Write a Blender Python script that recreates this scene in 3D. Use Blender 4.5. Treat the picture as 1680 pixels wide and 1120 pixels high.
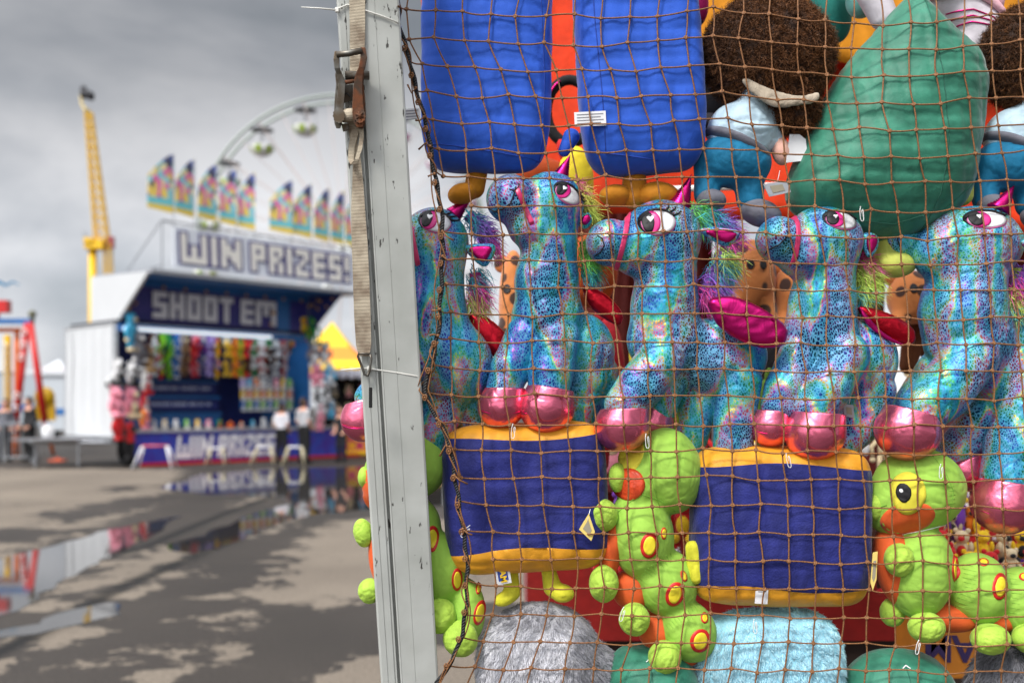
import bpy, bmesh, math, random
import numpy as np
from mathutils import Vector, Matrix
from mathutils.bvhtree import BVHTree
R = math.radians
rng = np.random.default_rng(7); random.seed(7)
for o in list(bpy.data.objects): bpy.data.objects.remove(o)
C = bpy.context.scene.collection
F, HX, HY, H = 1633.33, 840.0, 667.0, 1.5        # focal length in photo pixels, principal column, horizon row, eye height

# ------------------------------------------------------------------ camera, sky, sun, exposure
cam = bpy.data.objects.new('camera', bpy.data.cameras.new('camera')); C.objects.link(cam)
cam.location = (0, 0, H); cam.rotation_euler = (R(90), 0, 0)
cam.data.lens = 35; cam.data.sensor_width = 36; cam.data.shift_y = (HY-560)/1680
cam.data.clip_start = .05; cam.data.clip_end = 3000
cam.data.dof.use_dof = True; cam.data.dof.focus_distance = 1.54; cam.data.dof.aperture_fstop = 3.3
bpy.context.scene.camera = cam
sc = bpy.context.scene
sc.view_settings.view_transform = 'Standard'; sc.view_settings.look = 'None'
sc.view_settings.exposure = 0.0; sc.view_settings.gamma = 1.0
W = bpy.data.worlds.new('World'); sc.world = W; W.use_nodes = True
SUN_ROT = (R(40), 0, R(-34)); SUNV = tuple(-(Matrix.Rotation(SUN_ROT[2], 3, 'Z') @ Matrix.Rotation(SUN_ROT[0], 3, 'X') @ Vector((0, 0, -1))))
def build_world():
    nt = W.node_tree; nt.nodes.clear(); N = nt.nodes.new; L = nt.links.new
    out = N('ShaderNodeOutputWorld'); bg = N('ShaderNodeBackground'); bg.inputs[1].default_value = .1
    sky = N('ShaderNodeTexSky'); sky.sky_type = 'NISHITA'; sky.sun_disc = False
    sky.sun_elevation = R(50); sky.sun_rotation = math.atan2(SUNV[0], SUNV[1])
    tc = N('ShaderNodeTexCoord'); mp = N('ShaderNodeMapping'); mp.inputs['Scale'].default_value = (1.5, 1.5, 3.2)
    mp.inputs['Location'].default_value = (.35, .2, .1)
    L(tc.outputs['Generated'], mp.inputs[0])
    n1 = N('ShaderNodeTexNoise'); n1.inputs['Scale'].default_value = 1.9; n1.inputs['Detail'].default_value = 6; n1.inputs['Roughness'].default_value = .5
    n1.inputs['Distortion'].default_value = .25
    L(mp.outputs[0], n1.inputs['Vector'])
    rp = N('ShaderNodeValToRGB'); e = rp.color_ramp.elements
    e[0].position = .36; e[0].color = (.56, .61, .66, 1); e[1].position = .62; e[1].color = (1.32, 1.32, 1.34, 1)
    k = e.new(.47); k.color = (.84, .87, .92, 1)
    L(n1.outputs['Fac'], rp.inputs[0])
    sx = N('ShaderNodeSeparateXYZ'); L(tc.outputs['Generated'], sx.inputs[0])
    # brightness of the cloud deck by height above the horizon (thin cloud overhead, a heavy dark bank in front)
    n2 = N('ShaderNodeTexNoise'); n2.inputs['Scale'].default_value = 2.2; n2.inputs['Detail'].default_value = 3; L(tc.outputs['Generated'], n2.inputs['Vector'])
    ad = N('ShaderNodeMath'); ad.operation = 'MULTIPLY_ADD'; ad.inputs[1].default_value = .16; L(n2.outputs['Fac'], ad.inputs[0]); L(sx.outputs['Z'], ad.inputs[2])
    rz = N('ShaderNodeValToRGB'); z = rz.color_ramp.elements
    for p, v in ((.08, 1.02), (.22, .98), (.33, .68), (.39, .54), (.52, .47), (.72, 1.0)):
        if p == .08: q = z[0]; q.position = p
        elif p == .72: q = z[-1]; q.position = p
        else: q = z.new(p)
        q.color = (v, v, v*1.01, 1)
    L(ad.outputs[0], rz.inputs[0])
    mul = N('ShaderNodeMix'); mul.data_type = 'RGBA'; mul.blend_type = 'MULTIPLY'; mul.inputs[0].default_value = 1
    L(rp.outputs[0], mul.inputs[6]); L(rz.outputs[0], mul.inputs[7])
    # bright sky lobe added around the sun, behind the viewer, for directional shading
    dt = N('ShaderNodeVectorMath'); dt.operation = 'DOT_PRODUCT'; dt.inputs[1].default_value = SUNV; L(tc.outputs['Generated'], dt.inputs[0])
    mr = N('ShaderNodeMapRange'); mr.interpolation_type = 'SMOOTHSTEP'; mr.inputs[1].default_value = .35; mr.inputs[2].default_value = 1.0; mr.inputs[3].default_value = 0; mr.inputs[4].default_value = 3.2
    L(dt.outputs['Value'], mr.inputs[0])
    # unseen sky behind the viewer, dimmed to deepen the shading on the toys
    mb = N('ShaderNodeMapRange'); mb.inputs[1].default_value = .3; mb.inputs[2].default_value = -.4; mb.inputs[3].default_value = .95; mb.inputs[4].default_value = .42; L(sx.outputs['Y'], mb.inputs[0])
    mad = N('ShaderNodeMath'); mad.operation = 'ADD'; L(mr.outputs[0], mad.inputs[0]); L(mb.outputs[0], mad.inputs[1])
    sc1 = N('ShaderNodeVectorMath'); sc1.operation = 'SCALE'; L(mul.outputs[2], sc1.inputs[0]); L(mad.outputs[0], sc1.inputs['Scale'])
    sc2 = N('ShaderNodeVectorMath'); sc2.operation = 'SCALE'; sc2.inputs['Scale'].default_value = 8.3; L(sc1.outputs[0], sc2.inputs[0])
    mix = N('ShaderNodeMix'); mix.data_type = 'RGBA'; mix.inputs[0].default_value = .93
    L(sky.outputs[0], mix.inputs[6]); L(sc2.outputs[0], mix.inputs[7]); L(mix.outputs[2], bg.inputs[0]); L(bg.outputs[0], out.inputs[0])
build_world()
sd = bpy.data.lights.new('sun', 'SUN'); sd.energy = 3.1; sd.angle = R(12); sd.color = (1, .96, .9)
sun = bpy.data.objects.new('sun', sd); C.objects.link(sun); sun.rotation_euler = SUN_ROT

# ------------------------------------------------------------------ coordinates
def P(px, py, d): return Vector(((px-HX)*d/F, d, H+(HY-py)*d/F))
def srgb(r, g, b):
    f = lambda c: (c/255/12.92) if c/255 <= .04045 else ((c/255+.055)/1.055)**2.4
    return (f(r), f(g), f(b))

# ------------------------------------------------------------------ materials
def newmat(name):
    m = bpy.data.materials.new(name); m.use_nodes = True
    nt = m.node_tree; return m, nt, nt.nodes.new, nt.links.new, nt.nodes['Principled BSDF']
def mat(name, col, rough=.8, metal=0, bump=0, bscale=200, var=0, vscale=12, sheen=0, spec=.5, col2=None, detail=4, bdist=.002):
    m, nt, N, L, b = newmat(name)
    b.inputs['Base Color'].default_value = (*col, 1); b.inputs['Roughness'].default_value = rough; b.inputs['Metallic'].default_value = metal
    b.inputs['Specular IOR Level'].default_value = spec
    if sheen: b.inputs['Sheen Weight'].default_value = sheen; b.inputs['Sheen Roughness'].default_value = .4
    tc = N('ShaderNodeTexCoord')
    if bump:
        n = N('ShaderNodeTexNoise'); n.inputs['Scale'].default_value = bscale; n.inputs['Detail'].default_value = detail; L(tc.outputs['Object'], n.inputs['Vector'])
        bp = N('ShaderNodeBump'); bp.inputs['Strength'].default_value = bump; bp.inputs['Distance'].default_value = bdist; L(n.outputs['Fac'], bp.inputs['Height']); L(bp.outputs[0], b.inputs['Normal'])
    if var or col2:
        n = N('ShaderNodeTexNoise'); n.inputs['Scale'].default_value = vscale; n.inputs['Detail'].default_value = 6; L(tc.outputs['Object'], n.inputs['Vector'])
        r = N('ShaderNodeValToRGB'); r.color_ramp.elements[0].position = .35; r.color_ramp.elements[1].position = .65
        c2 = col2 or tuple(max(0, c*(1-var)) for c in col)
        r.color_ramp.elements[0].color = (*c2, 1); r.color_ramp.elements[1].color = (*[min(1, c*(1+var*.3)) for c in col], 1)
        L(n.outputs['Fac'], r.inputs[0]); L(r.outputs[0], b.inputs['Base Color'])
    return m
_mc = {}
def cm(name, rgb, **k):
    if name not in _mc: _mc[name] = mat(name, srgb(*rgb), **k)
    return _mc[name]
def fabric(name, rgb, wr=.4, fine=.3, rough=.75, sheen=.12, var=.08, wscale=18, wdist=.006, fscale=900, streak=None):
    """plush cloth: soft folds, fine nap, faint blotches"""
    m, nt, N, L, b = newmat(name); c = srgb(*rgb)
    b.inputs['Roughness'].default_value = rough; b.inputs['Sheen Weight'].default_value = sheen; b.inputs['Sheen Roughness'].default_value = .35; b.inputs['Specular IOR Level'].default_value = .3
    tc = N('ShaderNodeTexCoord')
    mp = N('ShaderNodeMapping'); mp.inputs['Scale'].default_value = streak or (1, 1, 1); L(tc.outputs['Object'], mp.inputs[0])
    n1 = N('ShaderNodeTexNoise'); n1.inputs['Scale'].default_value = wscale; n1.inputs['Detail'].default_value = 5; n1.inputs['Distortion'].default_value = .8; L(mp.outputs[0], n1.inputs['Vector'])
    n2 = N('ShaderNodeTexNoise'); n2.inputs['Scale'].default_value = fscale; n2.inputs['Detail'].default_value = 2; L(tc.outputs['Object'], n2.inputs['Vector'])
    b1 = N('ShaderNodeBump'); b1.inputs['Strength'].default_value = wr; b1.inputs['Distance'].default_value = wdist; L(n1.outputs['Fac'], b1.inputs['Height'])
    b2 = N('ShaderNodeBump'); b2.inputs['Strength'].default_value = fine; b2.inputs['Distance'].default_value = .0011; L(n2.outputs['Fac'], b2.inputs['Height']); L(b1.outputs[0], b2.inputs['Normal'])
    L(b2.outputs[0], b.inputs['Normal'])
    n3 = N('ShaderNodeTexNoise'); n3.inputs['Scale'].default_value = 30; n3.inputs['Detail'].default_value = 6; L(mp.outputs[0], n3.inputs['Vector'])
    r = N('ShaderNodeValToRGB'); r.color_ramp.elements[0].position = .35; r.color_ramp.elements[1].position = .7
    r.color_ramp.elements[0].color = (*[x*(1-var*2) for x in c], 1); r.color_ramp.elements[1].color = (*[min(1, x*(1+var)) for x in c], 1)
    L(n3.outputs['Fac'], r.inputs[0]); L(r.outputs[0], b.inputs['Base Color'])
    return m
def foil(name, rgb, rough=.22, wr=.5, wscale=28):
    m, nt, N, L, b = newmat(name); b.inputs['Base Color'].default_value = (*srgb(*rgb), 1); b.inputs['Metallic'].default_value = .85; b.inputs['Roughness'].default_value = rough
    tc = N('ShaderNodeTexCoord'); n = N('ShaderNodeTexNoise'); n.inputs['Scale'].default_value = wscale; n.inputs['Detail'].default_value = 4; n.inputs['Distortion'].default_value = 1.5; L(tc.outputs['Object'], n.inputs['Vector'])
    n2 = N('ShaderNodeTexNoise'); n2.inputs['Scale'].default_value = wscale*5; n2.inputs['Detail'].default_value = 3; L(tc.outputs['Object'], n2.inputs['Vector'])
    bp = N('ShaderNodeBump'); bp.inputs['Strength'].default_value = wr; bp.inputs['Distance'].default_value = .005; L(n.outputs['Fac'], bp.inputs['Height'])
    b2 = N('ShaderNodeBump'); b2.inputs['Strength'].default_value = .07; b2.inputs['Distance'].default_value = .001; L(n2.outputs['Fac'], b2.inputs['Height']); L(bp.outputs[0], b2.inputs['Normal'])
    L(b2.outputs[0], b.inputs['Normal']); return m
def holo_mat():
    """snakeskin foil print: pale blue net of cloth between little metallic scales whose hue drifts through the rainbow"""
    m, nt, N, L, b = newmat('holographic_snakeskin')
    tc = N('ShaderNodeTexCoord')
    oi = N('ShaderNodeObjectInfo')
    # slow warp field for direction of cells
    w = N('ShaderNodeTexNoise'); w.inputs['Scale'].default_value = 9; w.inputs['Detail'].default_value = 1; L(tc.outputs['Object'], w.inputs['Vector'])
    wa = N('ShaderNodeVectorMath'); wa.operation = 'MULTIPLY_ADD'; wa.inputs[1].default_value = (.045, .045, .045); L(w.outputs['Color'], wa.inputs[0]); L(tc.outputs['Object'], wa.inputs[2])
    mp = N('ShaderNodeMapping'); mp.inputs['Scale'].default_value = (285, 245, 175); mp.inputs['Rotation'].default_value = (0, .5, 0); L(wa.outputs[0], mp.inputs[0])
    v = N('ShaderNodeTexVoronoi'); v.feature = 'DISTANCE_TO_EDGE'; v.inputs['Scale'].default_value = 1; v.inputs['Randomness'].default_value = .8; L(mp.outputs[0], v.inputs['Vector'])
    v2 = N('ShaderNodeTexVoronoi'); v2.feature = 'F1'; v2.inputs['Scale'].default_value = 1; v2.inputs['Randomness'].default_value = .8; L(mp.outputs[0], v2.inputs['Vector'])
    edge = N('ShaderNodeMapRange'); edge.inputs[1].default_value = .09; edge.inputs[2].default_value = .15; L(v.outputs['Distance'], edge.inputs[0])
    # hue: a noise band + the surface direction (as foil shifts) + a little per scale
    geo = N('ShaderNodeNewGeometry')
    hn = N('ShaderNodeTexNoise'); hn.inputs['Scale'].default_value = 15; hn.inputs['Detail'].default_value = 1.5; hn.inputs['Distortion'].default_value = .6
    mp2 = N('ShaderNodeMapping'); mp2.inputs['Scale'].default_value = (1.7, 1, .5); mp2.inputs['Rotation'].default_value = (0, -.6, 0); L(tc.outputs['Object'], mp2.inputs[0])
    sh = N('ShaderNodeVectorMath'); sh.operation = 'SCALE'; sh.inputs['Scale'].default_value = 7; rr = N('ShaderNodeCombineXYZ'); L(oi.outputs['Random'], rr.inputs[0]); L(rr.outputs[0], sh.inputs[0])
    ad = N('ShaderNodeVectorMath'); ad.operation = 'ADD'; L(mp2.outputs[0], ad.inputs[0]); L(sh.outputs[0], ad.inputs[1]); L(ad.outputs[0], hn.inputs['Vector'])
    sn = N('ShaderNodeSeparateXYZ'); L(geo.outputs['Normal'], sn.inputs[0])
    s1 = N('ShaderNodeMath'); s1.operation = 'MULTIPLY_ADD'; s1.inputs[1].default_value = 2.9; L(hn.outputs['Fac'], s1.inputs[0])
    s2 = N('ShaderNodeMath'); s2.operation = 'MULTIPLY'; s2.inputs[1].default_value = .22; L(sn.outputs['Z'], s2.inputs[0]); L(s2.outputs[0], s1.inputs[2])
    sc_ = N('ShaderNodeSeparateColor'); L(v2.outputs['Color'], sc_.inputs[0])
    s3 = N('ShaderNodeMath'); s3.operation = 'MULTIPLY_ADD'; s3.inputs[1].default_value = .12; L(sc_.outputs[0], s3.inputs[0]); L(s1.outputs[0], s3.inputs[2])
    fr = N('ShaderNodeMath'); fr.operation = 'FRACT'; L(s3.outputs[0], fr.inputs[0])
    r = N('ShaderNodeValToRGB'); e = r.color_ramp.elements; r.color_ramp.interpolation = 'LINEAR'
    cols = [(0, (30, 90, 185)), (.10, (60, 60, 170)), (.20, (140, 80, 205)), (.32, (245, 110, 195)), (.41, (250, 130, 110)), (.49, (250, 225, 100)), (.58, (110, 220, 110)), (.68, (30, 160, 140)), (.80, (40, 175, 215)), (.92, (30, 80, 165)), (1, (30, 90, 185))]
    e[0].position = 0; e[0].color = (*srgb(*cols[0][1]), 1); e[1].position = 1; e[1].color = (*srgb(*cols[-1][1]), 1)
    for p, c in cols[1:-1]: q = e.new(p); q.color = (*srgb(*c), 1)
    L(fr.outputs[0], r.inputs[0])
    # brightness of the scales varies widely: many are near navy
    dk = N('ShaderNodeTexNoise'); dk.inputs['Scale'].default_value = 15; dk.inputs['Detail'].default_value = 2; L(ad.outputs[0], dk.inputs['Vector'])
    dr = N('ShaderNodeMapRange'); dr.inputs[1].default_value = .40; dr.inputs[2].default_value = .62; dr.inputs[3].default_value = .22; dr.inputs[4].default_value = .90; L(dk.outputs['Fac'], dr.inputs[0])
    mm = N('ShaderNodeVectorMath'); mm.operation = 'SCALE'; L(r.outputs[0], mm.inputs[0]); L(dr.outputs[0], mm.inputs['Scale'])
    webn = N('ShaderNodeTexNoise'); webn.inputs['Scale'].default_value = 14; L(ad.outputs[0], webn.inputs['Vector'])
    wr = N('ShaderNodeValToRGB'); wr.color_ramp.elements[0].position = .38; wr.color_ramp.elements[0].color = (*srgb(50, 148, 180), 1); wr.color_ramp.elements[1].position = .62; wr.color_ramp.elements[1].color = (*srgb(108, 178, 214), 1); L(webn.outputs['Fac'], wr.inputs[0])
    mx = N('ShaderNodeMix'); mx.data_type = 'RGBA'; L(edge.outputs[0], mx.inputs[0]); wt = N('ShaderNodeMix'); wt.data_type = 'RGBA'; tf = N('ShaderNodeMapRange'); tf.inputs[1].default_value = .45; tf.inputs[2].default_value = .68; tf.inputs[3].default_value = .14; tf.inputs[4].default_value = .26; L(dk.outputs['Fac'], tf.inputs[0]); L(tf.outputs[0], wt.inputs[0]); L(wr.outputs[0], wt.inputs[6]); L(r.outputs[0], wt.inputs[7]); L(wt.outputs[2], mx.inputs[6]); L(mm.outputs[0], mx.inputs[7]); L(mx.outputs[2], b.inputs['Base Color'])
    mt = N('ShaderNodeMath'); mt.operation = 'MULTIPLY'; mt.inputs[1].default_value = .6; L(edge.outputs[0], mt.inputs[0]); L(mt.outputs[0], b.inputs['Metallic'])
    rg = N('ShaderNodeMapRange'); rg.inputs[3].default_value = .5; rg.inputs[4].default_value = .34; L(edge.outputs[0], rg.inputs[0]); L(rg.outputs[0], b.inputs['Roughness'])
    wn = N('ShaderNodeTexNoise'); wn.inputs['Scale'].default_value = 30; wn.inputs['Detail'].default_value = 3; L(tc.outputs['Object'], wn.inputs['Vector'])
    b1 = N('ShaderNodeBump'); b1.inputs['Strength'].default_value = .45; b1.inputs['Distance'].default_value = .006; L(wn.outputs['Fac'], b1.inputs['Height'])
    b2 = N('ShaderNodeBump'); b2.inputs['Strength'].default_value = .3; b2.inputs['Distance'].default_value = .0008; L(v.outputs['Distance'], b2.inputs['Height']); L(b1.outputs[0], b2.inputs['Normal']); L(b2.outputs[0], b.inputs['Normal'])
    return m
def vcol_mat(name, rough=.7, sheen=.3):
    m, nt, N, L, b = newmat(name); a = N('ShaderNodeAttribute'); a.attribute_name = 'Col'; L(a.outputs['Color'], b.inputs['Base Color'])
    b.inputs['Roughness'].default_value = rough; b.inputs['Sheen Weight'].default_value = sheen; return m

# ------------------------------------------------------------------ mesh helpers
def link(o, parent=None):
    C.objects.link(o)
    if parent is not None: o.parent = parent
    return o
def mesh_np(name, v, faces, m, parent=None, smooth=True, col=None):
    me = bpy.data.meshes.new(name); v = np.asarray(v, np.float32)
    fl = [np.asarray(f, np.int32) for f in (faces if isinstance(faces, (list, tuple)) and len(faces) and isinstance(faces[0], np.ndarray) and faces[0].ndim == 2 else [np.asarray(faces)])]
    fl = [f for f in fl if len(f)]
    me.vertices.add(len(v)); me.vertices.foreach_set('co', v.ravel())
    li = np.concatenate([f.ravel() for f in fl]); cnt = np.concatenate([np.full(len(f), f.shape[1]) for f in fl]).astype(np.int32)
    me.loops.add(len(li)); me.loops.foreach_set('vertex_index', li.astype(np.int32))
    st = np.concatenate([[0], np.cumsum(cnt)[:-1]]).astype(np.int32)
    me.polygons.add(len(cnt)); me.polygons.foreach_set('loop_start', st); me.polygons.foreach_set('loop_total', cnt)
    me.update(calc_edges=True); me.validate()
    if smooth: me.polygons.foreach_set('use_smooth', np.ones(len(me.polygons), bool))
    if col is not None:
        a = me.color_attributes.new('Col', 'FLOAT_COLOR', 'POINT'); c4 = np.ones((len(v), 4), np.float32); c4[:, :3] = col; a.data.foreach_set('color', c4.ravel())
    me.materials.append(m); return link(bpy.data.objects.new(name, me), parent)
def tag(o, label=None, cat=None, group=None, kind=None):
    if label: o['label'] = label
    if cat: o['category'] = cat
    if group: o['group'] = group
    if kind: o['kind'] = kind
    return o
def empty(name, loc=(0, 0, 0), rz=0, parent=None):
    o = bpy.data.objects.new(name, None); o.empty_display_size = .1; o.location = loc; o.rotation_euler = (0, 0, rz); return link(o, parent)
class MB:
    """collects simple shapes into one mesh"""
    def __init__(s): s.v = []; s.f = []
    def _add(s, vs, fs):
        n = len(s.v); s.v += [tuple(q) for q in vs]; s.f += [tuple(i+n for i in f) for f in fs]; return s
    def box(s, c, d, M=None, bev=0):
        x, y, z = [q/2 for q in d]; c = Vector(c)
        vs = [Vector((i*x, j*y, k*z)) for i in (-1, 1) for j in (-1, 1) for k in (-1, 1)]
        if M is not None: vs = [M @ q for q in vs]
        return s._add([q+c for q in vs], [(0, 1, 3, 2), (4, 6, 7, 5), (0, 4, 5, 1), (2, 3, 7, 6), (0, 2, 6, 4), (1, 5, 7, 3)])
    def prism(s, pts, ext):
        """polygon pts (3-D) extruded by vector ext"""
        n = len(pts); e = Vector(ext); p = [Vector(q) for q in pts]
        return s._add(p+[q+e for q in p], [tuple(range(n))[::-1], tuple(range(n, 2*n))]+[(i, (i+1) % n, n+(i+1) % n, n+i) for i in range(n)])
    def tube(s, pts, r, n=8, cap=True, closed=False):
        p = [Vector(q) for q in pts]; m = len(p); rr = r if isinstance(r, (list, tuple)) else [r]*m; vs = []; prev = None
        for i in range(m):
            a = p[(i-1) % m] if (i or closed) else p[0]; b = p[(i+1) % m] if (i < m-1 or closed) else p[-1]
            t = (b-a); t = t.normalized() if t.length > 1e-9 else Vector((0, 0, 1))
            if prev is None:
                u = t.orthogonal().normalized()
            else:
                u = (prev-t*prev.dot(t)); u = u.normalized() if u.length > 1e-6 else t.orthogonal().normalized()
            prev = u; w = t.cross(u)
            vs += [p[i]+(u*math.cos(2*math.pi*k/n)+w*math.sin(2*math.pi*k/n))*rr[i] for k in range(n)]
        fs = []
        for i in range(m if closed else m-1):
            j = (i+1) % m
            fs += [(i*n+k, i*n+(k+1) % n, j*n+(k+1) % n, j*n+k) for k in range(n)]
        if cap and not closed: fs += [tuple(range(n))[::-1], tuple((m-1)*n+k for k in range(n))]
        return s._add(vs, fs)
    def ball(s, c, r, nu=12, nv=8, M=None):
        r = (r, r, r) if not hasattr(r, '__len__') else r; c = Vector(c); vs = []
        for j in range(1, nv):
            a = math.pi*j/nv
            for i in range(nu):
                b = 2*math.pi*i/nu; q = Vector((r[0]*math.sin(a)*math.cos(b), r[1]*math.sin(a)*math.sin(b), r[2]*math.cos(a))); vs.append((M @ q if M is not None else q)+c)
        t = Vector((0, 0, r[2])); t = M @ t if M is not None else t; vs += [c+t, c-t]; T = len(vs)-2
        fs = [(j*nu+i, (j+1)*nu+i, (j+1)*nu+(i+1) % nu, j*nu+(i+1) % nu) for j in range(nv-2) for i in range(nu)]
        fs += [(T, i, (i+1) % nu) for i in range(nu)]+[(T+1, (nv-2)*nu+(i+1) % nu, (nv-2)*nu+i) for i in range(nu)]
        return s._add(vs, fs)
    def lathe(s, c, prof, n=20, a0=0, a1=2*math.pi):
        c = Vector(c); vs = []; full = abs(a1-a0-2*math.pi) < 1e-6; nn = n if full else n+1
        for r, z in prof:
            for i in range(nn):
                a = a0+(a1-a0)*i/n; vs.append(c+Vector((r*math.cos(a), r*math.sin(a), z)))
        fs = [(j*nn+i, j*nn+(i+1) % nn, (j+1)*nn+(i+1) % nn, (j+1)*nn+i) for j in range(len(prof)-1) for i in range(n if full else n)]
        return s._add(vs, fs)
    def build(s, name, m, parent=None, smooth=False, bevel=0):
        me = bpy.data.meshes.new(name); me.from_pydata(s.v, [], s.f); me.validate(); me.materials.append(m)
        if smooth: me.polygons.foreach_set('use_smooth', [True]*len(me.polygons))
        o = link(bpy.data.objects.new(name, me), parent)
        if bevel:
            b = o.modifiers.new('bevel', 'BEVEL'); b.width = bevel; b.segments = 2; b.limit_method = 'ANGLE'
        return o
# ---- signed distance shapes, meshed with surface nets (numpy)
def snets(f, lo, hi, h):
    lo = np.asarray(lo, float); n = np.maximum(4, np.ceil((np.asarray(hi)-lo)/h).astype(int)+1)
    ax = [(lo[i]+h*np.arange(n[i])).astype(np.float32) for i in range(3)]
    X, Y, Z = np.meshgrid(*ax, indexing='ij', sparse=True)
    D = f(X, Y, Z); D = np.broadcast_to(D, tuple(n)).astype(np.float32)
    S = D < 0; c = [slice(0, -1), slice(1, None)]
    shp = tuple(n-1); acc = np.zeros(shp+(3,), np.float32); cnt = np.zeros(shp, np.float32)
    for a in range(3):
        o1, o2 = [(1, 2), (0, 2), (0, 1)][a]
        for i in (0, 1):
            for j in (0, 1):
                s0 = [None]*3; s1 = [None]*3; s0[a] = c[0]; s1[a] = c[1]; s0[o1] = s1[o1] = c[i]; s0[o2] = s1[o2] = c[j]
                d0 = D[tuple(s0)]; d1 = D[tuple(s1)]; x = (d0 < 0) != (d1 < 0); w = np.nonzero(x)
                t = d0[w]/(d0[w]-d1[w]); acc[w+(np.full(len(t), a),)] += t
                if i: acc[w+(np.full(len(t), o1),)] += 1
                if j: acc[w+(np.full(len(t), o2),)] += 1
                cnt[w] += 1
    m = cnt > 0; idx = np.full(shp, -1, np.int64); idx[m] = np.arange(m.sum()); w = np.argwhere(m)
    V = lo+h*(w+acc[m]/cnt[m][:, None]); faces = []
    for a in range(3):
        o1, o2 = [(1, 2), (2, 0), (0, 1)][a]
        s0 = [slice(None)]*3; s1 = [slice(None)]*3; s0[a] = c[0]; s1[a] = c[1]
        x = S[tuple(s0)] != S[tuple(s1)]; e = np.argwhere(x); e = e[(e[:, o1] > 0) & (e[:, o2] > 0) & (e[:, o1] < n[o1]-1) & (e[:, o2] < n[o2]-1)]
        sg = S[tuple(e.T)]
        def cell(di, dj):
            q = e.copy(); q[:, o1] += di; q[:, o2] += dj; return idx[tuple(q.T)]
        q = np.stack([cell(-1, -1), cell(0, -1), cell(0, 0), cell(-1, 0)], 1); q[~sg] = q[~sg][:, ::-1]; faces.append(q)
    return V, np.concatenate(faces)
def T3(p): return np.array((p[0], p[2] if len(p) > 2 else 0., -p[1]), float)      # photo px, py, depth -> local x, y, z
def cone(a, b, ra, rb):
    A, B = T3(a), T3(b); lo = np.minimum(A-ra, B-rb); hi = np.maximum(A+ra, B+rb); d = B-A; dd = max(1e-6, d@d)
    def f(X, Y, Z):
        x, y, z = X-A[0], Y-A[1], Z-A[2]; t = np.clip((x*d[0]+y*d[1]+z*d[2])/dd, 0, 1)
        return np.sqrt((x-t*d[0])**2+(y-t*d[1])**2+(z-t*d[2])**2)-(ra+(rb-ra)*t)
    return f, lo, hi
def ell(c, r, ang=0, tilt=0):
    A = T3(c); m = max(r); ca, sa = math.cos(R(ang)), math.sin(R(ang)); ct, st = math.cos(R(tilt)), math.sin(R(tilt))
    def f(X, Y, Z):
        x, y, z = X-A[0], Y-A[1], Z-A[2]; x, z = x*ca+z*sa, -x*sa+z*ca
        if tilt: x, y = x*ct+y*st, -x*st+y*ct
        k0 = np.sqrt((x/r[0])**2+(y/r[1])**2+(z/r[2])**2); k1 = np.sqrt((x/r[0]**2)**2+(y/r[1]**2)**2+(z/r[2]**2)**2)+1e-9
        return k0*(k0-1)/k1
    return f, A-m, A+m
def rbox(c, r, n=4, ang=0, bulge=0):
    A = T3(c); m = max(r)*1.15; ca, sa = math.cos(R(ang)), math.sin(R(ang))
    def f(X, Y, Z):
        x, y, z = X-A[0], Y-A[1], Z-A[2]; x, z = x*ca+z*sa, -x*sa+z*ca
        return (((np.abs(x)/r[0])**n+(np.abs(y)/r[1])**2.4+(np.abs(z)/r[2])**n)**(1/n)-1)*min(r)
    return f, A-m, A+m
def padf(poly, y0, T, w, flat=.5):
    """stuffed flat shape with the outline poly (px,py) centred at depth y0, half thickness T"""
    Q = np.array([(p[0], -p[1]) for p in poly], float); n = len(Q)
    lo = np.array((Q[:, 0].min(), y0-T, Q[:, 1].min()))-3; hi = np.array((Q[:, 0].max(), y0+T, Q[:, 1].max()))+3
    def f(X, Y, Z):
        x = X[:, 0, :][:, None, :] if X.ndim == 3 else X; d = None; s = np.ones(np.broadcast(X, Z).shape)
        X2, Z2 = np.broadcast_arrays(X, Z); d = np.full(X2.shape, 1e9); ins = np.zeros(X2.shape, bool)
        for i in range(n):
            a, b = Q[i], Q[(i+1) % n]; e = b-a; wx, wz = X2-a[0], Z2-a[1]; t = np.clip((wx*e[0]+wz*e[1])/(e@e+1e-9), 0, 1)
            d = np.minimum(d, (wx-t*e[0])**2+(wz-t*e[1])**2)
            c = ((a[1] > Z2) != (b[1] > Z2)) & (X2 < e[0]*(Z2-a[1])/(e[1]+1e-12)+a[0]); ins ^= c
        d = np.sqrt(d); dd = np.where(ins, d, 0); h = T*np.sqrt(np.clip(1-(1-np.clip(dd/w, 0, 1))**2, 0, 1))
        return np.where(ins, (np.abs(Y-y0)-h)*.8, np.maximum(d, np.abs(Y-y0)))
    return f, lo, hi
def smooth_poly(p, it=2):
    for _ in range(it):
        q = []
        for i in range(len(p)):
            a, b = p[i], p[(i+1) % len(p)]; q += [(a[0]*.75+b[0]*.25, a[1]*.75+b[1]*.25), (a[0]*.25+b[0]*.75, a[1]*.25+b[1]*.75)]
        p = q
    return p
def union(prims, k=8):
    def f(X, Y, Z):
        d = None
        for g, _, _ in prims:
            e = g(X, Y, Z)
            if d is None: d = e
            elif k > 0:
                h = np.clip(k-np.abs(d-e), 0, None)/k; d = np.minimum(d, e)-h*h*k*.25
            else: d = np.minimum(d, e)
        return d
    lo = np.min([p[1] for p in prims], 0)-6; hi = np.max([p[2] for p in prims], 0)+6
    return f, lo, hi
def noise3(V, s, seed=0):
    """cheap smooth pseudo-noise from summed sines"""
    r = np.random.default_rng(seed); o = np.zeros(len(V))
    for i in range(9):
        k = r.normal(size=3)*s*(1+.35*i); o += np.sin(V@k+r.uniform(0, 6.28))/(1+.3*i)
    return o/4
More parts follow.
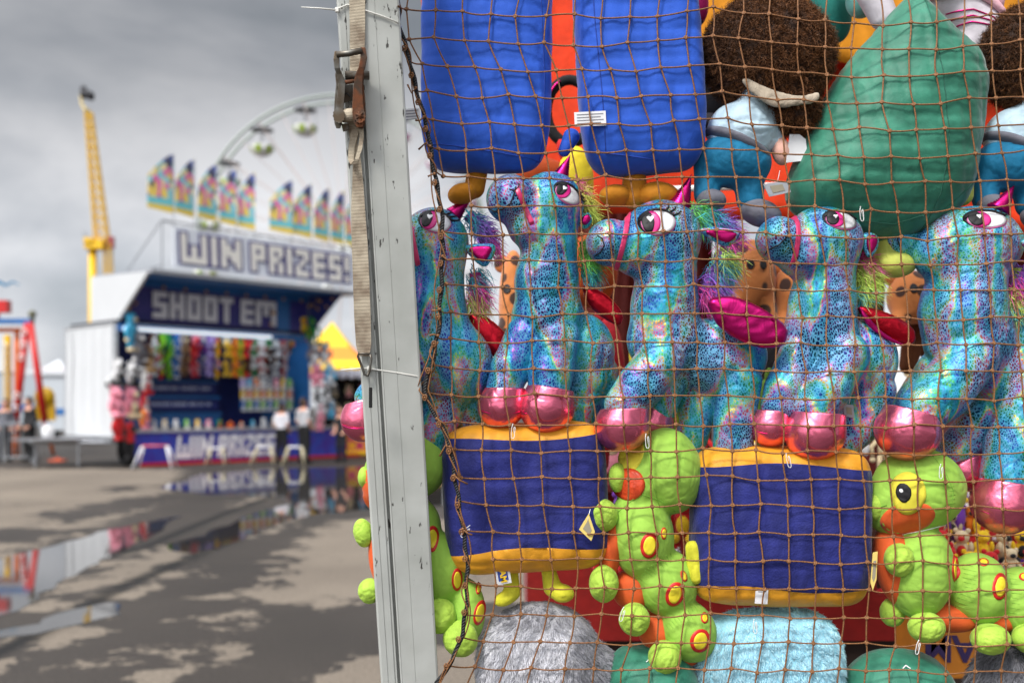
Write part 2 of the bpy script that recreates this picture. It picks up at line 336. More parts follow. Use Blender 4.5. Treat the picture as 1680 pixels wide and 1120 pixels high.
def crease(V, s, a, seed=0, wd=.13):
    return a*(np.exp(-(noise3(V, s, seed)/wd)**2)+.6*np.exp(-(noise3(V, s*1.7, seed+5)/wd)**2))
def netdent(V, a):
    x, y = V[:, 0], -V[:, 2]; yy = y+0.; cx = np.array([net_x(q, w) for q, w in zip(x, y)]); dx = (x-cx-716+22.8) % 45.6-22.8; dy = (y-np.array([net_y(q, 0) for q in x])*np.clip(1-y/700, .15, 1)-26+22.35) % 44.7-22.35
    return a*(np.exp(-(dx/5.5)**2)+np.exp(-(dy/5.5)**2))
class Toy:
    """a soft thing modelled in units of photo pixels at its own real distance D; u = metres per unit"""
    def __init__(s, name, ax, ay, D, label, cat, group=None, u=None):
        s.ax, s.ay, s.D = ax, ay, D; s.u = u or D/F
        s.root = empty(name, P(ax, ay, D)); tag(s.root, label, cat, group); s.bvh = None
    def loc(s, V): V = np.asarray(V, float); return (V-np.array((s.ax, 0, -s.ay)))*s.u
    def sdf(s, name, prims, m, k=8, h=3, parent=None, wr=0, wscale=.06, main=False, label=None, seed=0, clip=None):
        f, lo, hi = union(prims, k)
        if clip: g0 = f; f = lambda X, Y, Z: np.maximum(g0(X, Y, Z), clip(X, Y, Z))
        V, Fc = snets(f, lo, hi, h)
        if not len(V): return None
        if wr: V = V+wr*noise3(V, wscale, seed)[:, None]*np.array((.4, 1, .4)); V[:, 1] += crease(V, wscale*.8, wr*.9, seed+11)
        o = mesh_np(name, s.loc(V), Fc, m, parent or s.root)
        if main: s.f = f; s.lo, s.hi = lo, hi; s.V, s.F = V, Fc; s.bvh = BVHTree.FromPolygons(V.tolist(), Fc.tolist())
        if label: o['label'] = label
        return o
    def use(s, V, Fc): s.bvh = BVHTree.FromPolygons(V.tolist(), Fc.tolist())
    def hit(s, x, y, y0=None):
        h = s.bvh.ray_cast(Vector((x, -600, -y)), Vector((0, 1, 0)))
        if h[0] is None: return None
        n = h[1]; n = n if n.y < 0 else -n
        return h[0], n
    def disc(s, name, cx, cy, rx, ry, m, ang=0, off=1.5, parent=None, poly=None, n=30, rings=5):
        """a patch sewn on the surface"""
        c0 = s.hit(cx, cy)
        if c0 is None: return None
        ca, sa = math.cos(R(ang)), math.sin(R(ang)); vs = [c0[0]+c0[1]*off]; last = [c0]*n
        out = poly or [(rx*math.cos(2*math.pi*i/n), ry*math.sin(2*math.pi*i/n)) for i in range(n)]; n = len(out); last = [c0]*n
        for j in range(1, rings+2):
            t = min(j, rings)/rings; of = off if j <= rings else -1.5
            for i, (a, b) in enumerate(out):
                x, y = a*t, b*t; x, y = x*ca-y*sa, x*sa+y*ca; hh = s.hit(cx+x, cy+y)
                if hh is None or abs(hh[0].y-last[i][0].y) > 40: q = Vector((cx+x, last[i][0].y+1, -(cy+y))); hh = (q, last[i][1])
                last[i] = hh; vs.append(hh[0]+hh[1]*of)
        fs = [(0, 1+(i+1) % n, 1+i) for i in range(n)]
        qs = [(1+j*n+i, 1+j*n+(i+1) % n, 1+(j+1)*n+(i+1) % n, 1+(j+1)*n+i) for j in range(rings) for i in range(n)]
        return mesh_np(name, s.loc([tuple(v) for v in vs]), [np.array(fs), np.array(qs)], m, parent or s.root)
    def line(s, name, pts, r, m, parent=None, off=.5, sub=5):
        q = []
        for i in range(len(pts)-1):
            for t in range(sub):
                a, b = pts[i], pts[i+1]; q.append((a[0]+(b[0]-a[0])*t/sub, a[1]+(b[1]-a[1])*t/sub))
        q.append(pts[-1]); out = []; ly = None
        for x, y in q:
            hh = s.hit(x, y)
            if hh is None:
                if ly is None: continue
                out.append(Vector((x, ly, -y)))
            else: out.append(hh[0]+hh[1]*off); ly = hh[0].y
        if len(out) < 2: return None
        rr = r if isinstance(r, (int, float)) else [r[0]+(r[1]-r[0])*i/(len(out)-1) for i in range(len(out))]
        b = MB().tube(out, rr, 6); v = s.loc(b.v); b.v = [tuple(x) for x in v]; return b.build(name, m, parent or s.root, True)
    def tube(s, name, pts, r, m, parent=None, n=8):
        b = MB().tube([T3(p) for p in pts], [q*1. for q in r] if isinstance(r, (list, tuple)) else r, n); b.v = [tuple(x) for x in s.loc(b.v)]; return b.build(name, m, parent or s.root, True)
    def pad(s, name, poly, y0, T, w, m, h=2.5, parent=None, sm=2, wr=0, seed=0, tiltx=0, main=False):
        poly = smooth_poly(poly, sm) if sm else poly
        f, lo, hi = padf(poly, y0, T, w); V, Fc = snets(f, lo, hi, h)
        if wr: V = V+wr*noise3(V, .12, seed)[:, None]*np.array((.2, 1, .2))
        if tiltx: cx = V[:, 0].mean(); V = V.copy(); V[:, 1] += tiltx*(V[:, 0]-cx)
        if main: s.V, s.F = V, Fc; s.use(V, Fc)
        return mesh_np(name, s.loc(V), Fc, m, parent or s.root)
    def card(s, name, pts, depth, m, th=.8, parent=None):
        b = MB().prism([T3((x, y, depth)) for x, y in pts], (0, th, 0)); b.v = [tuple(x) for x in s.loc(b.v)]; return b.build(name, m, parent or s.root)
def blades(roots, dirs, ln, wd, cols, m, name, parent, curl=0, seg=3, droop=.3, seed=1, g=(0, 0, -1)):
    """many tapered hair tufts as one mesh; arrays in local metres"""
    r = np.random.default_rng(seed); N = len(roots); d = dirs/np.linalg.norm(dirs, axis=1)[:, None]
    side = np.cross(d, r.normal(size=(N, 3))); side /= np.linalg.norm(side, axis=1)[:, None]+1e-9; up = np.cross(side, d)
    L = ln*r.uniform(.6, 1.2, N); V = []; ph = r.uniform(0, 6.28, N); G = np.array(g, float)
    for j in range(seg+1):
        t = j/seg; c = roots+d*(L*t)[:, None]+G*(droop*L*t*t)[:, None]
        if curl: a = ph+t*7; c = c+(side*np.cos(a)[:, None]+up*np.sin(a)[:, None])*(curl*min(1, t*2))
        ww = wd*(1-.85*t)/2; V += [c-side*ww, c+side*ww]
    V = np.stack(V, 1).reshape(-1, 3); n = 2*(seg+1); b = (np.arange(N)*n)[:, None]
    Fq = np.concatenate([b+np.array([2*j, 2*j+1, 2*j+3, 2*j+2]) for j in range(seg)])
    cc = None if cols is None else np.repeat(cols, n, 0)
    return mesh_np(name, V, Fq, m, parent, True, cc)
def surf_samples(V, Fc, N, seed=0, front=None):
    r = np.random.default_rng(seed); a = V[Fc]; n = np.cross(a[:, 2]-a[:, 0], a[:, 3]-a[:, 1]); ar = np.linalg.norm(n, axis=1)+1e-12; n = n/ar[:, None]
    w = ar.copy()
    if front is not None: w = w*(n[:, 1] < front)
    i = r.choice(len(Fc), N, p=w/w.sum()); q = r.dirichlet((1, 1, 1, 1), N); return (a[i]*q[:, :, None]).sum(1), n[i]
def text_obj(s, size, m, name, parent, loc, rot, ext=.002, bold=0, align='CENTER'):
    cu = bpy.data.curves.new(name, 'FONT'); cu.body = s; cu.size = size; cu.extrude = ext; cu.offset = bold; cu.align_x = align; cu.align_y = 'CENTER'
    t = bpy.data.objects.new(name, cu); dg = bpy.context.evaluated_depsgraph_get(); C.objects.link(t); dg.update(); me = bpy.data.meshes.new_from_object(t.evaluated_get(dg))
    bpy.data.objects.remove(t); me.materials.clear(); me.materials.append(m); o = bpy.data.objects.new(name, me); link(o, parent); o.location = loc; o.rotation_euler = rot; return o
def copy_tree(o, parent=None):
    c = o.copy(); C.objects.link(c); c.parent = parent
    for ch in o.children: copy_tree(ch, c)
    return c

# ================================================================== GROUND
def G(px, py): d = H*F/(py-HY); return ((px-HX)*d/F, d)
DRY = [[(-300, 760), (0, 768), (300, 769), (285, 800), (250, 812), (268, 822), (240, 836), (110, 880), (0, 917), (-300, 990)],
 [(50, 993), (125, 945), (250, 900), (354, 887), (346, 903), (250, 937), (125, 995), (54, 999)],
 [(-60, 1110), (0, 1082), (62, 1045), (154, 1020), (150, 1032), (83, 1062), (12, 1091), (-50, 1120)],
 [(208, 970), (271, 937), (321, 924), (317, 937), (258, 960), (217, 974)],
 [(575, 849), (517, 866), (500, 882), (470, 899), (475, 916), (442, 932), (458, 941), (433, 957), (417, 974), (396, 995), (437, 999), (500, 997), (562, 987), (600, 987), (720, 1000), (1000, 980), (1000, 850), (760, 850)],
 [(346, 1032), (367, 1012), (400, 1005), (425, 1018), (375, 1030)],
 [(217, 1082), (292, 1053), (358, 1049), (342, 1070), (308, 1091), (271, 1118), (245, 1130), (205, 1110), (233, 1097)],
 [(495, 1107), (533, 1082), (583, 1070), (625, 1074), (800, 1060), (1000, 1080), (1000, 1250), (480, 1250)],
 [(375, 832), (417, 816), (454, 803), (450, 811), (396, 832)], [(417, 878), (450, 857), (480, 849), (455, 868)],
 [(360, 972), (385, 968), (392, 974), (365, 980)], [(0, 1050), (30, 1044), (42, 1048), (10, 1060), (-30, 1066)]]
WATER = [[(262, 800), (330, 778), (450, 769), (640, 764), (900, 764), (900, 822), (590, 836), (520, 842), (460, 815), (350, 812)],
 [(-120, 940), (0, 917), (70, 900), (180, 868), (240, 856), (300, 846), (262, 872), (205, 902), (130, 938), (60, 984), (30, 1002), (-60, 1020), (-160, 1050)],
 [(-60, 1044), (20, 1030), (90, 1008), (150, 994), (192, 988), (198, 1008), (160, 1016), (110, 1028), (60, 1040), (-60, 1052)],
 [(270, 893), (340, 874), (420, 842), (480, 826), (530, 838), (460, 858), (400, 884), (320, 908)]]
CRACKS = [[(-40, 1085), (60, 1040), (130, 1000), (195, 964), (250, 941), (344, 902), (406, 874), (441, 855), (500, 832)], [(180, 912), (246, 894), (301, 870), (367, 843), (453, 812), (520, 796)]]
DAMP = [[(70, 846), (120, 832), (200, 816), (262, 812), (310, 818), (240, 834), (170, 846), (100, 862)], [(-40, 872), (30, 864), (110, 868), (140, 876), (60, 886), (0, 892), (-60, 896)], [(180, 800), (240, 795), (225, 803), (190, 806)]]
def poly_sd(X, Y, poly):
    Q = np.array(poly); d = np.full(X.shape, 1e9); ins = np.zeros(X.shape, bool)
    for i in range(len(Q)):
        a, b = Q[i], Q[(i+1) % len(Q)]; e = b-a; wx, wy = X-a[0], Y-a[1]; t = np.clip((wx*e[0]+wy*e[1])/(e@e+1e-9), 0, 1)
        d = np.minimum(d, np.hypot(wx-t*e[0], wy-t*e[1])); ins ^= ((a[1] > Y) != (b[1] > Y)) & (X < e[0]*(Y-a[1])/(e[1]+1e-12)+a[0])
    return np.where(ins, -d, d)
def build_ground():
    m, nt, N, L, b = newmat('asphalt')
    tc = N('ShaderNodeTexCoord'); a = N('ShaderNodeAttribute'); a.attribute_name = 'dry'; cr = N('ShaderNodeAttribute'); cr.attribute_name = 'crack'
    n1 = N('ShaderNodeTexNoise'); n1.inputs['Scale'].default_value = 2.2; n1.inputs['Detail'].default_value = 9; n1.inputs['Roughness'].default_value = .72; L(tc.outputs['Object'], n1.inputs['Vector'])
    s = N('ShaderNodeMath'); s.operation = 'MULTIPLY_ADD'; s.inputs[1].default_value = 3.2; L(n1.outputs['Fac'], s.inputs[0]); L(a.outputs['Fac'], s.inputs[2])
    mr = N('ShaderNodeMapRange'); mr.inputs[1].default_value = 2.13; mr.inputs[2].default_value = 2.17; L(s.outputs[0], mr.inputs[0])
    n2 = N('ShaderNodeTexNoise'); n2.inputs['Scale'].default_value = 60; n2.inputs['Detail'].default_value = 8; L(tc.outputs['Object'], n2.inputs['Vector'])
    n3 = N('ShaderNodeTexNoise'); n3.inputs['Scale'].default_value = .5; n3.inputs['Detail'].default_value = 5; L(tc.outputs['Object'], n3.inputs['Vector'])
    wet = N('ShaderNodeValToRGB'); wet.color_ramp.elements[0].position = .3; wet.color_ramp.elements[0].color = (.030, .025, .021, 1); wet.color_ramp.elements[1].position = .7; wet.color_ramp.elements[1].color = (.050, .041, .034, 1); L(n3.outputs['Fac'], wet.inputs[0])
    dry = N('ShaderNodeValToRGB'); dry.color_ramp.elements[0].position = .3; dry.color_ramp.elements[0].color = (.148, .122, .096, 1); dry.color_ramp.elements[1].position = .75; dry.color_ramp.elements[1].color = (.22, .183, .143, 1); L(n3.outputs['Fac'], dry.inputs[0])
    mx = N('ShaderNodeMix'); mx.data_type = 'RGBA'; L(mr.outputs[0], mx.inputs[0]); L(wet.outputs[0], mx.inputs[6]); L(dry.outputs[0], mx.inputs[7])
    sp = N('ShaderNodeMapRange'); sp.inputs[1].default_value = .3; sp.inputs[2].default_value = .7; sp.inputs[3].default_value = .5; sp.inputs[4].default_value = 1.5; L(n2.outputs['Fac'], sp.inputs[0])
    ck = N('ShaderNodeMapRange'); ck.inputs[3].default_value = 1; ck.inputs[4].default_value = .12; L(cr.outputs['Fac'], ck.inputs[0])
    k = N('ShaderNodeMath'); k.operation = 'MULTIPLY'; L(sp.outputs[0], k.inputs[0]); L(ck.outputs[0], k.inputs[1])
    sv = N('ShaderNodeVectorMath'); sv.operation = 'SCALE'; L(mx.outputs[2], sv.inputs[0]); L(k.outputs[0], sv.inputs['Scale']); L(sv.outputs[0], b.inputs['Base Color'])
    rg = N('ShaderNodeMapRange'); rg.inputs[3].default_value = .62; rg.inputs[4].default_value = .9; b.inputs['Specular IOR Level'].default_value = .35; L(mr.outputs[0], rg.inputs[0]); L(rg.outputs[0], b.inputs['Roughness'])
    bp = N('ShaderNodeBump'); bp.inputs['Strength'].default_value = .6; bp.inputs['Distance'].default_value = .01; L(n2.outputs['Fac'], bp.inputs['Height']); L(bp.outputs[0], b.inputs['Normal'])
    xs = np.concatenate([[-900, -200, -60, -25], np.arange(-12, 5, .07), [20, 60, 200, 900]]); ys = np.concatenate([[-300, -20, 1], np.arange(4.2, 24.5, .07), [27, 32, 45, 80, 200, 2200]])
    X, Y = np.meshgrid(xs, ys, indexing='ij'); dr = np.full(X.shape, 1e9)
    for q in DRY: dr = np.minimum(dr, poly_sd(X, Y, [G(*p) for p in q]))
    for q in DAMP: dr = np.maximum(dr, -poly_sd(X, Y, [G(*p) for p in q]))
    c = np.full(X.shape, 1e9)
    for CRACK, i in [(k, i) for k in CRACKS for i in range(len(k)-1)]:
        A, B = np.array(G(*CRACK[i])), np.array(G(*CRACK[i+1])); e = B-A; t = np.clip(((X-A[0])*e[0]+(Y-A[1])*e[1])/(e@e), 0, 1); c = np.minimum(c, np.hypot(X-A[0]-t*e[0], Y-A[1]-t*e[1]))
    nx, ny = X.shape; V = np.stack([X.ravel(), Y.ravel(), np.zeros(nx*ny)], 1); i, j = np.meshgrid(np.arange(nx-1), np.arange(ny-1), indexing='ij'); i = i.ravel(); j = j.ravel()
    Fq = np.stack([i*ny+j, (i+1)*ny+j, (i+1)*ny+j+1, i*ny+j+1], 1)
    o = mesh_np('ground', V, Fq, m, None, False)
    for nm, val in (('dry', np.clip(.5-dr/.9, 0, 1)), ('crack', np.clip(1.5-c/.085, 0, 1))):
        at = o.data.attributes.new(nm, 'FLOAT', 'POINT'); at.data.foreach_set('value', val.ravel().astype(np.float32))
    tag(o, kind='structure')
    wm, nt, N, L, b = newmat('standing_water'); b.inputs['Base Color'].default_value = (.035, .032, .03, 1); b.inputs['Roughness'].default_value = .04; b.inputs['IOR'].default_value = 1.5
    b.inputs['Specular IOR Level'].default_value = .9
    n = N('ShaderNodeTexNoise'); n.inputs['Scale'].default_value = 3; bb = N('ShaderNodeBump'); bb.inputs['Strength'].default_value = .02; bb.inputs['Distance'].default_value = .01; L(n.outputs['Fac'], bb.inputs['Height']); L(bb.outputs[0], b.inputs['Normal'])
    for q, poly in enumerate(WATER):
        p = [np.array(G(*a)) for a in poly]; out = []; r = np.random.default_rng(q)
        for a in range(len(p)):
            A, B = p[a], p[(a+1) % len(p)]; n_ = max(2, int(np.linalg.norm(B-A)/.12)); nrm = np.array((-(B-A)[1], (B-A)[0]))/(np.linalg.norm(B-A)+1e-9); h = 0
            for t in range(n_):
                h = h*.8+r.normal()*.035; out.append(A+(B-A)*t/n_+nrm*h*min(1, 4*t/n_, 4*(1-t/n_)))
        bm = bmesh.new(); vs = [bm.verts.new((a[0], a[1], .004)) for a in out]; f = bm.faces.new(vs); f.normal_update()
        if f.normal.z < 0: f.normal_flip()
        bmesh.ops.triangulate(bm, faces=[f]); me = bpy.data.meshes.new('puddle'); bm.to_mesh(me); bm.free(); me.materials.append(wm)
        tag(link(bpy.data.objects.new('puddle', me)), kind='structure')
build_ground()

# ================================================================== SHOOTING BOOTH (traced on its own planes, 25-30 m away)
UA = R(48.2); CO = Vector((-9.92, 25, 0)); UV = Vector((math.cos(UA), math.sin(UA), 0)); VV = Vector((-math.sin(UA), math.cos(UA), 0))
def BL(px, py, v):
    k = (px-HX)/F; O = CO+VV*v; u = (k*O.y-O.x)/(UV.x-k*UV.y); q = O+UV*u; return Vector((u, v, H+(HY-py)*q.y/F))
def BW(p): return CO+UV*p[0]+VV*p[1]+Vector((0, 0, p[2]))
white = cm('white_panel', (205, 207, 209), rough=.5, var=.04, vscale=1); navy = cm('navy_paint', (36, 46, 112), rough=.5, var=.15, vscale=3); blue = cm('blue_paint', (38, 106, 172), rough=.45, var=.15, vscale=3)
purple = mat('purple_printed_panel', srgb(70, 58, 140), rough=.5, col2=srgb(44, 46, 124), vscale=2.5); steel = cm('galvanised_steel', (165, 168, 172), rough=.4, metal=.7)
red = cm('red_paint', (200, 30, 28), rough=.4); yellow = cm('yellow_paint', (240, 190, 20), rough=.45, var=.1); black = cm('black_cloth', (22, 22, 24), rough=.9); dark = cm('dark_interior', (16, 18, 34), rough=.9)
GL = {'W': ["10001", "10001", "10101", "10101", "11111"], 'I': ["1", "1", "1", "1", "1"], 'N': ["1001", "1101", "1111", "1011", "1001"], 'P': ["111", "101", "111", "100", "100"], 'R': ["111", "101", "110", "101", "101"],
 'Z': ["111", "001", "010", "100", "111"], 'E': ["111", "100", "111", "100", "111"], 'S': ["111", "100", "111", "001", "111"], 'H': ["101", "101", "111", "101", "101"], 'O': ["111", "101", "101", "101", "111"], 'T': ["111", "010", "010", "010", "010"], 'M': ["11111", "10101", "10101", "10001", "10001"], '!': ["1", "1", "1", "0", "1"], ' ': ["0", "0", "0", "0", "0"]}
def block_letters(txt, p0, ux, uz, width, height, name, m, parent, grow=0, nrm=(0, -1, 0), off=.02, cell=0, slant=.0, bold=.28, gap=.55):
    """chunky lettering laid on a plane: p0 = lower left, ux / uz = unit axes"""
    tot = sum(len(GL[c][0])+(gap if c != ' ' else .3) for c in txt)-gap; cw = width/tot; ch = height/5; b = MB(); x = 0; n = Vector(nrm)
    for c in txt:
        g = GL[c]
        for r, row in enumerate(g):
            for k, q in enumerate(row):
                if q == '1':
                    gx, gz = cw*(bold/2+grow), ch*(bold/2*.5+grow*.8); z0 = (4-r)*ch; x0 = (x+k)*cw
                    a = [(x0-gx, z0-gz), (x0+cw+gx, z0-gz), (x0+cw+gx, z0+ch+gz), (x0-gx, z0+ch+gz)]
                    zz = off+.0007*((r*7+k) % 5)
                    b.prism([Vector(p0)+ux*(s+slant*t)+uz*t+n*zz for s, t in a], n*.008)
        x += len(g[0])+(gap if c != ' ' else .3)
    return b.build(name, m, parent)
def build_booth():
    rt = empty('shooting_booth', CO, UA); tag(rt, 'white trailer shooting gallery booth with purple SHOOT EM header and WIN PRIZES! roof sign', 'booth')
    U, V, Z = Vector((1, 0, 0)), Vector((0, 1, 0)), Vector((0, 0, 1)); LEN = 5.85
    b = MB(); b.box((-.04, 1.35, 2.18), (.08, 2.75, 2.85)); b.build('side_wall', white, rt)
    b = MB(); b.prism([(-.03, -1.61, 4.75), (-.03, 1.35, 4.86), (-.03, 1.35, 3.60), (-.03, 0, 3.60)], (.07, 0, 0)); b.build('awning_cheek', white, rt)
    b = MB(); b.prism([(LEN, -1.61, 4.75), (LEN, 1.35, 4.86), (LEN, 1.35, 3.60), (LEN, 0, 3.60)], (.07, 0, 0)); b.build('awning_cheek', navy, rt)
    b = MB(); b.prism([(.05, -1.66, 4.72), (.05, 1.35, 4.82), (.05, 1.35, 4.92), (.05, -1.66, 4.82)], (LEN+.7, 0, 0)); b.build('roof', cm('roof_edge', (150, 152, 158), rough=.5), rt)
    # trim seams on the white wall
    b = MB(); b.box((-.09, 1.35, 3.60), (.03, 2.8, .05)); b.box((-.09, .03, 2.2), (.03, .06, 2.8)); b.box((-.09, 2.7, 2.2), (.03, .05, 2.8)); [b.box((-.083, v_, 2.2), (.006, .014, 2.75)) for v_ in (.55, 1.1, 1.65, 2.2)]; b.tube([(-.1, 2.4, 3.5), (-.11, 2.2, 2.9), (-.1, 2.35, 1.6), (-.1, 2.3, .7)], .012, 5); b.build('wall_trim', cm('aluminium_trim', (190, 192, 195), rough=.4, metal=.4), rt)
    nr = Vector((0, -1, 0)); b = MB(); b.box((LEN/2, .0, 4.18), (LEN-.1, .05, 1.14)); b.build('header_panel', purple, rt)
    b = MB(); b.prism([(.08, -1.58, 4.70), (LEN-.02, -1.58, 4.70), (LEN-.02, -.03, 4.74), (.08, -.03, 4.74)], (0, 0, .01)); b.box((LEN/2, -.05, 4.66), (LEN-.12, .05, .16)); b.box((4.95, -.05, 4.10), (.42, .04, .95)); b.build('header_band', blue, rt)
    h0 = BL(246, 532, -.05); h1 = BL(448, 532, -.05); ht = BL(246, 474, -.05).z-3.74
    for grow, off, nm, mm in ((0, .03, 'header_lettering', cm('header_white', (232, 230, 234), rough=.6)), (.12, .012, 'header_outline', cm('header_outline', (16, 20, 60), rough=.6))):
        block_letters('SHOOT EM', Vector((h0.x+.08, -.03, 3.80)), U, Z, h1.x-h0.x, ht*.86, nm, mm, rt, grow, nr, off, bold=.24, gap=.8)
    r = random.Random(3); ab = cm('amber_bulb', (200, 150, 70), rough=.3)
    for x in [.25, .45, .3, 4.55, 4.62, 4.5]+[.6+.62*k for k in range(9)]: MB().ball((x, -.08, 4.60 if x > .5 and x not in (4.55, 4.62, 4.5) else r.uniform(3.8, 4.4)), .045, 8, 5).build('header_bulb', ab, rt, True)
    for k in range(7): MB().ball((LEN-.02, r.uniform(-1.2, -.1), r.uniform(4.3, 4.65)), .045, 8, 5).build('header_bulb', ab, rt, True)
    b = MB(); b.box((LEN/2, -.06, 3.50), (LEN, .10, .18)); b.build('awning_rail', blue, rt)
    b = MB(); b.box((2.3, -.13, 3.47), (4.4, .03, .09)); lm, nt, N, L, pb = newmat('lit_tube'); pb.inputs['Base Color'].default_value = (.8, .85, .9, 1); pb.inputs['Emission Color'].default_value = (.85, .93, 1, 1); pb.inputs['Emission Strength'].default_value = .9; b.build('lamp_strip', lm, rt)
    b = MB(); b.box((2.9, .25, 3.58), (5.0, .12, .05)); lm2 = lm.copy(); lm2.name = 'prize_fill_glow'; lm2.node_tree.nodes['Principled BSDF'].inputs['Emission Strength'].default_value = 9; b.build('prize_fill_light', lm2, rt)  # unseen glowing bar added under the header to brighten the prizes
    # interior
    b = MB(); b.box((2.9, 2.35, 2.2), (5.9, .06, 2.85)); b.build('back_wall', navy, rt); b = MB(); b.box((2.9, 1.2, .74), (5.9, 2.4, .08)); b.build('booth_floor', steel, rt)
    b = MB(); b.box((2.9, 1.2, 3.66), (5.9, 2.6, .06)); b.build('booth_ceiling', dark, rt)
    b = MB(); b.box((LEN+.02, 1.2, 2.2), (.06, 2.5, 2.9)); b.build('end_wall', blue, rt)
    for k, z in enumerate((2.02, 1.58, 1.12)):
        b = MB(); b.box((2.0, 1.55-.1*k, z), (3.5, .05, .32)); sh = b.build('target_shelf', navy if k < 2 else blue, rt)
        b = MB(); b.box((2.0, 1.50-.1*k, z+.19), (3.5, .16, .05)); b.build('shelf_edge', blue, sh)
        if k < 2:
            b = MB(); x = .45; rr = random.Random(5+k)
            while x < 3.6:
                w = rr.uniform(.04, .09)
                if rr.random() < .85: b.box((x, 1.515-.1*k, z), (w*.7, .012, .09*rr.uniform(.8, 1)))
                x += w
            b.build('shelf_lettering', cm('shelf_white', (185, 190, 210), rough=.6), sh)
    b = MB(); b.tube([(5.0, -.1, .8), (5.0, -.1, 3.45)], .025); b.build('awning_post', steel, rt)
    # counter
    pl = BL(222, 765, -.4); pr = BL(455, 752, -.4); pe = BL(565, 750, -.4)
    b = MB(); b.box(((pl.x+pe.x)/2, -.2, .885), (pe.x-pl.x+.15, .55, .07)); b.build('counter_top', cm('counter_grey', (175, 175, 180), rough=.4), rt)
    bm_ = mat('banner_print', srgb(70, 45, 160), rough=.5, col2=srgb(45, 80, 190), vscale=4)
    b = MB(); b.box(((pl.x+pe.x)/2, -.4, .46), (pe.x-pl.x, .03, .78)); b.build('counter_banner', bm_, rt)
    q0 = BL(288, 752, -.43); q1 = BL(448, 752, -.43); wd = q1.x-q0.x
    block_letters('WIN PRIZES', Vector((q0.x, -.42, .16)), U, Z, wd, .58, 'banner_lettering', cm('banner_white', (240, 240, 245), rough=.5), rt, 0, (0, -1, 0), .012, slant=.12, bold=.16, gap=.8)
    block_letters('WIN PRIZES', Vector((q0.x, -.42, .16)), U, Z, wd, .58, 'banner_outline', cm('banner_outline', (35, 25, 110), rough=.5), rt, .14, (0, -1, 0), .002, slant=.12, bold=.24, gap=.8)
    b = MB(); b.box(((pl.x+pe.x)/2+.3, -.62, .05), (pe.x-pl.x+.6, .12, .08)); b.build('base_strip', red, rt)
    # roof sign on its truss
    s0 = BL(288, 440, -1.35); s1 = BL(600, 487, -1.35); z0 = 4.98
    t0 = BL(290, 372, -1.35); hgt = t0.z-z0-.0
    b = MB(); b.box(((s0.x+s1.x)/2+.5, -1.33, z0+hgt/2), (s1.x-s0.x+1.1, .05, hgt)); b.build('sign_board', cm('sign_white', (226, 230, 238), rough=.4), rt)
    e = BL(572, 480, -1.42); wd = e.x-s0.x-.1
    block_letters('WIN PRIZES!', Vector((s0.x+.15, -1.36, z0+.12)), U, Z, wd, hgt-.26, 'sign_outline', cm('sign_blue', (44, 34, 120), rough=.5), rt, .34, (0, -1, 0), .004, slant=-.04, bold=.3, gap=1.0)
    o = block_letters('WIN PRIZES!', Vector((s0.x+.15, -1.36, z0+.12)), U, Z, wd, hgt-.26, 'sign_lettering', cm('bulb_board_cream', (236, 232, 224), rough=.4), rt, 0, (0, -1, 0), .022, slant=-.04, bold=.16, gap=1.0)
    b = MB(); b.tube([(s0.x-.35, -1.33, 4.85), (s0.x-.35, -1.33, z0+hgt+.12)], .02); x = s0.x-.35
    while x < s1.x+1: b.tube([(x, -1.3, z0+hgt+.12), (x+.5, -1.3, z0+hgt), (x+1, -1.3, z0+hgt+.12)], .012, 5); x += 1
    b.tube([(s0.x-.35, -1.3, z0+hgt+.12), (s1.x+1.2, -1.3, z0+hgt+.12)], .02); b.tube([(s0.x-.35, -1.3, z0), (s0.x-.35, .4, 4.88)], .02); b.tube([(s0.x-.35, -1.3, z0+hgt+.1), (s0.x-.35, .6, 4.88)], .015); b.build('sign_truss', steel, rt)
    # trailer frame, tongue and wheel
    b = MB(); b.box((-.1, 1.35, .66), (.15, 2.8, .16)); b.box((2.9, 1.35, .62), (5.9, 1.8, .12)); b.tube([(0, .3, .6), (-1.6, 1.2, .62)], .05); b.tube([(0, 2.4, .6), (-1.6, 1.2, .62)], .05)
    b.box((-1.0, 1.3, .68), (1.6, 1.4, .05)); b.tube([(-1.5, 1.2, 0), (-1.5, 1.2, .65)], .04); b.tube([(-.7, .6, 0), (-.7, .6, .62)], .03); b.build('chassis', steel, rt)
    w = MB(); M = Matrix.Rotation(R(90), 3, 'Y')
    w.lathe((0, 0, 0), [(.2, -.12), (.36, -.12), (.4, -.06), (.4, .06), (.36, .12), (.2, .12), (.2, -.12)], 22); w.v = [tuple(M @ Vector(q)+Vector((.35, .1, .4))) for q in w.v]; w.build('tyre', cm('rubber', (20, 20, 22), rough=.8), rt, True)
    return rt
build_booth()

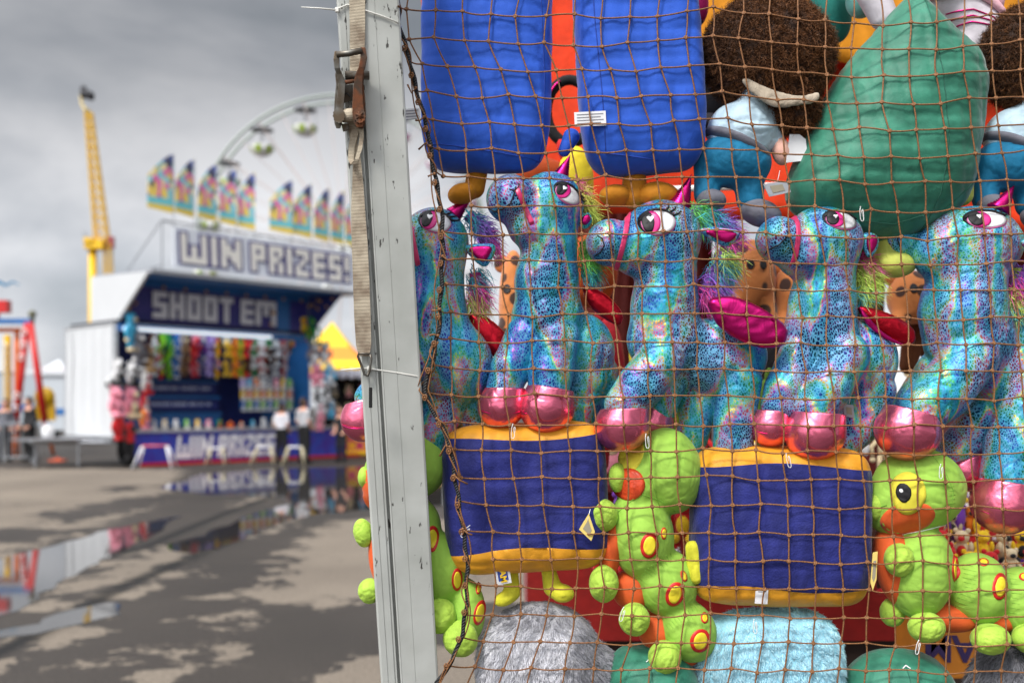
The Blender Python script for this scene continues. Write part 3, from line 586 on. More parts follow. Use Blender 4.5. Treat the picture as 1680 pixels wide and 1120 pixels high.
def flag(i, px, w, top, bot, grp):
    """printed feather flag on a thin pole above the roof sign"""
    m = _mc.get('flag_print')
    if m is None:
        m, nt, N, L, b = newmat('flag_print'); tc = N('ShaderNodeTexCoord'); mp = N('ShaderNodeMapping'); mp.inputs['Scale'].default_value = (6.5, 1, 4.6); L(tc.outputs['Object'], mp.inputs[0])
        v = N('ShaderNodeTexVoronoi'); v.inputs['Scale'].default_value = 1.15; v.inputs['Randomness'].default_value = 1; L(mp.outputs[0], v.inputs['Vector'])
        s = N('ShaderNodeSeparateColor'); L(v.outputs['Color'], s.inputs[0]); r = N('ShaderNodeValToRGB'); r.color_ramp.interpolation = 'CONSTANT'; e = r.color_ramp.elements
        cs = [(0, (248, 218, 110)), (.26, (238, 120, 180)), (.45, (150, 218, 228)), (.64, (96, 116, 190)), (.76, (250, 236, 180)), (.95, (90, 90, 110))]
        e[0].color = (*srgb(*cs[0][1]), 1); e[1].position = .9; e[1].color = (*srgb(*cs[-1][1]), 1)
        for p, c in cs[1:-1]: q = e.new(p); q.color = (*srgb(*c), 1)
        L(s.outputs[0], r.inputs[0])
        sx = N('ShaderNodeSeparateXYZ'); L(tc.outputs['Object'], sx.inputs[0]); r2 = N('ShaderNodeValToRGB'); r2.color_ramp.interpolation = 'CONSTANT'; g = r2.color_ramp.elements
        g[0].color = (*srgb(245, 215, 90), 1); g[1].position = .17; g[1].color = (*srgb(120, 210, 220), 1); L(sx.outputs['Z'], r2.inputs[0])
        lt = N('ShaderNodeMath'); lt.operation = 'LESS_THAN'; lt.inputs[1].default_value = .34; L(sx.outputs['Z'], lt.inputs[0])
        mx = N('ShaderNodeMix'); mx.data_type = 'RGBA'; L(lt.outputs[0], mx.inputs[0]); L(r.outputs[0], mx.inputs[6]); L(r2.outputs[0], mx.inputs[7]); L(mx.outputs[2], b.inputs['Base Color']); b.inputs['Roughness'].default_value = .8
        _mc['flag_print'] = m
    v = -1.2; p0 = BL(px+w, bot, v); pw = BL(px, bot, v); pt = BL(px+w, top, v); W_ = p0.x-pw.x; Ht = pt.z-p0.z; rt = empty('feather_flag', BW(p0), UA)
    ws = ['first', 'second', 'third', 'fourth', 'fifth', 'sixth', 'seventh', 'eighth', 'ninth', 'tenth', 'eleventh']
    tag(rt, f'multicoloured feather flag on the booth roof, {ws[i]} flag from the left end of the row', 'flag', 'feather flags along the booth roof')
    rr = random.Random(i); b = MB(); n = 9; top_ = []
    for k in range(n+1):
        t = k/n; top_.append((-W_*t, Ht*(1-.42*t**1.5)))
    outl = [(0, 0)]+top_+[(-W_*1.02, .06)]
    th = .012; b.prism([(x, .05*math.sin(x*5+i)*1, z) for x, z in outl], (0, th, 0)); c = b.build('flag_cloth', m, rt)
    b = MB(); b.tube([(.01, 0, -1.0 if i != 5 else -1.0), (.01, 0, Ht*1.02)], .012, 6); b.build('pole', steel, rt)
FL = [(243, 41, 254, 350), (286, 33, 262, 357), (324, 33, 270, 364), (362, 25, 278, 371), (392, 25, 284, 378), (445, 33, 297, 385), (481, 29, 303, 391), (514, 26, 309, 397), (542, 24, 313, 402), (567, 24, 318, 407), (593, 22, 323, 412)]
for i, (px, w, t, bt) in enumerate(FL): flag(i, px, w, t, bt, 0)

# ------------------------------------------------------------------ small prize plush (a few pixels each)
_mini = {}
def mini_mesh(kind, c1, c2):
    key = (kind, c1, c2)
    if key in _mini: return _mini[key]
    m1 = cm('prize_plush_%d_%d_%d' % c1, c1, rough=.9, sheen=.3); m2 = cm('prize_plush_%d_%d_%d' % c2, c2, rough=.9, sheen=.3)
    a, b = MB(), MB()
    if kind == 'bear':
        a.ball((0, 0, .30), (.13, .11, .16)); a.ball((0, -.02, .53), (.125, .11, .12)); b.ball((0, -.12, .51), (.06, .05, .045)); b.ball((0, -.07, .29), (.085, .07, .11))
        for s in (-1, 1): a.ball((s*.10, 0, .64), (.045, .025, .045)); a.ball((s*.15, -.05, .36), (.045, .05, .10)); b.ball((s*.09, -.09, .13), (.06, .10, .06)); b.ball((s*.04, -.12, .56), (.014, .012, .018))
    elif kind == 'long':
        a.ball((0, 0, .38), (.085, .08, .17)); a.ball((0, -.02, .60), (.10, .09, .10)); b.ball((0, -.10, .58), (.05, .04, .04))
        for s in (-1, 1): a.tube([(s*.06, 0, .5), (s*.17, -.03, .38), (s*.16, -.04, .24)], .03); b.ball((s*.16, -.04, .21), .04); a.tube([(s*.05, 0, .26), (s*.07, -.02, .08)], .035); b.ball((s*.07, -.05, .05), (.045, .07, .04)); a.ball((s*.09, 0, .66), (.04, .02, .05))
    elif kind == 'pillow':
        a.ball((0, 0, .3), (.19, .09, .27), 14, 10); b.ball((0, -.06, .36), (.12, .05, .11))
        for s in (-1, 1): b.ball((s*.2, 0, .3), (.05, .04, .1)); a.ball((s*.08, -.02, .05), (.05, .07, .05))
    else:  # snake / banana shapes
        a.tube([(-.03, 0, .0), (.04, 0, .2), (-.03, 0, .4), (.02, -.02, .6)], [.05, .09, .09, .07]); a.ball((.02, -.03, .62), (.09, .09, .09)); b.ball((.02, -.10, .62), (.05, .04, .05)); b.ball((.03, -.06, .25), (.05, .05, .12))
    me = []
    for q, m, nm in ((a, m1, 'plush_toy'), (b, m2, 'face_and_paws')):
        x = bpy.data.meshes.new(nm); x.from_pydata(q.v, [], q.f); x.validate(); x.polygons.foreach_set('use_smooth', [True]*len(x.polygons)); x.materials.append(m); me.append(x)
    _mini[key] = me; return me
def mini(kind, c1, c2, loc, h, rz, label, group, name='plush_toy', cat='plush toy', tilt=0):
    me = mini_mesh(kind, c1, c2); r = empty(name, loc, rz); tag(r, label, cat, group); s = h/.68; r.scale = (s, s, s); r.rotation_euler = (0, tilt, rz)
    o = link(bpy.data.objects.new('body', me[0]), r); link(bpy.data.objects.new('face_and_paws', me[1]), r); return r
CN = {'red': (205, 30, 35), 'lime': (130, 200, 40), 'green': (40, 140, 60), 'blue': (40, 110, 190), 'navy': (30, 45, 110), 'tan': (200, 160, 110), 'pink': (240, 150, 170), 'purple': (120, 60, 170), 'yellow': (245, 200, 30), 'orange': (240, 130, 30), 'white': (225, 225, 225), 'grey': (130, 130, 138), 'brown': (90, 55, 35), 'cyan': (70, 180, 220), 'black': (28, 28, 30), 'lavender': (180, 160, 215), 'cream': (225, 205, 165)}
ORD = ['first', 'second', 'third', 'fourth', 'fifth', 'sixth', 'seventh', 'eighth', 'ninth', 'tenth', 'eleventh', 'twelfth', 'thirteenth', 'fourteenth', 'fifteenth', 'sixteenth', 'seventeenth', 'eighteenth', 'nineteenth', 'twentieth']
def booth_prizes():
    cols = [(251, 'brown', 'white', 'bear'), (264, 'red', 'lime', 'snake'), (277, 'lime', 'green', 'snake'), (290, 'blue', 'white', 'long'), (303, 'tan', 'brown', 'bear'), (318, 'pink', 'red', 'bear'), (329, 'white', 'navy', 'bear'), (342, 'purple', 'lavender', 'bear'), (356, 'yellow', 'orange', 'snake'), (369, 'navy', 'yellow', 'bear'), (383, 'yellow', 'orange', 'bear'), (394, 'lime', 'yellow', 'long'),
            (405, 'red', 'black', 'pillow'), (416, 'green', 'white', 'long'), (428, 'red', 'white', 'bear'), (440, 'brown', 'white', 'long'), (453, 'grey', 'white', 'bear'), (466, 'red', 'white', 'long'), (480, 'yellow', 'orange', 'bear'), (491, 'yellow', 'purple', 'pillow')]
    swap = {(1, 2): 'white', (5, 1): 'red', (5, 2): 'navy', (8, 2): 'lavender', (9, 0): 'white', (10, 0): 'black', (12, 2): 'brown', (13, 2): 'white', (6, 1): 'red', (0, 1): 'lime', (0, 2): 'red', (1, 0): 'lime', (14, 0): 'white', (15, 0): 'green', (16, 2): 'brown', (11, 2): 'navy', (4, 0): 'cream', (18, 1): 'green', (2, 0): 'green'}
    rr = random.Random(11)
    for c, (px, a, b, k) in enumerate(cols):
        for r, py in enumerate((570, 586, 603, 619)):
            col = swap.get((c, r), a); w = BW(BL(px+rr.uniform(-2, 2), py, .75+.12*r)); 
            mini(k, CN[col], CN[b], w+Vector((0, 0, -.05)),   .52*rr.uniform(.9, 1.15), UA+rr.uniform(-.2, .2), f'{col} plush prize inside shooting booth, {ORD[r]} row down, {ORD[c]} column from left', 'plush prizes hanging in rows inside the shooting booth', tilt=rr.uniform(-.15, .15))
    rr = random.Random(4); names = ['lavender', 'white', 'yellow', 'cyan', 'grey', 'lime', 'orange', 'pink']
    for r, py in enumerate((643, 660, 677)):
        for c in range(8):
            col = [names[(c*3+r*2) % 8], 'orange' if c % 2 else 'yellow', 'lime' if c % 2 else 'blue'][r] if r else names[(c*3) % 8]; w = BW(BL(398+c*11, py, .5))
            mini('bear', CN[col], CN['white'], w, .40, UA+rr.uniform(-.3, .3), f'small {col} plush on right booth shelf, {ORD[r]} shelf down, {ORD[c]} from left', 'small plush prizes on the right shelves of the booth')
    for c in range(12):
        col = ['grey', 'cream', 'white', 'lime', 'yellow', 'pink', 'green', 'orange', 'orange', 'cyan', 'white', 'cream'][c]; w = BW(BL(252+c*18, 706, -.25))
        mini('pillow' if c in (7, 8) else 'bear', CN[col], CN['red' if c in (6, 7) else 'white'], w, .30 if c < 10 else .36, UA+rr.uniform(-.5, .5), f'small {col} plush on the shooting booth counter, {ORD[c]} from the left', 'small plush lined up on the booth counter')
    g = 'large plush hanging on the left jamb of the booth'
    for px, py, v, h, k, a, b, lab in [(214, 572, -.25, .78, 'long', 'cyan', 'cream', 'blue hooded plush hanging topmost on the left booth jamb'), (226, 604, -.2, .8, 'long', 'grey', 'white', 'grey striped plush under the blue hooded one on booth jamb'), (240, 612, .2, .7, 'bear', 'brown', 'tan', 'brown plush inside the left booth jamb beside the grey one'),
        (193, 634, -.5, .62, 'bear', 'white', 'black', 'large black and white cow plush outside the left booth jamb'), (216, 636, -.3, .58, 'bear', 'white', 'black', 'black and white cow plush nearer the booth opening'), (181, 642, -.6, .4, 'pillow', 'white', 'black', 'small black and white plush lowest among the cow plush'), (238, 648, 0, .55, 'bear', 'white', 'red', 'white plush with red paws inside the left booth jamb'),
        (188, 686, -.6, .72, 'bear', 'pink', 'pink', 'pink pig plush at the outer left of the booth jamb'), (214, 688, -.4, .75, 'bear', 'pink', 'cream', 'pink pig plush beside the booth counter end'), (195, 718, -.6, .62, 'pillow', 'red', 'red', 'red plush hanging lowest on the left booth jamb'), (214, 722, -.6, .5, 'pillow', 'red', 'black', 'red and black plush under the pink pigs'), (236, 706, -.1, .5, 'bear', 'orange', 'pink', 'round orange plush sitting at the counter end'), (212, 748, -.5, .55, 'pillow', 'black', 'black', 'black plush hanging below the red ones beside the tyre'), (236, 676, 0, .4, 'bear', 'red', 'white', 'small red plush above the round orange one')]:
        mini(k, CN[a], CN[b], BW(BL(px, py, v))-Vector((0, 0, h*.12)), h*1.25, UA+.5, lab, g)
    g = 'large plush hanging on the right jamb of the booth'
    for px, py, v, h, k, a, b, lab in [(497, 560, 0, .7, 'long', 'yellow', 'orange', 'yellow plush at the top of the right booth jamb'), (514, 566, -.2, .8, 'long', 'green', 'lime', 'green plush at the top right corner of the booth opening'), (515, 608, -.5, .85, 'bear', 'grey', 'white', 'left of two grey plush on the right booth jamb'), (532, 604, -.6, .8, 'bear', 'grey', 'white', 'right of two grey plush on the right booth jamb'),
        (519, 640, -.6, .8, 'bear', 'pink', 'pink', 'pink plush under the grey pair on the right jamb'), (540, 638, -.7, .72, 'bear', 'cyan', 'white', 'sky blue plush beside the pink one on the right jamb'), (520, 663, -.7, .6, 'bear', 'white', 'black', 'left black and white plush under the pink one'), (537, 664, -.7, .6, 'bear', 'black', 'white', 'right black and white plush under the sky blue one'), (525, 692, -.7, .6, 'bear', 'white', 'pink', 'white plush low on the right booth jamb'), (543, 690, -.8, .6, 'bear', 'grey', 'cyan', 'grey and blue plush low on the right booth jamb'), (524, 710, -.7, .45, 'bear', 'pink', 'pink', 'pink plush lowest on the right booth jamb')]:
        mini(k, CN[a], CN[b], BW(BL(px, py, v)), h, UA-.3, lab, g)
booth_prizes()
# ------------------------------------------------------------------ sawhorse stands in front of the counter
def stand(i, x0, x1, y0, y1, col, lab):
    d = H*F/(y1-HY); rt = empty('folding_stand', P((x0+x1)/2, y1, d)); tag(rt, lab, 'stand', 'low folding stands before the booth counter')
    w = (x1-x0)*d/F/2; h = (y1-y0)*d/F; b = MB()
    for s in (-1, 1):
        for t in (-.22, .22): L_ = MB().tube([(s*w*.6, t*.3, h), (s*w, t, 0)], .024); L_.build('leg', cm('stand_'+col, (225, 225, 228) if col == 'white' else (190, 180, 150), rough=.4), rt, True)
        b.tube([(s*w*.8, -.13, h*.5), (s*w*.8, .13, h*.5)], .014)
    b.tube([(-w*.62, -.066, h), (w*.62, -.066, h)], .024); b.tube([(-w*.62, .066, h), (w*.62, .066, h)], .024); b.build('top_rail', cm('stand_rail', (200, 90, 100), rough=.4) if i == 0 else cm('stand_white', (225, 225, 228)), rt, True)
for i, q in enumerate([(222, 287, 731, 768, 'white', 'white folding stand with a pink top rail at the banner left end'), (340, 372, 735, 762, 'cream', 'small cream folding stand before the banner middle'), (414, 452, 733, 761, 'cream', 'cream folding stand at the right end of the banner'), (466, 502, 733, 762, 'cream', 'cream folding stand beside the blue counter panel')]): stand(i, *q)

# ------------------------------------------------------------------ people (far, out of focus)
skin = cm('skin', (205, 150, 125), rough=.6)
def person(px, py, hgt, rz, shirt, trousers, hair, label, bend=0, stripes=None, cap=None, jacket=False):
    d = H*F/(py-HY); t = Toy('person', 0, 0, 1, label, 'person', None, u=.01*hgt/172); t.root.location = P(px, py, d); t.root.rotation_euler = (0, 0, rz)
    lx = bend
    body = [ell((0, -96, 0), (15, 11, 14)), ell((0, -115, 0), (14.5, 10, 18)), ell((lx*.5, -134, 0), (17.5, 11, 14)), cone((lx, -142, 0), (lx*1.2, -153, -2), 6, 5.2), ell((lx*1.3, -161, -3), (7.6, 9.3, 11.3)), ell((lx*1.3, -160, -12), (1.5, 2.2, 2.6)), ell((lx*1.3-7.6, -160, -2), (1.2, 2, 3)), ell((lx*1.3+7.6, -160, -2), (1.2, 2, 3))]
    shirtp = [ell((0, -103, 0), (15.5, 11.5, 13)), ell((0, -116, 0), (15.2, 11.5, 17)), ell((lx*.5, -133, 0), (17.2, 11.8, 12.5))]; trp = [ell((0, -95, 0), (17, 12.5, 12))]
    for s in (-1, 1):
        a = (lx*.6+s*16, -139, 0); e = (lx*.4+s*20, -113, 3); w = (lx*.4+s*(17), -93, -12)
        body += [cone(a, e, 5.4, 4.2), cone(e, w, 4.2, 3)]; hx, hy, hz = w
        body += [ell((hx, hy+1, hz-5), (3.6, 5.2, 2.2))]
        for k in range(4): body += [cone((hx-2.7+1.8*k, hy+2, hz-9), (hx-2.9+1.9*k, hy+7-abs(k-1.5), hz-12), .95, .8)]
        body += [cone((hx-s*3.2, hy+1, hz-5), (hx-s*5.5, hy+4, hz-9), 1.1, .9)]
        body += [cone((s*9, -90, 0), (s*10, -49, -2), 8.5, 6), cone((s*10, -49, -2), (s*10, -9, 2), 5.8, 4), ell((s*10, -4, -5), (4.6, 12, 4))]
        shirtp += [cone(a, e, 6.2, 5.2)]+([cone(e, w, 6, 4.4)] if jacket else [])
        trp += [cone((s*9, -90, 0), (s*10, -49, -2), 10, 8), cone((s*10, -49, -2), (s*10, -10, 2), 7.6, 6)]
        t.sdf('shoe', [ell((s*10, -5, -5), (5.8, 14, 5.6))], cm('dark_shoe', (40, 38, 38)), 2, 1.6)
    t.sdf('body', body, skin, 5, 1.1, main=True)
    t.sdf('shirt', shirtp, shirt, 5, 1.6, wr=.5, wscale=.25); t.sdf('trousers', trp, trousers, 3, 1.6, wr=.4, wscale=.25)
    hx = lx*1.3
    t.sdf('hair', [ell((hx, -164, -1), (8.8, 10, 10.5)), ell((hx, -160, 3), (8.6, 7.5, 11))], hair, 3, 1.2, clip=lambda X, Y, Z: -(Y+Z*.55-79.5)*.8)
    for s in (-1, 1): t.sdf('eye', [ell((hx+s*3, -162.5, -11.6), (1.1, .8, .7))], cm('eye_dark', (30, 25, 25)), 0, .5)
    t.sdf('mouth', [ell((hx, -154.5, -11.3), (2.2, .8, .6))], cm('lips', (170, 90, 85)), 0, .5)
    return t
def stripe_mat():
    m, nt, N, L, b = newmat('striped_shirt'); tc = N('ShaderNodeTexCoord'); w = N('ShaderNodeTexWave'); w.wave_type = 'BANDS'; w.bands_direction = 'X'; w.inputs['Scale'].default_value = 6; L(tc.outputs['Object'], w.inputs[0])
    r = N('ShaderNodeValToRGB'); r.color_ramp.interpolation = 'CONSTANT'; r.color_ramp.elements[0].color = (.03, .03, .04, 1); r.color_ramp.elements[1].position = .45; r.color_ramp.elements[1].color = (.75, .75, .78, 1); L(w.outputs[0], r.inputs[0]); L(r.outputs[0], b.inputs['Base Color']); b.inputs['Roughness'].default_value = .85; return m
hb = cm('brown_hair', (55, 38, 28), rough=.7); hk = cm('dark_hair', (28, 24, 22), rough=.7)
person(462, 759, 158, R(170), cm('white_shirt', (215, 215, 222), rough=.85), black, hb, 'person in a white shirt and black trousers at the booth counter')
person(499, 761, 172, R(150), stripe_mat(), black, hb, 'person in a black and white striped shirt beside the booth', bend=3)
person(9, 756, 170, R(20), cm('grey_jacket', (110, 112, 120), rough=.85), cm('dark_denim', (30, 32, 42), rough=.9), hb, 'person in a grey jacket behind the barrier at far left', jacket=True)
person(48, 757, 176, R(-30), cm('black_jacket', (28, 28, 32), rough=.8), black, hk, 'person in black standing behind the barrier by the red frame', jacket=True)
person(560, 758, 150, R(-20), cm('black_top', (36, 34, 38), rough=.9), cm('dark_denim', (30, 32, 42)), hb, 'small dark clothed person before the plaid stall counter')

# ------------------------------------------------------------------ crowd barrier
def barrier(x0, x1, yt, yb, lab, i):
    d = H*F/(yb-HY); rt = empty('crowd_barrier', P((x0+x1)/2, yb, d)); tag(rt, lab, 'barrier', 'steel crowd barriers'); w = (x1-x0)*d/F/2; h = (yb-yt)*d/F
    b = MB(); b.tube([(-w, 0, .12), (-w, 0, h-.08), (-w+.08, 0, h), (w-.08, 0, h), (w, 0, h-.08), (w, 0, .12)], .02, closed=True); b.build('frame', steel, rt, True); b = MB(); n = 10
    for k in range(1, n): b.tube([(-w+2*w*k/n, 0, .12), (-w+2*w*k/n, 0, h)], .009, 5)
    b.build('bars', steel, rt)
    for s in (-1, 1): MB().tube([(s*w*.75, -.25, 0), (s*w*.75, -.2, .06), (s*w*.75, 0, .14), (s*w*.75, .2, .06), (s*w*.75, .25, 0)], .018).build('foot', steel, rt, True)
barrier(-62, 3, 696, 757, 'steel crowd barrier cut off by the left photo edge', 0); barrier(5, 66, 695, 757, 'steel crowd barrier in front of the person in black', 1)

# ------------------------------------------------------------------ tall yellow crane ride
def crane():
    D = 60; u = D/F; rt = empty('crane_ride', P(158, 700, D)); tag(rt, 'tall yellow lattice tower ride rising behind the white booth', 'ride'); ox, oz = P(158, 700, D).x, P(158, 700, D).z
    q = lambda px, py, dy=0: ((px-158)*u, dy, (700-py)*u)
    b = MB(); b.tube([q(152, 740), q(152, 405)], .24, 14); b.build('column', yellow, rt, True)
    b = MB(); b.box(q(158, 402), (1.1, .9, .55)); b.box(q(150, 396), (.5, 1.1, .3)); b.build('turntable', yellow, rt)
    A = [(q(158, 398, s*.3), q(141, 184, s*.17)) for s in (-1, 1)]+[(q(178, 398, s*.3), q(150, 184, s*.17)) for s in (-1, 1)]
    b = MB(); n = 13
    for p, t in A: b.tube([p, t], .05, 6)
    for k in range(n):
        for (i, j) in ((0, 1), (1, 3), (3, 2), (2, 0)):
            pi = Vector(A[i][0]).lerp(Vector(A[i][1]), k/n); pj = Vector(A[j][0]).lerp(Vector(A[j][1]), (k+1)/n); b.tube([pi, pj], .03, 5); b.tube([Vector(A[j][0]).lerp(Vector(A[j][1]), k/n), Vector(A[i][0]).lerp(Vector(A[i][1]), (k+1)/n)], .03, 5)
    b.build('lattice_mast', cm('mast_yellow', (225, 180, 50), rough=.5), rt)
    b = MB(); b.tube([q(145, 184), q(138, 178), q(134, 170), q(133, 160), q(134, 148)], [.16, .12, .1, .1, .08], 8); b.build('mast_tip_arm', cm('tip_cream', (225, 205, 150), rough=.5), rt, True)
    b = MB(); b.box(q(141, 155), (.5, .5, .4)); b.ball(q(148, 157), (.25, .3, .28)); b.ball(q(137, 147), (.2, .2, .25)); b.tube([q(134, 158), q(152, 160)], .06); b.ball(q(151, 160), (.12, .2, .2)); b.build('rider_pod', cm('pod_dark', (50, 50, 55), rough=.6), rt, True)
    b = MB(); P2 = [(q(173, 452, s*.2), q(172, 400, s*.2)) for s in (-1, 1)]+[(q(183, 452, s*.2), q(182, 400, s*.2)) for s in (-1, 1)]
    for p, t in P2: b.tube([p, t], .05, 5)
    for k in range(5):
        for i, j in ((0, 2), (1, 3)): b.tube([Vector(P2[i][0]).lerp(Vector(P2[i][1]), k/5), Vector(P2[j][0]).lerp(Vector(P2[j][1]), (k+1)/5)], .03, 5)
    b.build('rear_lattice', cm('mast_yellow', (225, 180, 50)), rt)
    b = MB(); b.box(q(182, 398), (.35, .3, .7)); b.build('counterweight', cm('dull_red', (170, 90, 90)), rt)
    b = MB(); [b.tube([q(139+k, 396), q(136+3*k, 378+k)], .02, 4) for k in range(4)]; b.tube([q(134, 386), q(146, 388)], .02, 4); b.build('antenna', steel, rt)
crane()
# ------------------------------------------------------------------ ferris wheel
def ferris():
    D = 62; u = D/F; c = P(565, 393, D); rt = empty('ferris_wheel', (c.x, c.y, 0), R(6)); tag(rt, 'pale green Ferris wheel with lime tub gondolas behind the flags', 'ferris wheel')
    gm = cm('wheel_pale_green', (160, 170, 162), rough=.45); Rr = 8.75; cz = c.z; ring = lambda r, y, n=72: [(r*math.cos(2*math.pi*k/n), y, cz+r*math.sin(2*math.pi*k/n)) for k in range(n)]
    b = MB(); [b.tube(ring(Rr, y), .10, 6, closed=True) for y in (-.75, .75)]; b.build('rim', gm, rt, True)
    b = MB(); N = 18
    for k in range(N):
        a = 2*math.pi*(k+.32)/N
        for y in (-.75, .75): b.tube([(.5*math.cos(a), y*.6, cz+.5*math.sin(a)), (Rr*math.cos(a), y, cz+Rr*math.sin(a))], .028, 5)
        a2 = 2*math.pi*(k+.82)/N
        for y in (-.75, .75): b.tube([(.5*math.cos(a2), y*.6, cz+.5*math.sin(a2)), (Rr*math.cos(a2), y, cz+Rr*math.sin(a2))], .018, 4)
        b.tube([(Rr*math.cos(a), -.75, cz+Rr*math.sin(a)), (Rr*math.cos(a), .75, cz+Rr*math.sin(a))], .05, 6)
    b.build('spokes', cm('spoke_pink', (214, 200, 196), rough=.5), rt)
    M = Matrix.Rotation(R(90), 3, 'X'); h = MB(); h.lathe((0, 0, 0), [(0, -.7), (.5, -.7), (.5, .7), (0, .7)], 20); h.v = [tuple(M @ Vector(q)+Vector((0, 0, cz))) for q in h.v]; h.build('hub', white, rt, True)
    b = MB(); [b.tube([(s*4.2, y, 0), (0, y*.85, cz)], .16, 8) for s in (-1, 1) for y in (-1.3, 1.3)]; b.build('support_legs', cm('leg_white', (205, 208, 205)), rt, True)
    lime = cm('gondola_lime', (165, 190, 60), rough=.4); gw = cm('gondola_white', (228, 228, 228), rough=.4); pk = cm('gondola_pink', (205, 130, 175), rough=.4); cd = cm('canopy_grey', (120, 122, 124), rough=.6)
    src = {}
    for k in range(N):
        a = 2*math.pi*(k+.32)/N; x, z = 8.45*math.cos(a), cz+8.45*math.sin(a); col = pk if math.cos(a) > .35 else lime
        g = empty('gondola', (x, 0, z), 0, rt); key = 0 if col is lime else 1
        if key not in src:
            q = MB(); q.lathe((0, 0, 0), [(0, .12), (.35, .02), (.72, -.14), (.70, -.16), (0, -.05)], 18); e = q.build('canopy', cd, None, True)
            q = MB(); q.lathe((0, 0, 0), [(0, -1.75), (.35, -1.72), (.62, -1.5), (.74, -1.15), (.70, -1.13), (.5, -1.5), (0, -1.6)], 18); f = q.build('tub', gw, None, True)
            q = MB(); [q.lathe((0, 0, 0), [(.755, -1.18), (.70, -1.40), (.56, -1.62)], 4, w, w+.55) for w in (0, 1.05, 2.1, 3.14, 4.19, 5.24)]; h_ = q.build('tub_panels', col, None, True)
            q = MB(); q.tube([(0, 0, .1), (0, 0, -1.6)], .035, 6); [q.tube([(.7*math.cos(w), .7*math.sin(w), -1.15), (.6*math.cos(w), .6*math.sin(w), -.1)], .018, 4) for w in (0, 1.57, 3.14, 4.71)]; p = q.build('hanger', steel, None, True)
            src[key] = [e.data, f.data, h_.data, p.data]; [bpy.data.objects.remove(o) for o in (e, f, h_, p)]
        for nm, me in zip(('canopy', 'tub', 'tub_panels', 'hanger'), src[key]): link(bpy.data.objects.new(nm, me), g)
ferris()
# ------------------------------------------------------------------ left: swing frame with lights
def ride():
    D = 30.5; u = D/F; zb = 0; rt = empty('swing_frame_ride', (P(30, 700, D).x, D, 0)); tag(rt, 'red, yellow and orange A frame ride with white bulbs at far left', 'ride'); yg = HY+H*F/D
    q = lambda px, py, dy=0: ((px-30)*u, dy, (yg-py)*u)
    for a, z in (((45, 528), (24, 712)), ((50, 528), (75, 700))): MB().tube([q(*a), q(*z), ], .10, 8).build('red_leg', red, rt, True)
    MB().tube([q(24, 700), q(22, yg)], .08, 8).build('leg_foot', cm('orange_paint', (225, 110, 30)), rt, True); MB().tube([q(75, 690), q(78, yg, .4)], .06).build('leg_foot', cm('orange_paint', (225, 110, 30)), rt, True)
    b = MB(); b.box(q(-6, 527), (116*u, .18, .16)); b.build('top_beam', blue, rt); b = MB(); b.box(q(-8, 540, .3), (96*u, .14, .13)); b.build('orange_beam', cm('orange_paint', (225, 110, 30)), rt)
    b = MB(); b.tube([q(52, 530), q(53, 516)], .08); b.ball(q(53, 515), .12); b.build('finial', cm('finial_grey', (110, 110, 90)), rt, True)
    MB().tube([q(20, 540, .3), (q(20, yg, .3))], .08).build('orange_post', cm('orange_paint', (225, 110, 30)), rt, True)
    b = MB(); b.box(q(15, 630, -.1), (9*u, .12, 160*u)); b.build('yellow_post', yellow, rt)
    lb = cm('bulb_white', (245, 240, 235), rough=.3)
    def ringat(p, r=.085): 
        c = Vector(p); return MB().tube([c+Vector((r*math.cos(t*.7), 0, r*math.sin(t*.7))) for t in range(9)], .022, 5, closed=True)
    for k in range(9):
        t = k/8; p = q(43-20*t, 545+165*t, -.14)
        if k in (3, 4): continue
        ringat(p).build('light_ring', lb, rt, True)
    b = MB(); n = 26; b.tube([q(15+(3.2 if k % 2 else -3.2)*1.0, 563+k*4.4, -.19) for k in range(n)], .025, 5); b.build('light_chain', lb, rt, True)
    b = MB(); M = Matrix.Rotation(R(90), 3, 'X'); b.lathe((0, 0, 0), [(0, -.06), (.30, -.06), (.30, .06), (0, .06)], 24); b.v = [tuple(M @ Vector(v)+Vector(q(53, 650, .8))) for v in b.v]; b.build('yellow_disc', yellow, rt, True)
    b = MB(); b.prism([q(38, 650, .8), q(68, 650, .8), q(70, 690, .8), q(36, 690, .8)], (0, .1, 0)); b.build('yellow_panel', yellow, rt)
    b = MB(); b.box(q(-4, 503), (38*u, .3, 20*u)); b.tube([q(-3, 512), q(-3, 527)], .04); b.build('red_box', red, rt)
    b = MB(); pts = [(-20+k*3, 465+2.5*math.sin(k*.8)) for k in range(18)]
    for k in range(17):
        (x0, y0), (x1, y1) = pts[k], pts[k+1]; hh = 4*(1-k/22); b.prism([q(x0, y0-hh), q(x1, y1-hh), q(x1, y1+hh), q(x0, y0+hh)], (0, .02, 0))
    b.tube([q(-10, 500), q(-10, 455)], .02); b.build('blue_pennant', cm('pennant_blue', (50, 120, 160)), rt)
ride()
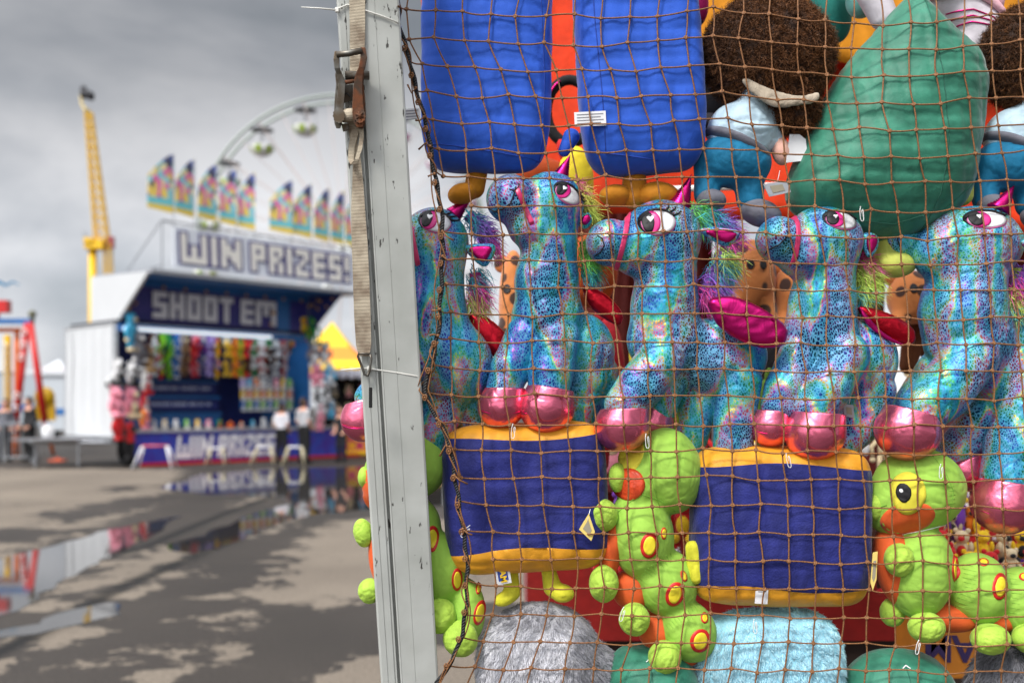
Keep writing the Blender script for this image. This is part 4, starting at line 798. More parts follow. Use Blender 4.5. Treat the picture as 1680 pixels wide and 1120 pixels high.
def trailer(px0, px1, yt, D, m, lab, name='trailer', roof=None, group=None, stripe=None):
    u = D/F; rt = empty(name, (P((px0+px1)/2, 0, D).x, D, 0)); tag(rt, lab, 'trailer', group); w = (px1-px0)*u; h = H+(HY-yt)*u
    b = MB(); b.box((0, 1.2, .55+(h-.55)/2), (w, 2.4, h-.55)); b.build('body', m, rt, bevel=.03)
    b = MB(); b.box((0, 1.2, h+.03), (w+.1, 2.5, .06)); b.build('roof', roof or steel, rt)
    b = MB(); b.box((0, -.01, .55+(h-.55)*.35), (w*.96, .02, (h-.55)*.12)); b.build('side_stripe', stripe or blue, rt)
    for s in (-.3, .3):
        M = Matrix.Rotation(R(90), 3, 'X'); t = MB(); t.lathe((0, 0, 0), [(0, -.12), (.3, -.12), (.38, -.06), (.38, .06), (.3, .12), (0, .12)], 18); t.v = [tuple(M @ Vector(q)+Vector((s*w, .15, .38))) for q in t.v]; t.build('wheel', cm('rubber', (20, 20, 22)), rt, True)
trailer(64, 135, 618, 40, cm('far_white', (190, 196, 202)), 'low white trailer between the red frame and the booth wall'); trailer(-140, 60, 612, 48, cm('far_grey', (170, 178, 186)), 'long grey trailer behind the yellow and red frame')
def canopy_tent(px, ya, ye, hw, D, m1, m2, lab, depth=3.0, stripes=True):
    u = D/F; rt = empty('canopy_tent', (P(px, 0, D).x, D, 0)); tag(rt, lab, 'tent', 'canopy tents on the midway'); w = hw*u; za = H+(HY-ya)*u; ze = H+(HY-ye)*u; d = depth/2
    cs = [(-w, -d), (w, -d), (w, d), (-w, d)]
    for k in range(3):
        f0, f1 = [(0, .42), (.42, .75), (.75, 1)][k]; b = MB()
        for i in range(4):
            A, B = Vector((*cs[i], ze)), Vector((*cs[(i+1) % 4], ze)); T = Vector((0, 0, za)); q = lambda v, f: T.lerp(v, f)-Vector((0, 0, .25*math.sin(f*math.pi)))
            n = len(b.v); b.v += [tuple(q(A, f0)), tuple(q(B, f0)), tuple(q(B, f1)), tuple(q(A, f1))]; b.f.append((n, n+1, n+2, n+3))
        o = b.build('canopy_band', m2 if k == 1 else m1, rt); s = o.modifiers.new('s', 'SOLIDIFY'); s.thickness = .01
    b = MB(); [b.box(((cs[i][0]+cs[(i+1) % 4][0])/2, (cs[i][1]+cs[(i+1) % 4][1])/2, ze-.12), (abs(cs[i][0]-cs[(i+1) % 4][0])+.02, abs(cs[i][1]-cs[(i+1) % 4][1])+.02, .22)) for i in range(4)]; b.build('valance', m1, rt)
    for x, y in cs: MB().tube([(x, y, 0), (x, y, ze)], .03).build('pole', steel, rt, True)
ty = cm('tent_yellow', (250, 200, 30), rough=.7); to = cm('tent_orange', (240, 140, 40), rough=.7)
canopy_tent(545, 528, 606, 75, 42, ty, to, 'yellow and orange striped canopy tent right of the booth')
canopy_tent(97, 590, 608, 40, 46, cm('tent_white', (215, 218, 222)), cm('tent_pink', (225, 170, 180)), 'small white and pink canopy beside the red frame')
def plaid_stall():
    D = 30; u = D/F; rt = empty('prize_stall', (P(560, 0, D).x, D, 0)); tag(rt, 'dark prize stall with a red and yellow plaid counter beside the booth', 'stall'); q = lambda px, py: ((px-560)*u, H+(HY-py)*u)
    m, nt, N, L, b = newmat('plaid_cloth'); tc = N('ShaderNodeTexCoord'); sx = N('ShaderNodeSeparateXYZ'); L(tc.outputs['Object'], sx.inputs[0]); ch = N('ShaderNodeTexChecker'); ch.inputs['Scale'].default_value = 4.2; ch.inputs[1].default_value = (*srgb(205, 60, 95), 1); ch.inputs[2].default_value = (*srgb(240, 170, 40), 1)
    mp = N('ShaderNodeMapping'); mp.inputs['Location'].default_value = (.03, .03, .03); L(tc.outputs['Object'], mp.inputs[0]); L(mp.outputs[0], ch.inputs[0]); L(ch.outputs[0], b.inputs['Base Color']); b.inputs['Roughness'].default_value = .8
    x0, x1 = (512-560)*u, (720-560)*u
    b = MB(); b.box(((x0+x1)/2, 0, .42), (x1-x0, .05, .72)); b.build('plaid_counter_cloth', m, rt); b = MB(); b.box(((x0+x1)/2, .3, .82), (x1-x0+.1, .8, .07)); b.box(((x0+x1)/2, -.04, .12), (x1-x0, .04, .10)); b.build('yellow_edge', ty, rt)
    b = MB(); b.box(((x0+x1)/2, 2.0, 1.3), (x1-x0, .05, 2.6)); b.build('dark_back', black, rt)
    b = MB(); b.box(((x0+x1)/2+.1, .9, 2.52), (x1-x0, 2.4, .18)); b.build('roof', cm('dark_roof', (60, 58, 62)), rt)
    b = MB(); w = x0+.2
    while w < x1: b.ball((w, -.32, 2.48), (.14, .05, .16), 10, 6); w += .26
    b.build('scalloped_valance', cm('valance_white', (220, 218, 228)), rt, True)
    rr = random.Random(9); k = 0
    for r, z in enumerate((2.0, 1.45, .88)):
        for c in range(7):
            col = rr.choice(['pink', 'cream', 'white', 'grey', 'cyan', 'tan', 'pink']); mini('bear', CN[col], CN[rr.choice(['pink', 'white', 'cream'])], rt.location+Vector((x0+.65+c*.42, .25+.2*(r == 2), z-.25*(r < 2))), .42, rr.uniform(-.3, .3), f'{col} plush in the plaid stall, {ORD[r]} row down, {ORD[c]} from left', 'plush prizes in the plaid stall')
plaid_stall()
def cone_pad():
    rt = empty('trailer_jack_pad', P(95, 757, H*F/90)); tag(rt, 'orange jack pad under the booth trailer tongue', 'jack pad'); b = MB(); b.box((0, 0, .03), (.42, .3, .06)); b.build('base', cm('pad_orange', (190, 80, 45)), rt, bevel=.02); b = MB(); b.lathe((0, 0, .06), [(.07, 0), (.05, .05), (0, .05)], 12); b.build('cup', cm('pad_orange', (190, 80, 45)), rt, True)
    rt = empty('white_tank', BW((-1.15, 1.3, .72))); rt.scale = (.62, .62, .7); tag(rt, 'white gas tank strapped on the trailer tongue', 'tank'); b = MB(); b.lathe((0, 0, 0), [(0, 0), (.2, .02), (.24, .1), (.24, .32), (.18, .42), (0, .45)], 18); b.build('cylinder', cm('tank_white', (225, 225, 225), rough=.35), rt, True); b = MB(); b.lathe((0, 0, .43), [(.12, 0), (.12, .12), (.10, .12), (.10, 0)], 12); b.build('collar', steel, rt, True)
cone_pad()

# ================================================================== THE NETTED STALL IN FRONT (structure)
def build_pole():
    """leaning aluminium stall post with its slot, seam and chipped paint"""
    T, B = P(604, 0, 1.42), P(673, 1120, 1.55); ax = (T-B).normalized(); T2 = T+ax*.25; B2 = B-ax*1.02
    m, nt, N, L, b = newmat('chipped_grey_paint'); b.inputs['Roughness'].default_value = .42
    tc = N('ShaderNodeTexCoord'); mp = N('ShaderNodeMapping'); mp.inputs['Scale'].default_value = (1, 1, .28); L(tc.outputs['Object'], mp.inputs[0])
    n = N('ShaderNodeTexNoise'); n.inputs['Scale'].default_value = 120; n.inputs['Detail'].default_value = 5; n.inputs['Roughness'].default_value = .6; L(mp.outputs[0], n.inputs['Vector'])
    n2 = N('ShaderNodeTexNoise'); n2.inputs['Scale'].default_value = 9; n2.inputs['Detail'].default_value = 4; L(mp.outputs[0], n2.inputs['Vector'])
    s = N('ShaderNodeMath'); s.operation = 'MULTIPLY_ADD'; s.inputs[1].default_value = .45; L(n2.outputs['Fac'], s.inputs[0]); L(n.outputs['Fac'], s.inputs[2])
    # more chipped towards the top of the post, as worn there
    sx = N('ShaderNodeSeparateXYZ'); L(tc.outputs['Object'], sx.inputs[0]); hz = N('ShaderNodeMapRange'); hz.inputs[1].default_value = 1.0; hz.inputs[2].default_value = 2.1; hz.inputs[3].default_value = -.03; hz.inputs[4].default_value = .05; L(sx.outputs['Z'], hz.inputs[0])
    s1 = N('ShaderNodeMath'); s1.operation = 'ADD'; L(s.outputs[0], s1.inputs[0]); L(hz.outputs[0], s1.inputs[1])
    r = N('ShaderNodeMapRange'); r.inputs[1].default_value = .865; r.inputs[2].default_value = .90; L(s1.outputs[0], r.inputs[0])
    n4 = N('ShaderNodeTexNoise'); n4.inputs['Scale'].default_value = 14; n4.inputs['Detail'].default_value = 7; L(tc.outputs['Object'], n4.inputs['Vector']); cr = N('ShaderNodeValToRGB'); cr.color_ramp.elements[0].position = .3; cr.color_ramp.elements[0].color = (*srgb(168, 170, 164), 1); cr.color_ramp.elements[1].position = .7; cr.color_ramp.elements[1].color = (*srgb(190, 192, 187), 1); L(n4.outputs['Fac'], cr.inputs[0])
    mx = N('ShaderNodeMix'); mx.data_type = 'RGBA'; L(r.outputs[0], mx.inputs[0]); L(cr.outputs[0], mx.inputs[6]); mx.inputs[7].default_value = (*srgb(70, 68, 64), 1); L(mx.outputs[2], b.inputs['Base Color'])
    iv = N('ShaderNodeMath'); iv.operation = 'MULTIPLY'; iv.inputs[1].default_value = -1; L(r.outputs[0], iv.inputs[0]); bp = N('ShaderNodeBump'); bp.inputs['Strength'].default_value = .5; bp.inputs['Distance'].default_value = .0006; L(iv.outputs[0], bp.inputs['Height']); L(bp.outputs[0], b.inputs['Normal'])
    W_ = .0445
    prof = [(-W_, 0), (-W_, .003), (-W_+.0025, 0), (-W_+.0025, -.0005), (-.034, -.0005), (-.0338, .0006), (-.0328, .0006), (-.0325, -.0005), (-.0235, -.0005), (-.0233, .0012), (-.0215, .0012), (-.0213, .0), (-.0195, .0), (-.0192, .012), (-.0148, .012), (-.0145, -.0012), (-.0125, -.0018), (-.0115, -.001), (.0085, -.001), (.0088, -.0003), (.0096, -.0003), (.0099, -.001), (.041, -.001), (.0437, .0005), (W_, .003), (W_, .078), (-W_, .078)]
    prof = prof[1:]
    th = R(9); rt = empty('stall_post'); tag(rt, 'leaning grey aluminium post with chipped paint at the left edge of the netted stall', 'post')
    b = MB(); n = len(prof); side = Vector((math.cos(th), -math.sin(th)*-1*1, 0)); side = Vector((math.cos(th), math.sin(th), 0)); nin = Vector((-math.sin(th), math.cos(th), 0))
    K = 14
    for k in range(K+1):
        c = T2.lerp(B2, k/K)
        for x, y in prof: b.v.append(tuple(c+side*x+nin*y))
    for k in range(K):
        for i in range(n): b.f.append((k*n+i, k*n+(i+1) % n, (k+1)*n+(i+1) % n, (k+1)*n+i))
    b.f.append(tuple(range(n))); b.f.append(tuple(K*n+i for i in range(n))[::-1]); b.build('extrusion', m, rt)
    # dark locking slot cut at the hook
    e = P(604+69*.59-13, 655, 1.49); b = MB(); c = P(608, 652, 1.452); b.box(c, (.0045, .006, .030)); b.build('slot', cm('slot_black', (18, 18, 18), rough=.9), rt, bevel=.001)
    return side, nin
SIDE, NIN = build_pole()
def pole_pt(px, py, out=0.0):
    """point on the post's front face under the photo position"""
    t = py/1120; d = 1.42+.13*t; return P(px, py, d-out+(px-(604+69*t))*d/F*.158)

def strap_and_ratchet():
    m, nt, N, L, b = newmat('beige_webbing'); tc = N('ShaderNodeTexCoord'); w = N('ShaderNodeTexWave'); w.wave_type = 'BANDS'; w.bands_direction = 'Z'; w.inputs['Scale'].default_value = 155; w.inputs['Distortion'].default_value = .6; L(tc.outputs['Object'], w.inputs[0])
    n = N('ShaderNodeTexNoise'); n.inputs['Scale'].default_value = 40; n.inputs['Detail'].default_value = 6; L(tc.outputs['Object'], n.inputs['Vector']); r = N('ShaderNodeValToRGB'); r.color_ramp.elements[0].position = .32; r.color_ramp.elements[0].color = (*srgb(150, 132, 112), 1); r.color_ramp.elements[1].position = .6; r.color_ramp.elements[1].color = (*srgb(206, 192, 168), 1); L(n.outputs['Fac'], r.inputs[0])
    d = N('ShaderNodeMapRange'); d.inputs[3].default_value = .72; d.inputs[4].default_value = 1.08; L(w.outputs[0], d.inputs[0]); v = N('ShaderNodeVectorMath'); v.operation = 'SCALE'; L(r.outputs[0], v.inputs[0]); L(d.outputs[0], v.inputs['Scale']); L(v.outputs[0], b.inputs['Base Color']); b.inputs['Roughness'].default_value = .85
    bp = N('ShaderNodeBump'); bp.inputs['Strength'].default_value = .8; bp.inputs['Distance'].default_value = .0006; L(w.outputs[0], bp.inputs['Height']); L(bp.outputs[0], b.inputs['Normal'])
    rust = mat('rusty_steel', srgb(120, 70, 40), rough=.75, metal=.35, bump=.6, bscale=400, bdist=.0006, col2=srgb(78, 62, 50), vscale=90)
    gun = mat('worn_zinc_steel', srgb(120, 118, 112), rough=.45, metal=.75, bump=.3, bscale=300, bdist=.0004, col2=srgb(92, 78, 62), vscale=60)
    def band(name, pts, parent, th=.0016):
        """pts: (px left, px right, py, out)"""
        b = MB(); n = len(pts)
        for l, r_, y, o in pts:
            A, B = pole_pt(l, y, o), pole_pt(r_, y, o+(0)); b.v += [tuple(A), tuple(B), tuple(B-NIN*th), tuple(A-NIN*th)]
        for k in range(n-1):
            for i in range(4): b.f.append((4*k+i, 4*k+(i+1) % 4, 4*k+4+(i+1) % 4, 4*k+4+i))
        b.f += [(0, 1, 2, 3), (4*n-1, 4*n-2, 4*n-3, 4*n-4)]; return b.build(name, m, parent, False)
    rt = empty('ratchet_strap'); tag(rt, 'beige webbing ratchet strap with rusty steel buckle on the grey post', 'strap')
    band('upper_webbing', [(573, 599, -160, .003), (573, 599, 0, .003), (574, 599, 60, .004), (574, 597, 110, .006), (573, 594, 135, .010)], rt)
    # lower webbing: crumples out of the drum, then hangs flat to the hook
    band('lower_webbing', [(571, 594, 196, .012), (572, 590, 215, .006), (575, 586, 235, .004), (579, 592, 262, .006), (578, 596, 300, .006), (576, 599, 345, .007), (577, 603, 400, .008), (579, 606, 460, .009), (581, 608, 520, .009), (584, 609, 565, .009), (588, 606, 584, .009)], rt)
    band('webbing_tail', [(588, 596, 200, .010), (590, 597, 225, .012), (587, 594, 245, .016), (582, 588, 262, .018), (575, 584, 270, .016), (571, 580, 262, .012), (572, 582, 240, .010), (577, 590, 212, .010)], rt, .0014)
    bk = empty('ratchet_buckle', (0, 0, 0), 0, rt)
    def plate(name, poly, x_out, mm, th=.0022):
        b = MB(); b.prism([pole_pt(x, y, o) for x, y, o in poly], SIDE*th); return b.build(name, mm, bk, bevel=.0006)
    # side plates seen slightly from the front: each is a plate standing off the post
    def cheek(px, mm, nm, w=11):
        ys = [(112, .5), (122, .8), (138, .55), (150, .75), (170, 1), (190, 1.1), (203, .95), (211, .5)]
        b = MB(); f = []; n = len(ys)
        for y, k in ys:
            for (dx, o) in ((-w*k*.5, .006), (-w*k*.5, .020), (w*k*.5, .020), (w*k*.5, .006)): b.v.append(tuple(pole_pt(px+dx, y, o)))
        for i in range(n-1):
            for j in range(4): b.f.append((4*i+j, 4*i+(j+1) % 4, 4*i+4+(j+1) % 4, 4*i+4+j))
        b.f += [(3, 2, 1, 0), (4*n-4, 4*n-3, 4*n-2, 4*n-1)]; return b.build(nm, mm, bk, bevel=.0008)
    cheek(555, gun, 'side_plate', 13); cheek(592, rust, 'side_plate', 15)
    def arm(pts, mm, nm='handle_arm'):
        b = MB()
        for x, y, w, o in pts:
            for dx, oo in ((-w/2, o), (-w/2, o+.004), (w/2, o+.004), (w/2, o)): b.v.append(tuple(pole_pt(x+dx, y, oo)))
        n = len(pts)
        for i in range(n-1):
            for j in range(4): b.f.append((4*i+j, 4*i+(j+1) % 4, 4*i+4+(j+1) % 4, 4*i+4+j))
        b.f += [(3, 2, 1, 0), (4*n-4, 4*n-3, 4*n-2, 4*n-1)]; return b.build(nm, mm, bk, bevel=.0008)
    arm([(553, 84, 8, .022), (552, 97, 10, .024), (553, 112, 9, .024), (557, 122, 10, .022), (561, 137, 12, .021), (559, 160, 13, .021), (557, 185, 12, .021), (559, 200, 9, .021)], gun)
    arm([(595, 78, 9, .024), (597, 95, 11, .026), (594, 110, 11, .026), (589, 124, 13, .024), (587, 145, 15, .023), (587, 170, 18, .023), (588, 185, 20, .023), (589, 200, 18, .023), (590, 209, 10, .023)], rust)
    b = MB(); b.tube([pole_pt(552, 90, .027), pole_pt(572, 88, .028), pole_pt(594, 83, .028)], .0044, 12); b.build('grip_bar', gun, bk, True)
    b = MB(); b.tube([pole_pt(555, 137, .022), pole_pt(584, 133, .022)], .0028, 10); b.build('cross_pin', rust, bk, True)
    b = MB(); b.tube([pole_pt(566, 124, .014), pole_pt(606, 124, .014)], .0062, 12); b.build('top_bolt', gun, bk, True)
    b = MB(); b.prism([pole_pt(552, 142, .020), pole_pt(579, 139, .020), pole_pt(578, 165, .012), pole_pt(558, 172, .012)], -NIN*.0022); b.build('pawl_plate', gun, bk, bevel=.0008)
    b = MB(); b.prism([pole_pt(558, 146, .0235), pole_pt(566, 146, .0235), pole_pt(566, 152, .0225), pole_pt(558, 156, .0225)], -NIN*.001); b.tube([pole_pt(562, 158, .021), pole_pt(569, 153, .022), pole_pt(575, 159, .021)], .0012, 6); b.build('pawl_slot', cm('slot_black', (18, 18, 18), rough=.9), bk)
    b = MB(); b.tube([pole_pt(561, 190, .017), pole_pt(584, 189, .017)], .0098, 18); b.build('strap_drum', m, bk, True)
    for px in (556, 590):
        b = MB(); cs = []; c = pole_pt(px, 190, .0265); n = 26
        for k in range(n): rr = .0108*(1.08 if k % 2 else .94); cs.append(c+SIDE*0+Vector((0, 0, 1))*rr*math.cos(2*math.pi*k/n)+SIDE*rr*math.sin(2*math.pi*k/n)*.75)
        b.prism(cs, -NIN*.002); b.build('ratchet_wheel', gun if px < 570 else rust, bk)
    b = MB(); [b.tube([pole_pt(590+dx, 190+dy, .0285), pole_pt(590-dx, 190-dy, .0285)], .0016, 6) for dx, dy in ((6, 3), (2, 7), (-5, 5))]; b.build('cotter_pin', rust, bk, True)
    b = MB(); b.prism([pole_pt(560, 204, .014), pole_pt(572, 204, .014), pole_pt(573, 214, .013), pole_pt(563, 217, .013)], -NIN*.004); b.build('release_tab', gun, bk, bevel=.001)
    # triangular wire hook at the bottom end
    b = MB(); q = lambda x, y, o: pole_pt(x, y, o); b.tube([q(607, 581, .010), q(588, 579, .010), q(587, 584, .010), q(595, 605, .012), q(598, 614, .012), q(603, 616, .011), q(606, 609, .011), q(609, 588, .011), q(607, 581, .010)], .0019, 8); b.build('wire_hook', gun, rt, True)
strap_and_ratchet()
zt = cm('zip_tie_white', (226, 224, 216), rough=.4)
def ziptie(pts, tail, hd, label):
    rt = empty('zip_tie'); tag(rt, label, 'zip tie', 'white zip ties holding the net rope to the post'); MB().tube(pts, .0011, 6).build('loop', zt, rt, True); MB().tube(tail, [.0013, .001, .0006], 6).build('tail', zt, rt, True); b = MB(); b.box(hd, (.0055, .005, .0065)); b.build('head', zt, rt, bevel=.001)
ziptie([pole_pt(553, 17, .001), pole_pt(556, 14, .003), pole_pt(570, 8, .002), pole_pt(598, 17, .0035), pole_pt(628, 27, .0035), pole_pt(652, 37, .004), P(658, 44, 1.47)], [pole_pt(553, 17, .003), pole_pt(525, 14, .006), pole_pt(494, 12, .004)], pole_pt(553, 17, .002), 'white zip tie round the post above the ratchet buckle')
ziptie([pole_pt(602, 604, .006), pole_pt(622, 607, .0035), pole_pt(650, 611, .0035), pole_pt(684, 617, .004), P(690, 622, 1.50)], [pole_pt(602, 604, .008), pole_pt(580, 605, .008), pole_pt(558, 607, .006)], pole_pt(606, 604, .008), 'white zip tie across the post at the strap hook')

def stall_frame():
    """the rest of the stall: red and amber cloth, prize shelf, top beam"""
    rc = fabric('orange_red_cloth', (226, 62, 20), wr=.3, wscale=5, wdist=.02, sheen=.1); oc = fabric('amber_cloth', (214, 138, 22), wr=.3, wscale=5, wdist=.02, sheen=.1)
    def cloth(name, pts, D, m, label, seed, amp=.02):
        u = D/F; V = []; nx, nz = 48, 20; x0, x1 = pts[0][0], pts[1][0]
        for i in range(nx+1):
            for j in range(nz+1):
                t, s = i/nx, j/nz; top = pts[0][1]*(1-t)+pts[1][1]*t; bot = pts[3][1]*(1-t)+pts[2][1]*t; py = top+(bot-top)*s; px = x0+(x1-x0)*t+(pts[3][0]-pts[0][0])*s*(1-t)
                q = P(px, py+4*math.sin(i*.7+seed)*s, D); q.y += amp*math.sin(i*.55+seed+s)*(.3+s)+.006*math.sin(i*1.9+j*.5); V.append(q)
        Fq = [(i*(nz+1)+j, (i+1)*(nz+1)+j, (i+1)*(nz+1)+j+1, i*(nz+1)+j+1) for i in range(nx) for j in range(nz)]
        o = mesh_np(name, [tuple(v) for v in V], np.array(Fq), m); s = o.modifiers.new('t', 'SOLIDIFY'); s.thickness = .003; return tag(o, label, 'cloth')
    cloth('red_cloth', [(880, -330), (1950, -330), (1950, 392), (868, 352)], 2.5, rc, 'orange red cloth hanging behind the plush toys', 0)
    cloth('amber_cloth', [(1105, -330), (1950, -330), (1950, 92), (1125, 112)], 2.42, oc, 'amber cloth above the red one at upper right', 2, .01)
    o = cloth('red_side_curtain', [(652, -330), (905, -330), (905, -60), (700, 62)], 2.0, rc, 'corner of orange red cloth above the net rope at top left', 3, .01)
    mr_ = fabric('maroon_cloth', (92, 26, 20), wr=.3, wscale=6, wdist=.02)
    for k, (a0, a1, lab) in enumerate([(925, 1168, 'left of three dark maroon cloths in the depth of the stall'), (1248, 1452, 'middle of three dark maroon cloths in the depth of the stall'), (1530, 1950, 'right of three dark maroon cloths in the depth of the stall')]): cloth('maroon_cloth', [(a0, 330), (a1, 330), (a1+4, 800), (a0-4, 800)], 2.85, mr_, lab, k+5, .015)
    v = cm('lit_edge_white', (240, 240, 235), rough=.3); b = MB(); b.tube([P(1080, 311, 2.3), P(1330, 303, 2.3), P(1700, 291, 2.3)], .0075, 8); tag(b.build('lit_shelf_edge', v, None, True), 'thin white bar as lit shelf edge across the red cloth behind the blue trousers', 'rail')  # shelf edge catching light, its brightness put into a white bar
    # inner prize counter
    rt = empty('prize_counter', P(1300, 800, 2.75)); tag(rt, 'dark red draped counter deep inside the netted stall', 'counter')
    b = MB(); D = 2.55; u = D/F; b.box(((1330-1300)*u, .3, (800-925)*u), (1000*u, .8, 260*u)); b.build('counter_drape', fabric('dark_red_drape', (135, 22, 18), wscale=6, wdist=.02), rt)
    b = MB(); b.box(((1330-1300)*u, .28, (800-792)*u), (1012*u, .9, .025)); b.build('counter_top', cm('maroon_top', (90, 24, 22), rough=.6), rt, bevel=.004)
    b = MB(); b.box((-.03, .28, -.72), (1.2, .7, .9)); b.build('counter_base', cm('dark_brown_base', (45, 28, 20), rough=.8), rt)
    rt = empty('metal_scaffold', P(1300, 1200, 2.6)); tag(rt, 'grey metal scaffold carrying the cloths of the netted stall', 'scaffold'); o0 = Vector(rt.location)
    [MB().tube([P(x, -400, 2.9)-o0, P(x, 1500, 2.9)-o0], .018).build('rear_upright', steel, rt, True) for x in (905, 2000)]
    b = MB(); b.box(P(1300, -330, 2.5)-o0, (1.8, .05, .06)); b.build('rear_rail', steel, rt); b = MB(); b.box(P(1350, -260, 1.66)-o0, (1.5, .05, .05)); b.build('hanging_rail', steel, rt)
stall_frame()

# ================================================================== NET
def net_x(c, y):
    """drift of the vertical cords, interpolated between measured cords (left, middle, right)"""
    ys = [-60, 0, 65, 92, 136, 180, 225, 270, 315, 360, 420, 500, 560, 640, 700, 780, 860, 940, 990, 1040, 1080, 1120, 1180]
    Lf = [4, 0, -5, 12, 26, 36, 45, 52, 57, 60, 62, 66, 68, 70, 74, 80, 88, 96, 100, 84, 66, 44, 30]
    Md = [8, 0, -6, 2, 14, 26, 36, 44, 50, 55, 60, 66, 70, 76, 80, 84, 88, 92, 94, 90, 84, 76, 70]
    Rt = [0, 0, 0, -1, 2, 8, 14, 19, 24, 29, 34, 42, 46, 50, 54, 60, 64, 68, 68, 66, 62, 60, 58]
    t = min(1, max(0, (c-700)/700)); l, m_, r_ = (np.interp(y, ys, q) for q in (Lf, Md, Rt))
    return (l+(m_-l)*t/.35) if t < .35 else (m_+(r_-m_)*min(1, (t-.35)/.65))
def net_y(x, y):
    w = np.interp(x, [700, 860, 1040, 1138, 1184, 1284, 1430, 1520, 1620, 1700, 1900], [-9, 3, 0, -8, -12, 3, 13, 13, 2, -8, -10]); f = max(.15, 1-y/700)
    return y+w*f+(x-1180)*.006*(1-f)
NETD = 1.50
def rope_edge(py): return np.interp(py, [-160, 0, 40, 100, 150, 215, 280, 340, 400, 470, 540, 600, 640, 680, 720, 780, 850, 910, 960, 1000, 1040, 1080, 1120, 1200], [668, 652, 655, 672, 684, 702, 712, 724, 727, 724, 720, 708, 694, 714, 736, 746, 757, 766, 766, 765, 758, 744, 716, 700])
# ================================================================== PLUSH UNICORNS
holo = holo_mat(); pink = foil('pink_foil', (238, 118, 146), rough=.27, wr=.35, wscale=11); magenta = foil('magenta_foil', (196, 24, 110), rough=.28, wr=.35, wscale=22); redfoil = foil('red_foil', (190, 20, 40), rough=.3)
hairm = vcol_mat('rainbow_fur'); blk = cm('black_stitch', (14, 12, 16), rough=.6); scl = mat('silver_glitter_white', srgb(226, 226, 228), rough=.45, metal=.1, bump=.5, bscale=1500, bdist=.0006); ipk = cm('iris_pink', (214, 38, 132), rough=.4); wht = cm('heart_white', (245, 245, 245), rough=.5); pedge = cm('eye_edge_pink', (216, 110, 170), rough=.5)
HC = {'teal': (40, 175, 195), 'green': (120, 220, 100), 'lime': (215, 240, 105), 'purple': (150, 95, 210), 'magenta': (235, 70, 165), 'blue': (60, 120, 220), 'orange': (250, 150, 90), 'yellow': (245, 240, 110)}
def mane(t, name, path, ln=26, n=260, _k=0, dirv=(.7, 0, -.6), seed=0, spread=14, curl=.0015):
    """path: (px, py, depth, colour)"""
    n = int(n*2.2); r = np.random.default_rng(seed); roots = []; cols = []; ds = []
    for i in range(len(path)-1):
        a, b = path[i], path[i+1]; tt = r.uniform(0, 1, n); A, B = T3(a), T3(b); p = A+(B-A)*tt[:, None]+r.normal(size=(n, 3))*spread*.45; roots.append(p)
        ca, cb = np.array(srgb(*HC[a[3]])), np.array(srgb(*HC[b[3]])); k = np.clip((tt[:, None]-.5)*3+.5+r.normal(size=(n, 1))*.15, 0, 1); c = ca+(cb-ca)*k; cols.append(c*r.uniform(.7, 1.15, (n, 1)))
        ds.append(np.array(dirv)+r.normal(size=(n, 3))*.38)
    roots = np.concatenate(roots); cols = np.concatenate(cols); ds = np.concatenate(ds)
    b = MB()
    for i in range(len(path)-1): b.tube([T3(path[i]), T3(path[i+1])], spread*.75, 8)
    c = MB(); c.v = [tuple(v) for v in t.loc(b.v)]; c.f = b.f
    o = mesh_np(name, t.loc(roots), np.zeros((0, 4), int), hairm) if False else blades(t.loc(roots), ds, ln*1.35*t.u, .0017, cols, hairm, name, t.root, curl=curl, seg=4, droop=.25, seed=seed)
    mid = path[len(path)//2][3]; c.build('mane_core', cm('mane_core_'+mid, tuple(int(x*.75) for x in HC[mid])), o, True); return o
def eye(t, cx, cy, w, h, ang=0, lash=True, look=-1):
    ca, sa = math.cos(R(ang)), math.sin(R(ang)); q = lambda x, y: (cx+x*ca-y*sa, cy+x*sa+y*ca)
    base = t.disc('eye', *q(-1, -2), w+2.5, h+2.5, blk, ang, .8)
    if base is None: return
    t.disc('eye_edge', *q(2, 1.2), w+.5, h+.8, pedge, ang, 1.2, base); t.disc('eye_white', *q(2, .5), w-1, h-.8, scl, ang, 1.7, base)
    t.disc('iris', *q(look*w*.32, 0), w*.50, h*.93, ipk, ang, 2.3, base); t.disc('pupil', *q(look*w*.52, -1), w*.36, h*.82, blk, ang, 2.9, base)
    s = h*.24; heart = [(s*1.1*math.sin(a)**3, -s*(.95*math.cos(a)-.4*math.cos(2*a)-.15*math.cos(3*a))) for a in [2*math.pi*k/20 for k in range(20)]]
    t.disc('glint', *q(look*w*.36, -h*.30), s, s, wht, ang, 3.5, base, poly=heart, rings=2)
    t.line('eyelid', [q(-w*1.0, -h*.2), q(-w*.7, -h*.75), q(-w*.1, -h*1.08), q(w*.5, -h*.95), q(w*1.05, -h*.45)], [1.4, 2.6], blk, base, 1.5)
    if lash:
        for k, (a, b) in enumerate([((w*.55, -h*.95), (w*.85, -h*1.65)), ((w*.8, -h*.8), (w*1.25, -h*1.35)), ((w*1.0, -h*.5), (w*1.5, -h*.95))]): t.line('lash', [q(*a), q((a[0]+b[0])/2+2, (a[1]+b[1])/2+1), q(*b)], [2.0, .6], blk, base, .8)
def horn(t, base, tip, r):
    n = 15; A, B = T3(base), T3(tip); p, rr = [], []
    for k in range(n*2+1): f = k/(n*2); p.append(A+(B-A)*f); rr.append(max(.6, r*(1-f)*(1.08 if k % 2 else .93)))
    b = MB().tube(p, rr, 14); b.v = [tuple(v) for v in t.loc(b.v)]; return b.build('horn', magenta, t.root, True)
def ear(t, poly, inner, d, tip=0):
    e = t.pad('ear', poly, d+6, 6, 10, holo, 2.2, sm=2, tiltx=tip); t.pad('inner_ear', inner, d, 4, 8, magenta, 2, parent=e, sm=2, tiltx=tip)
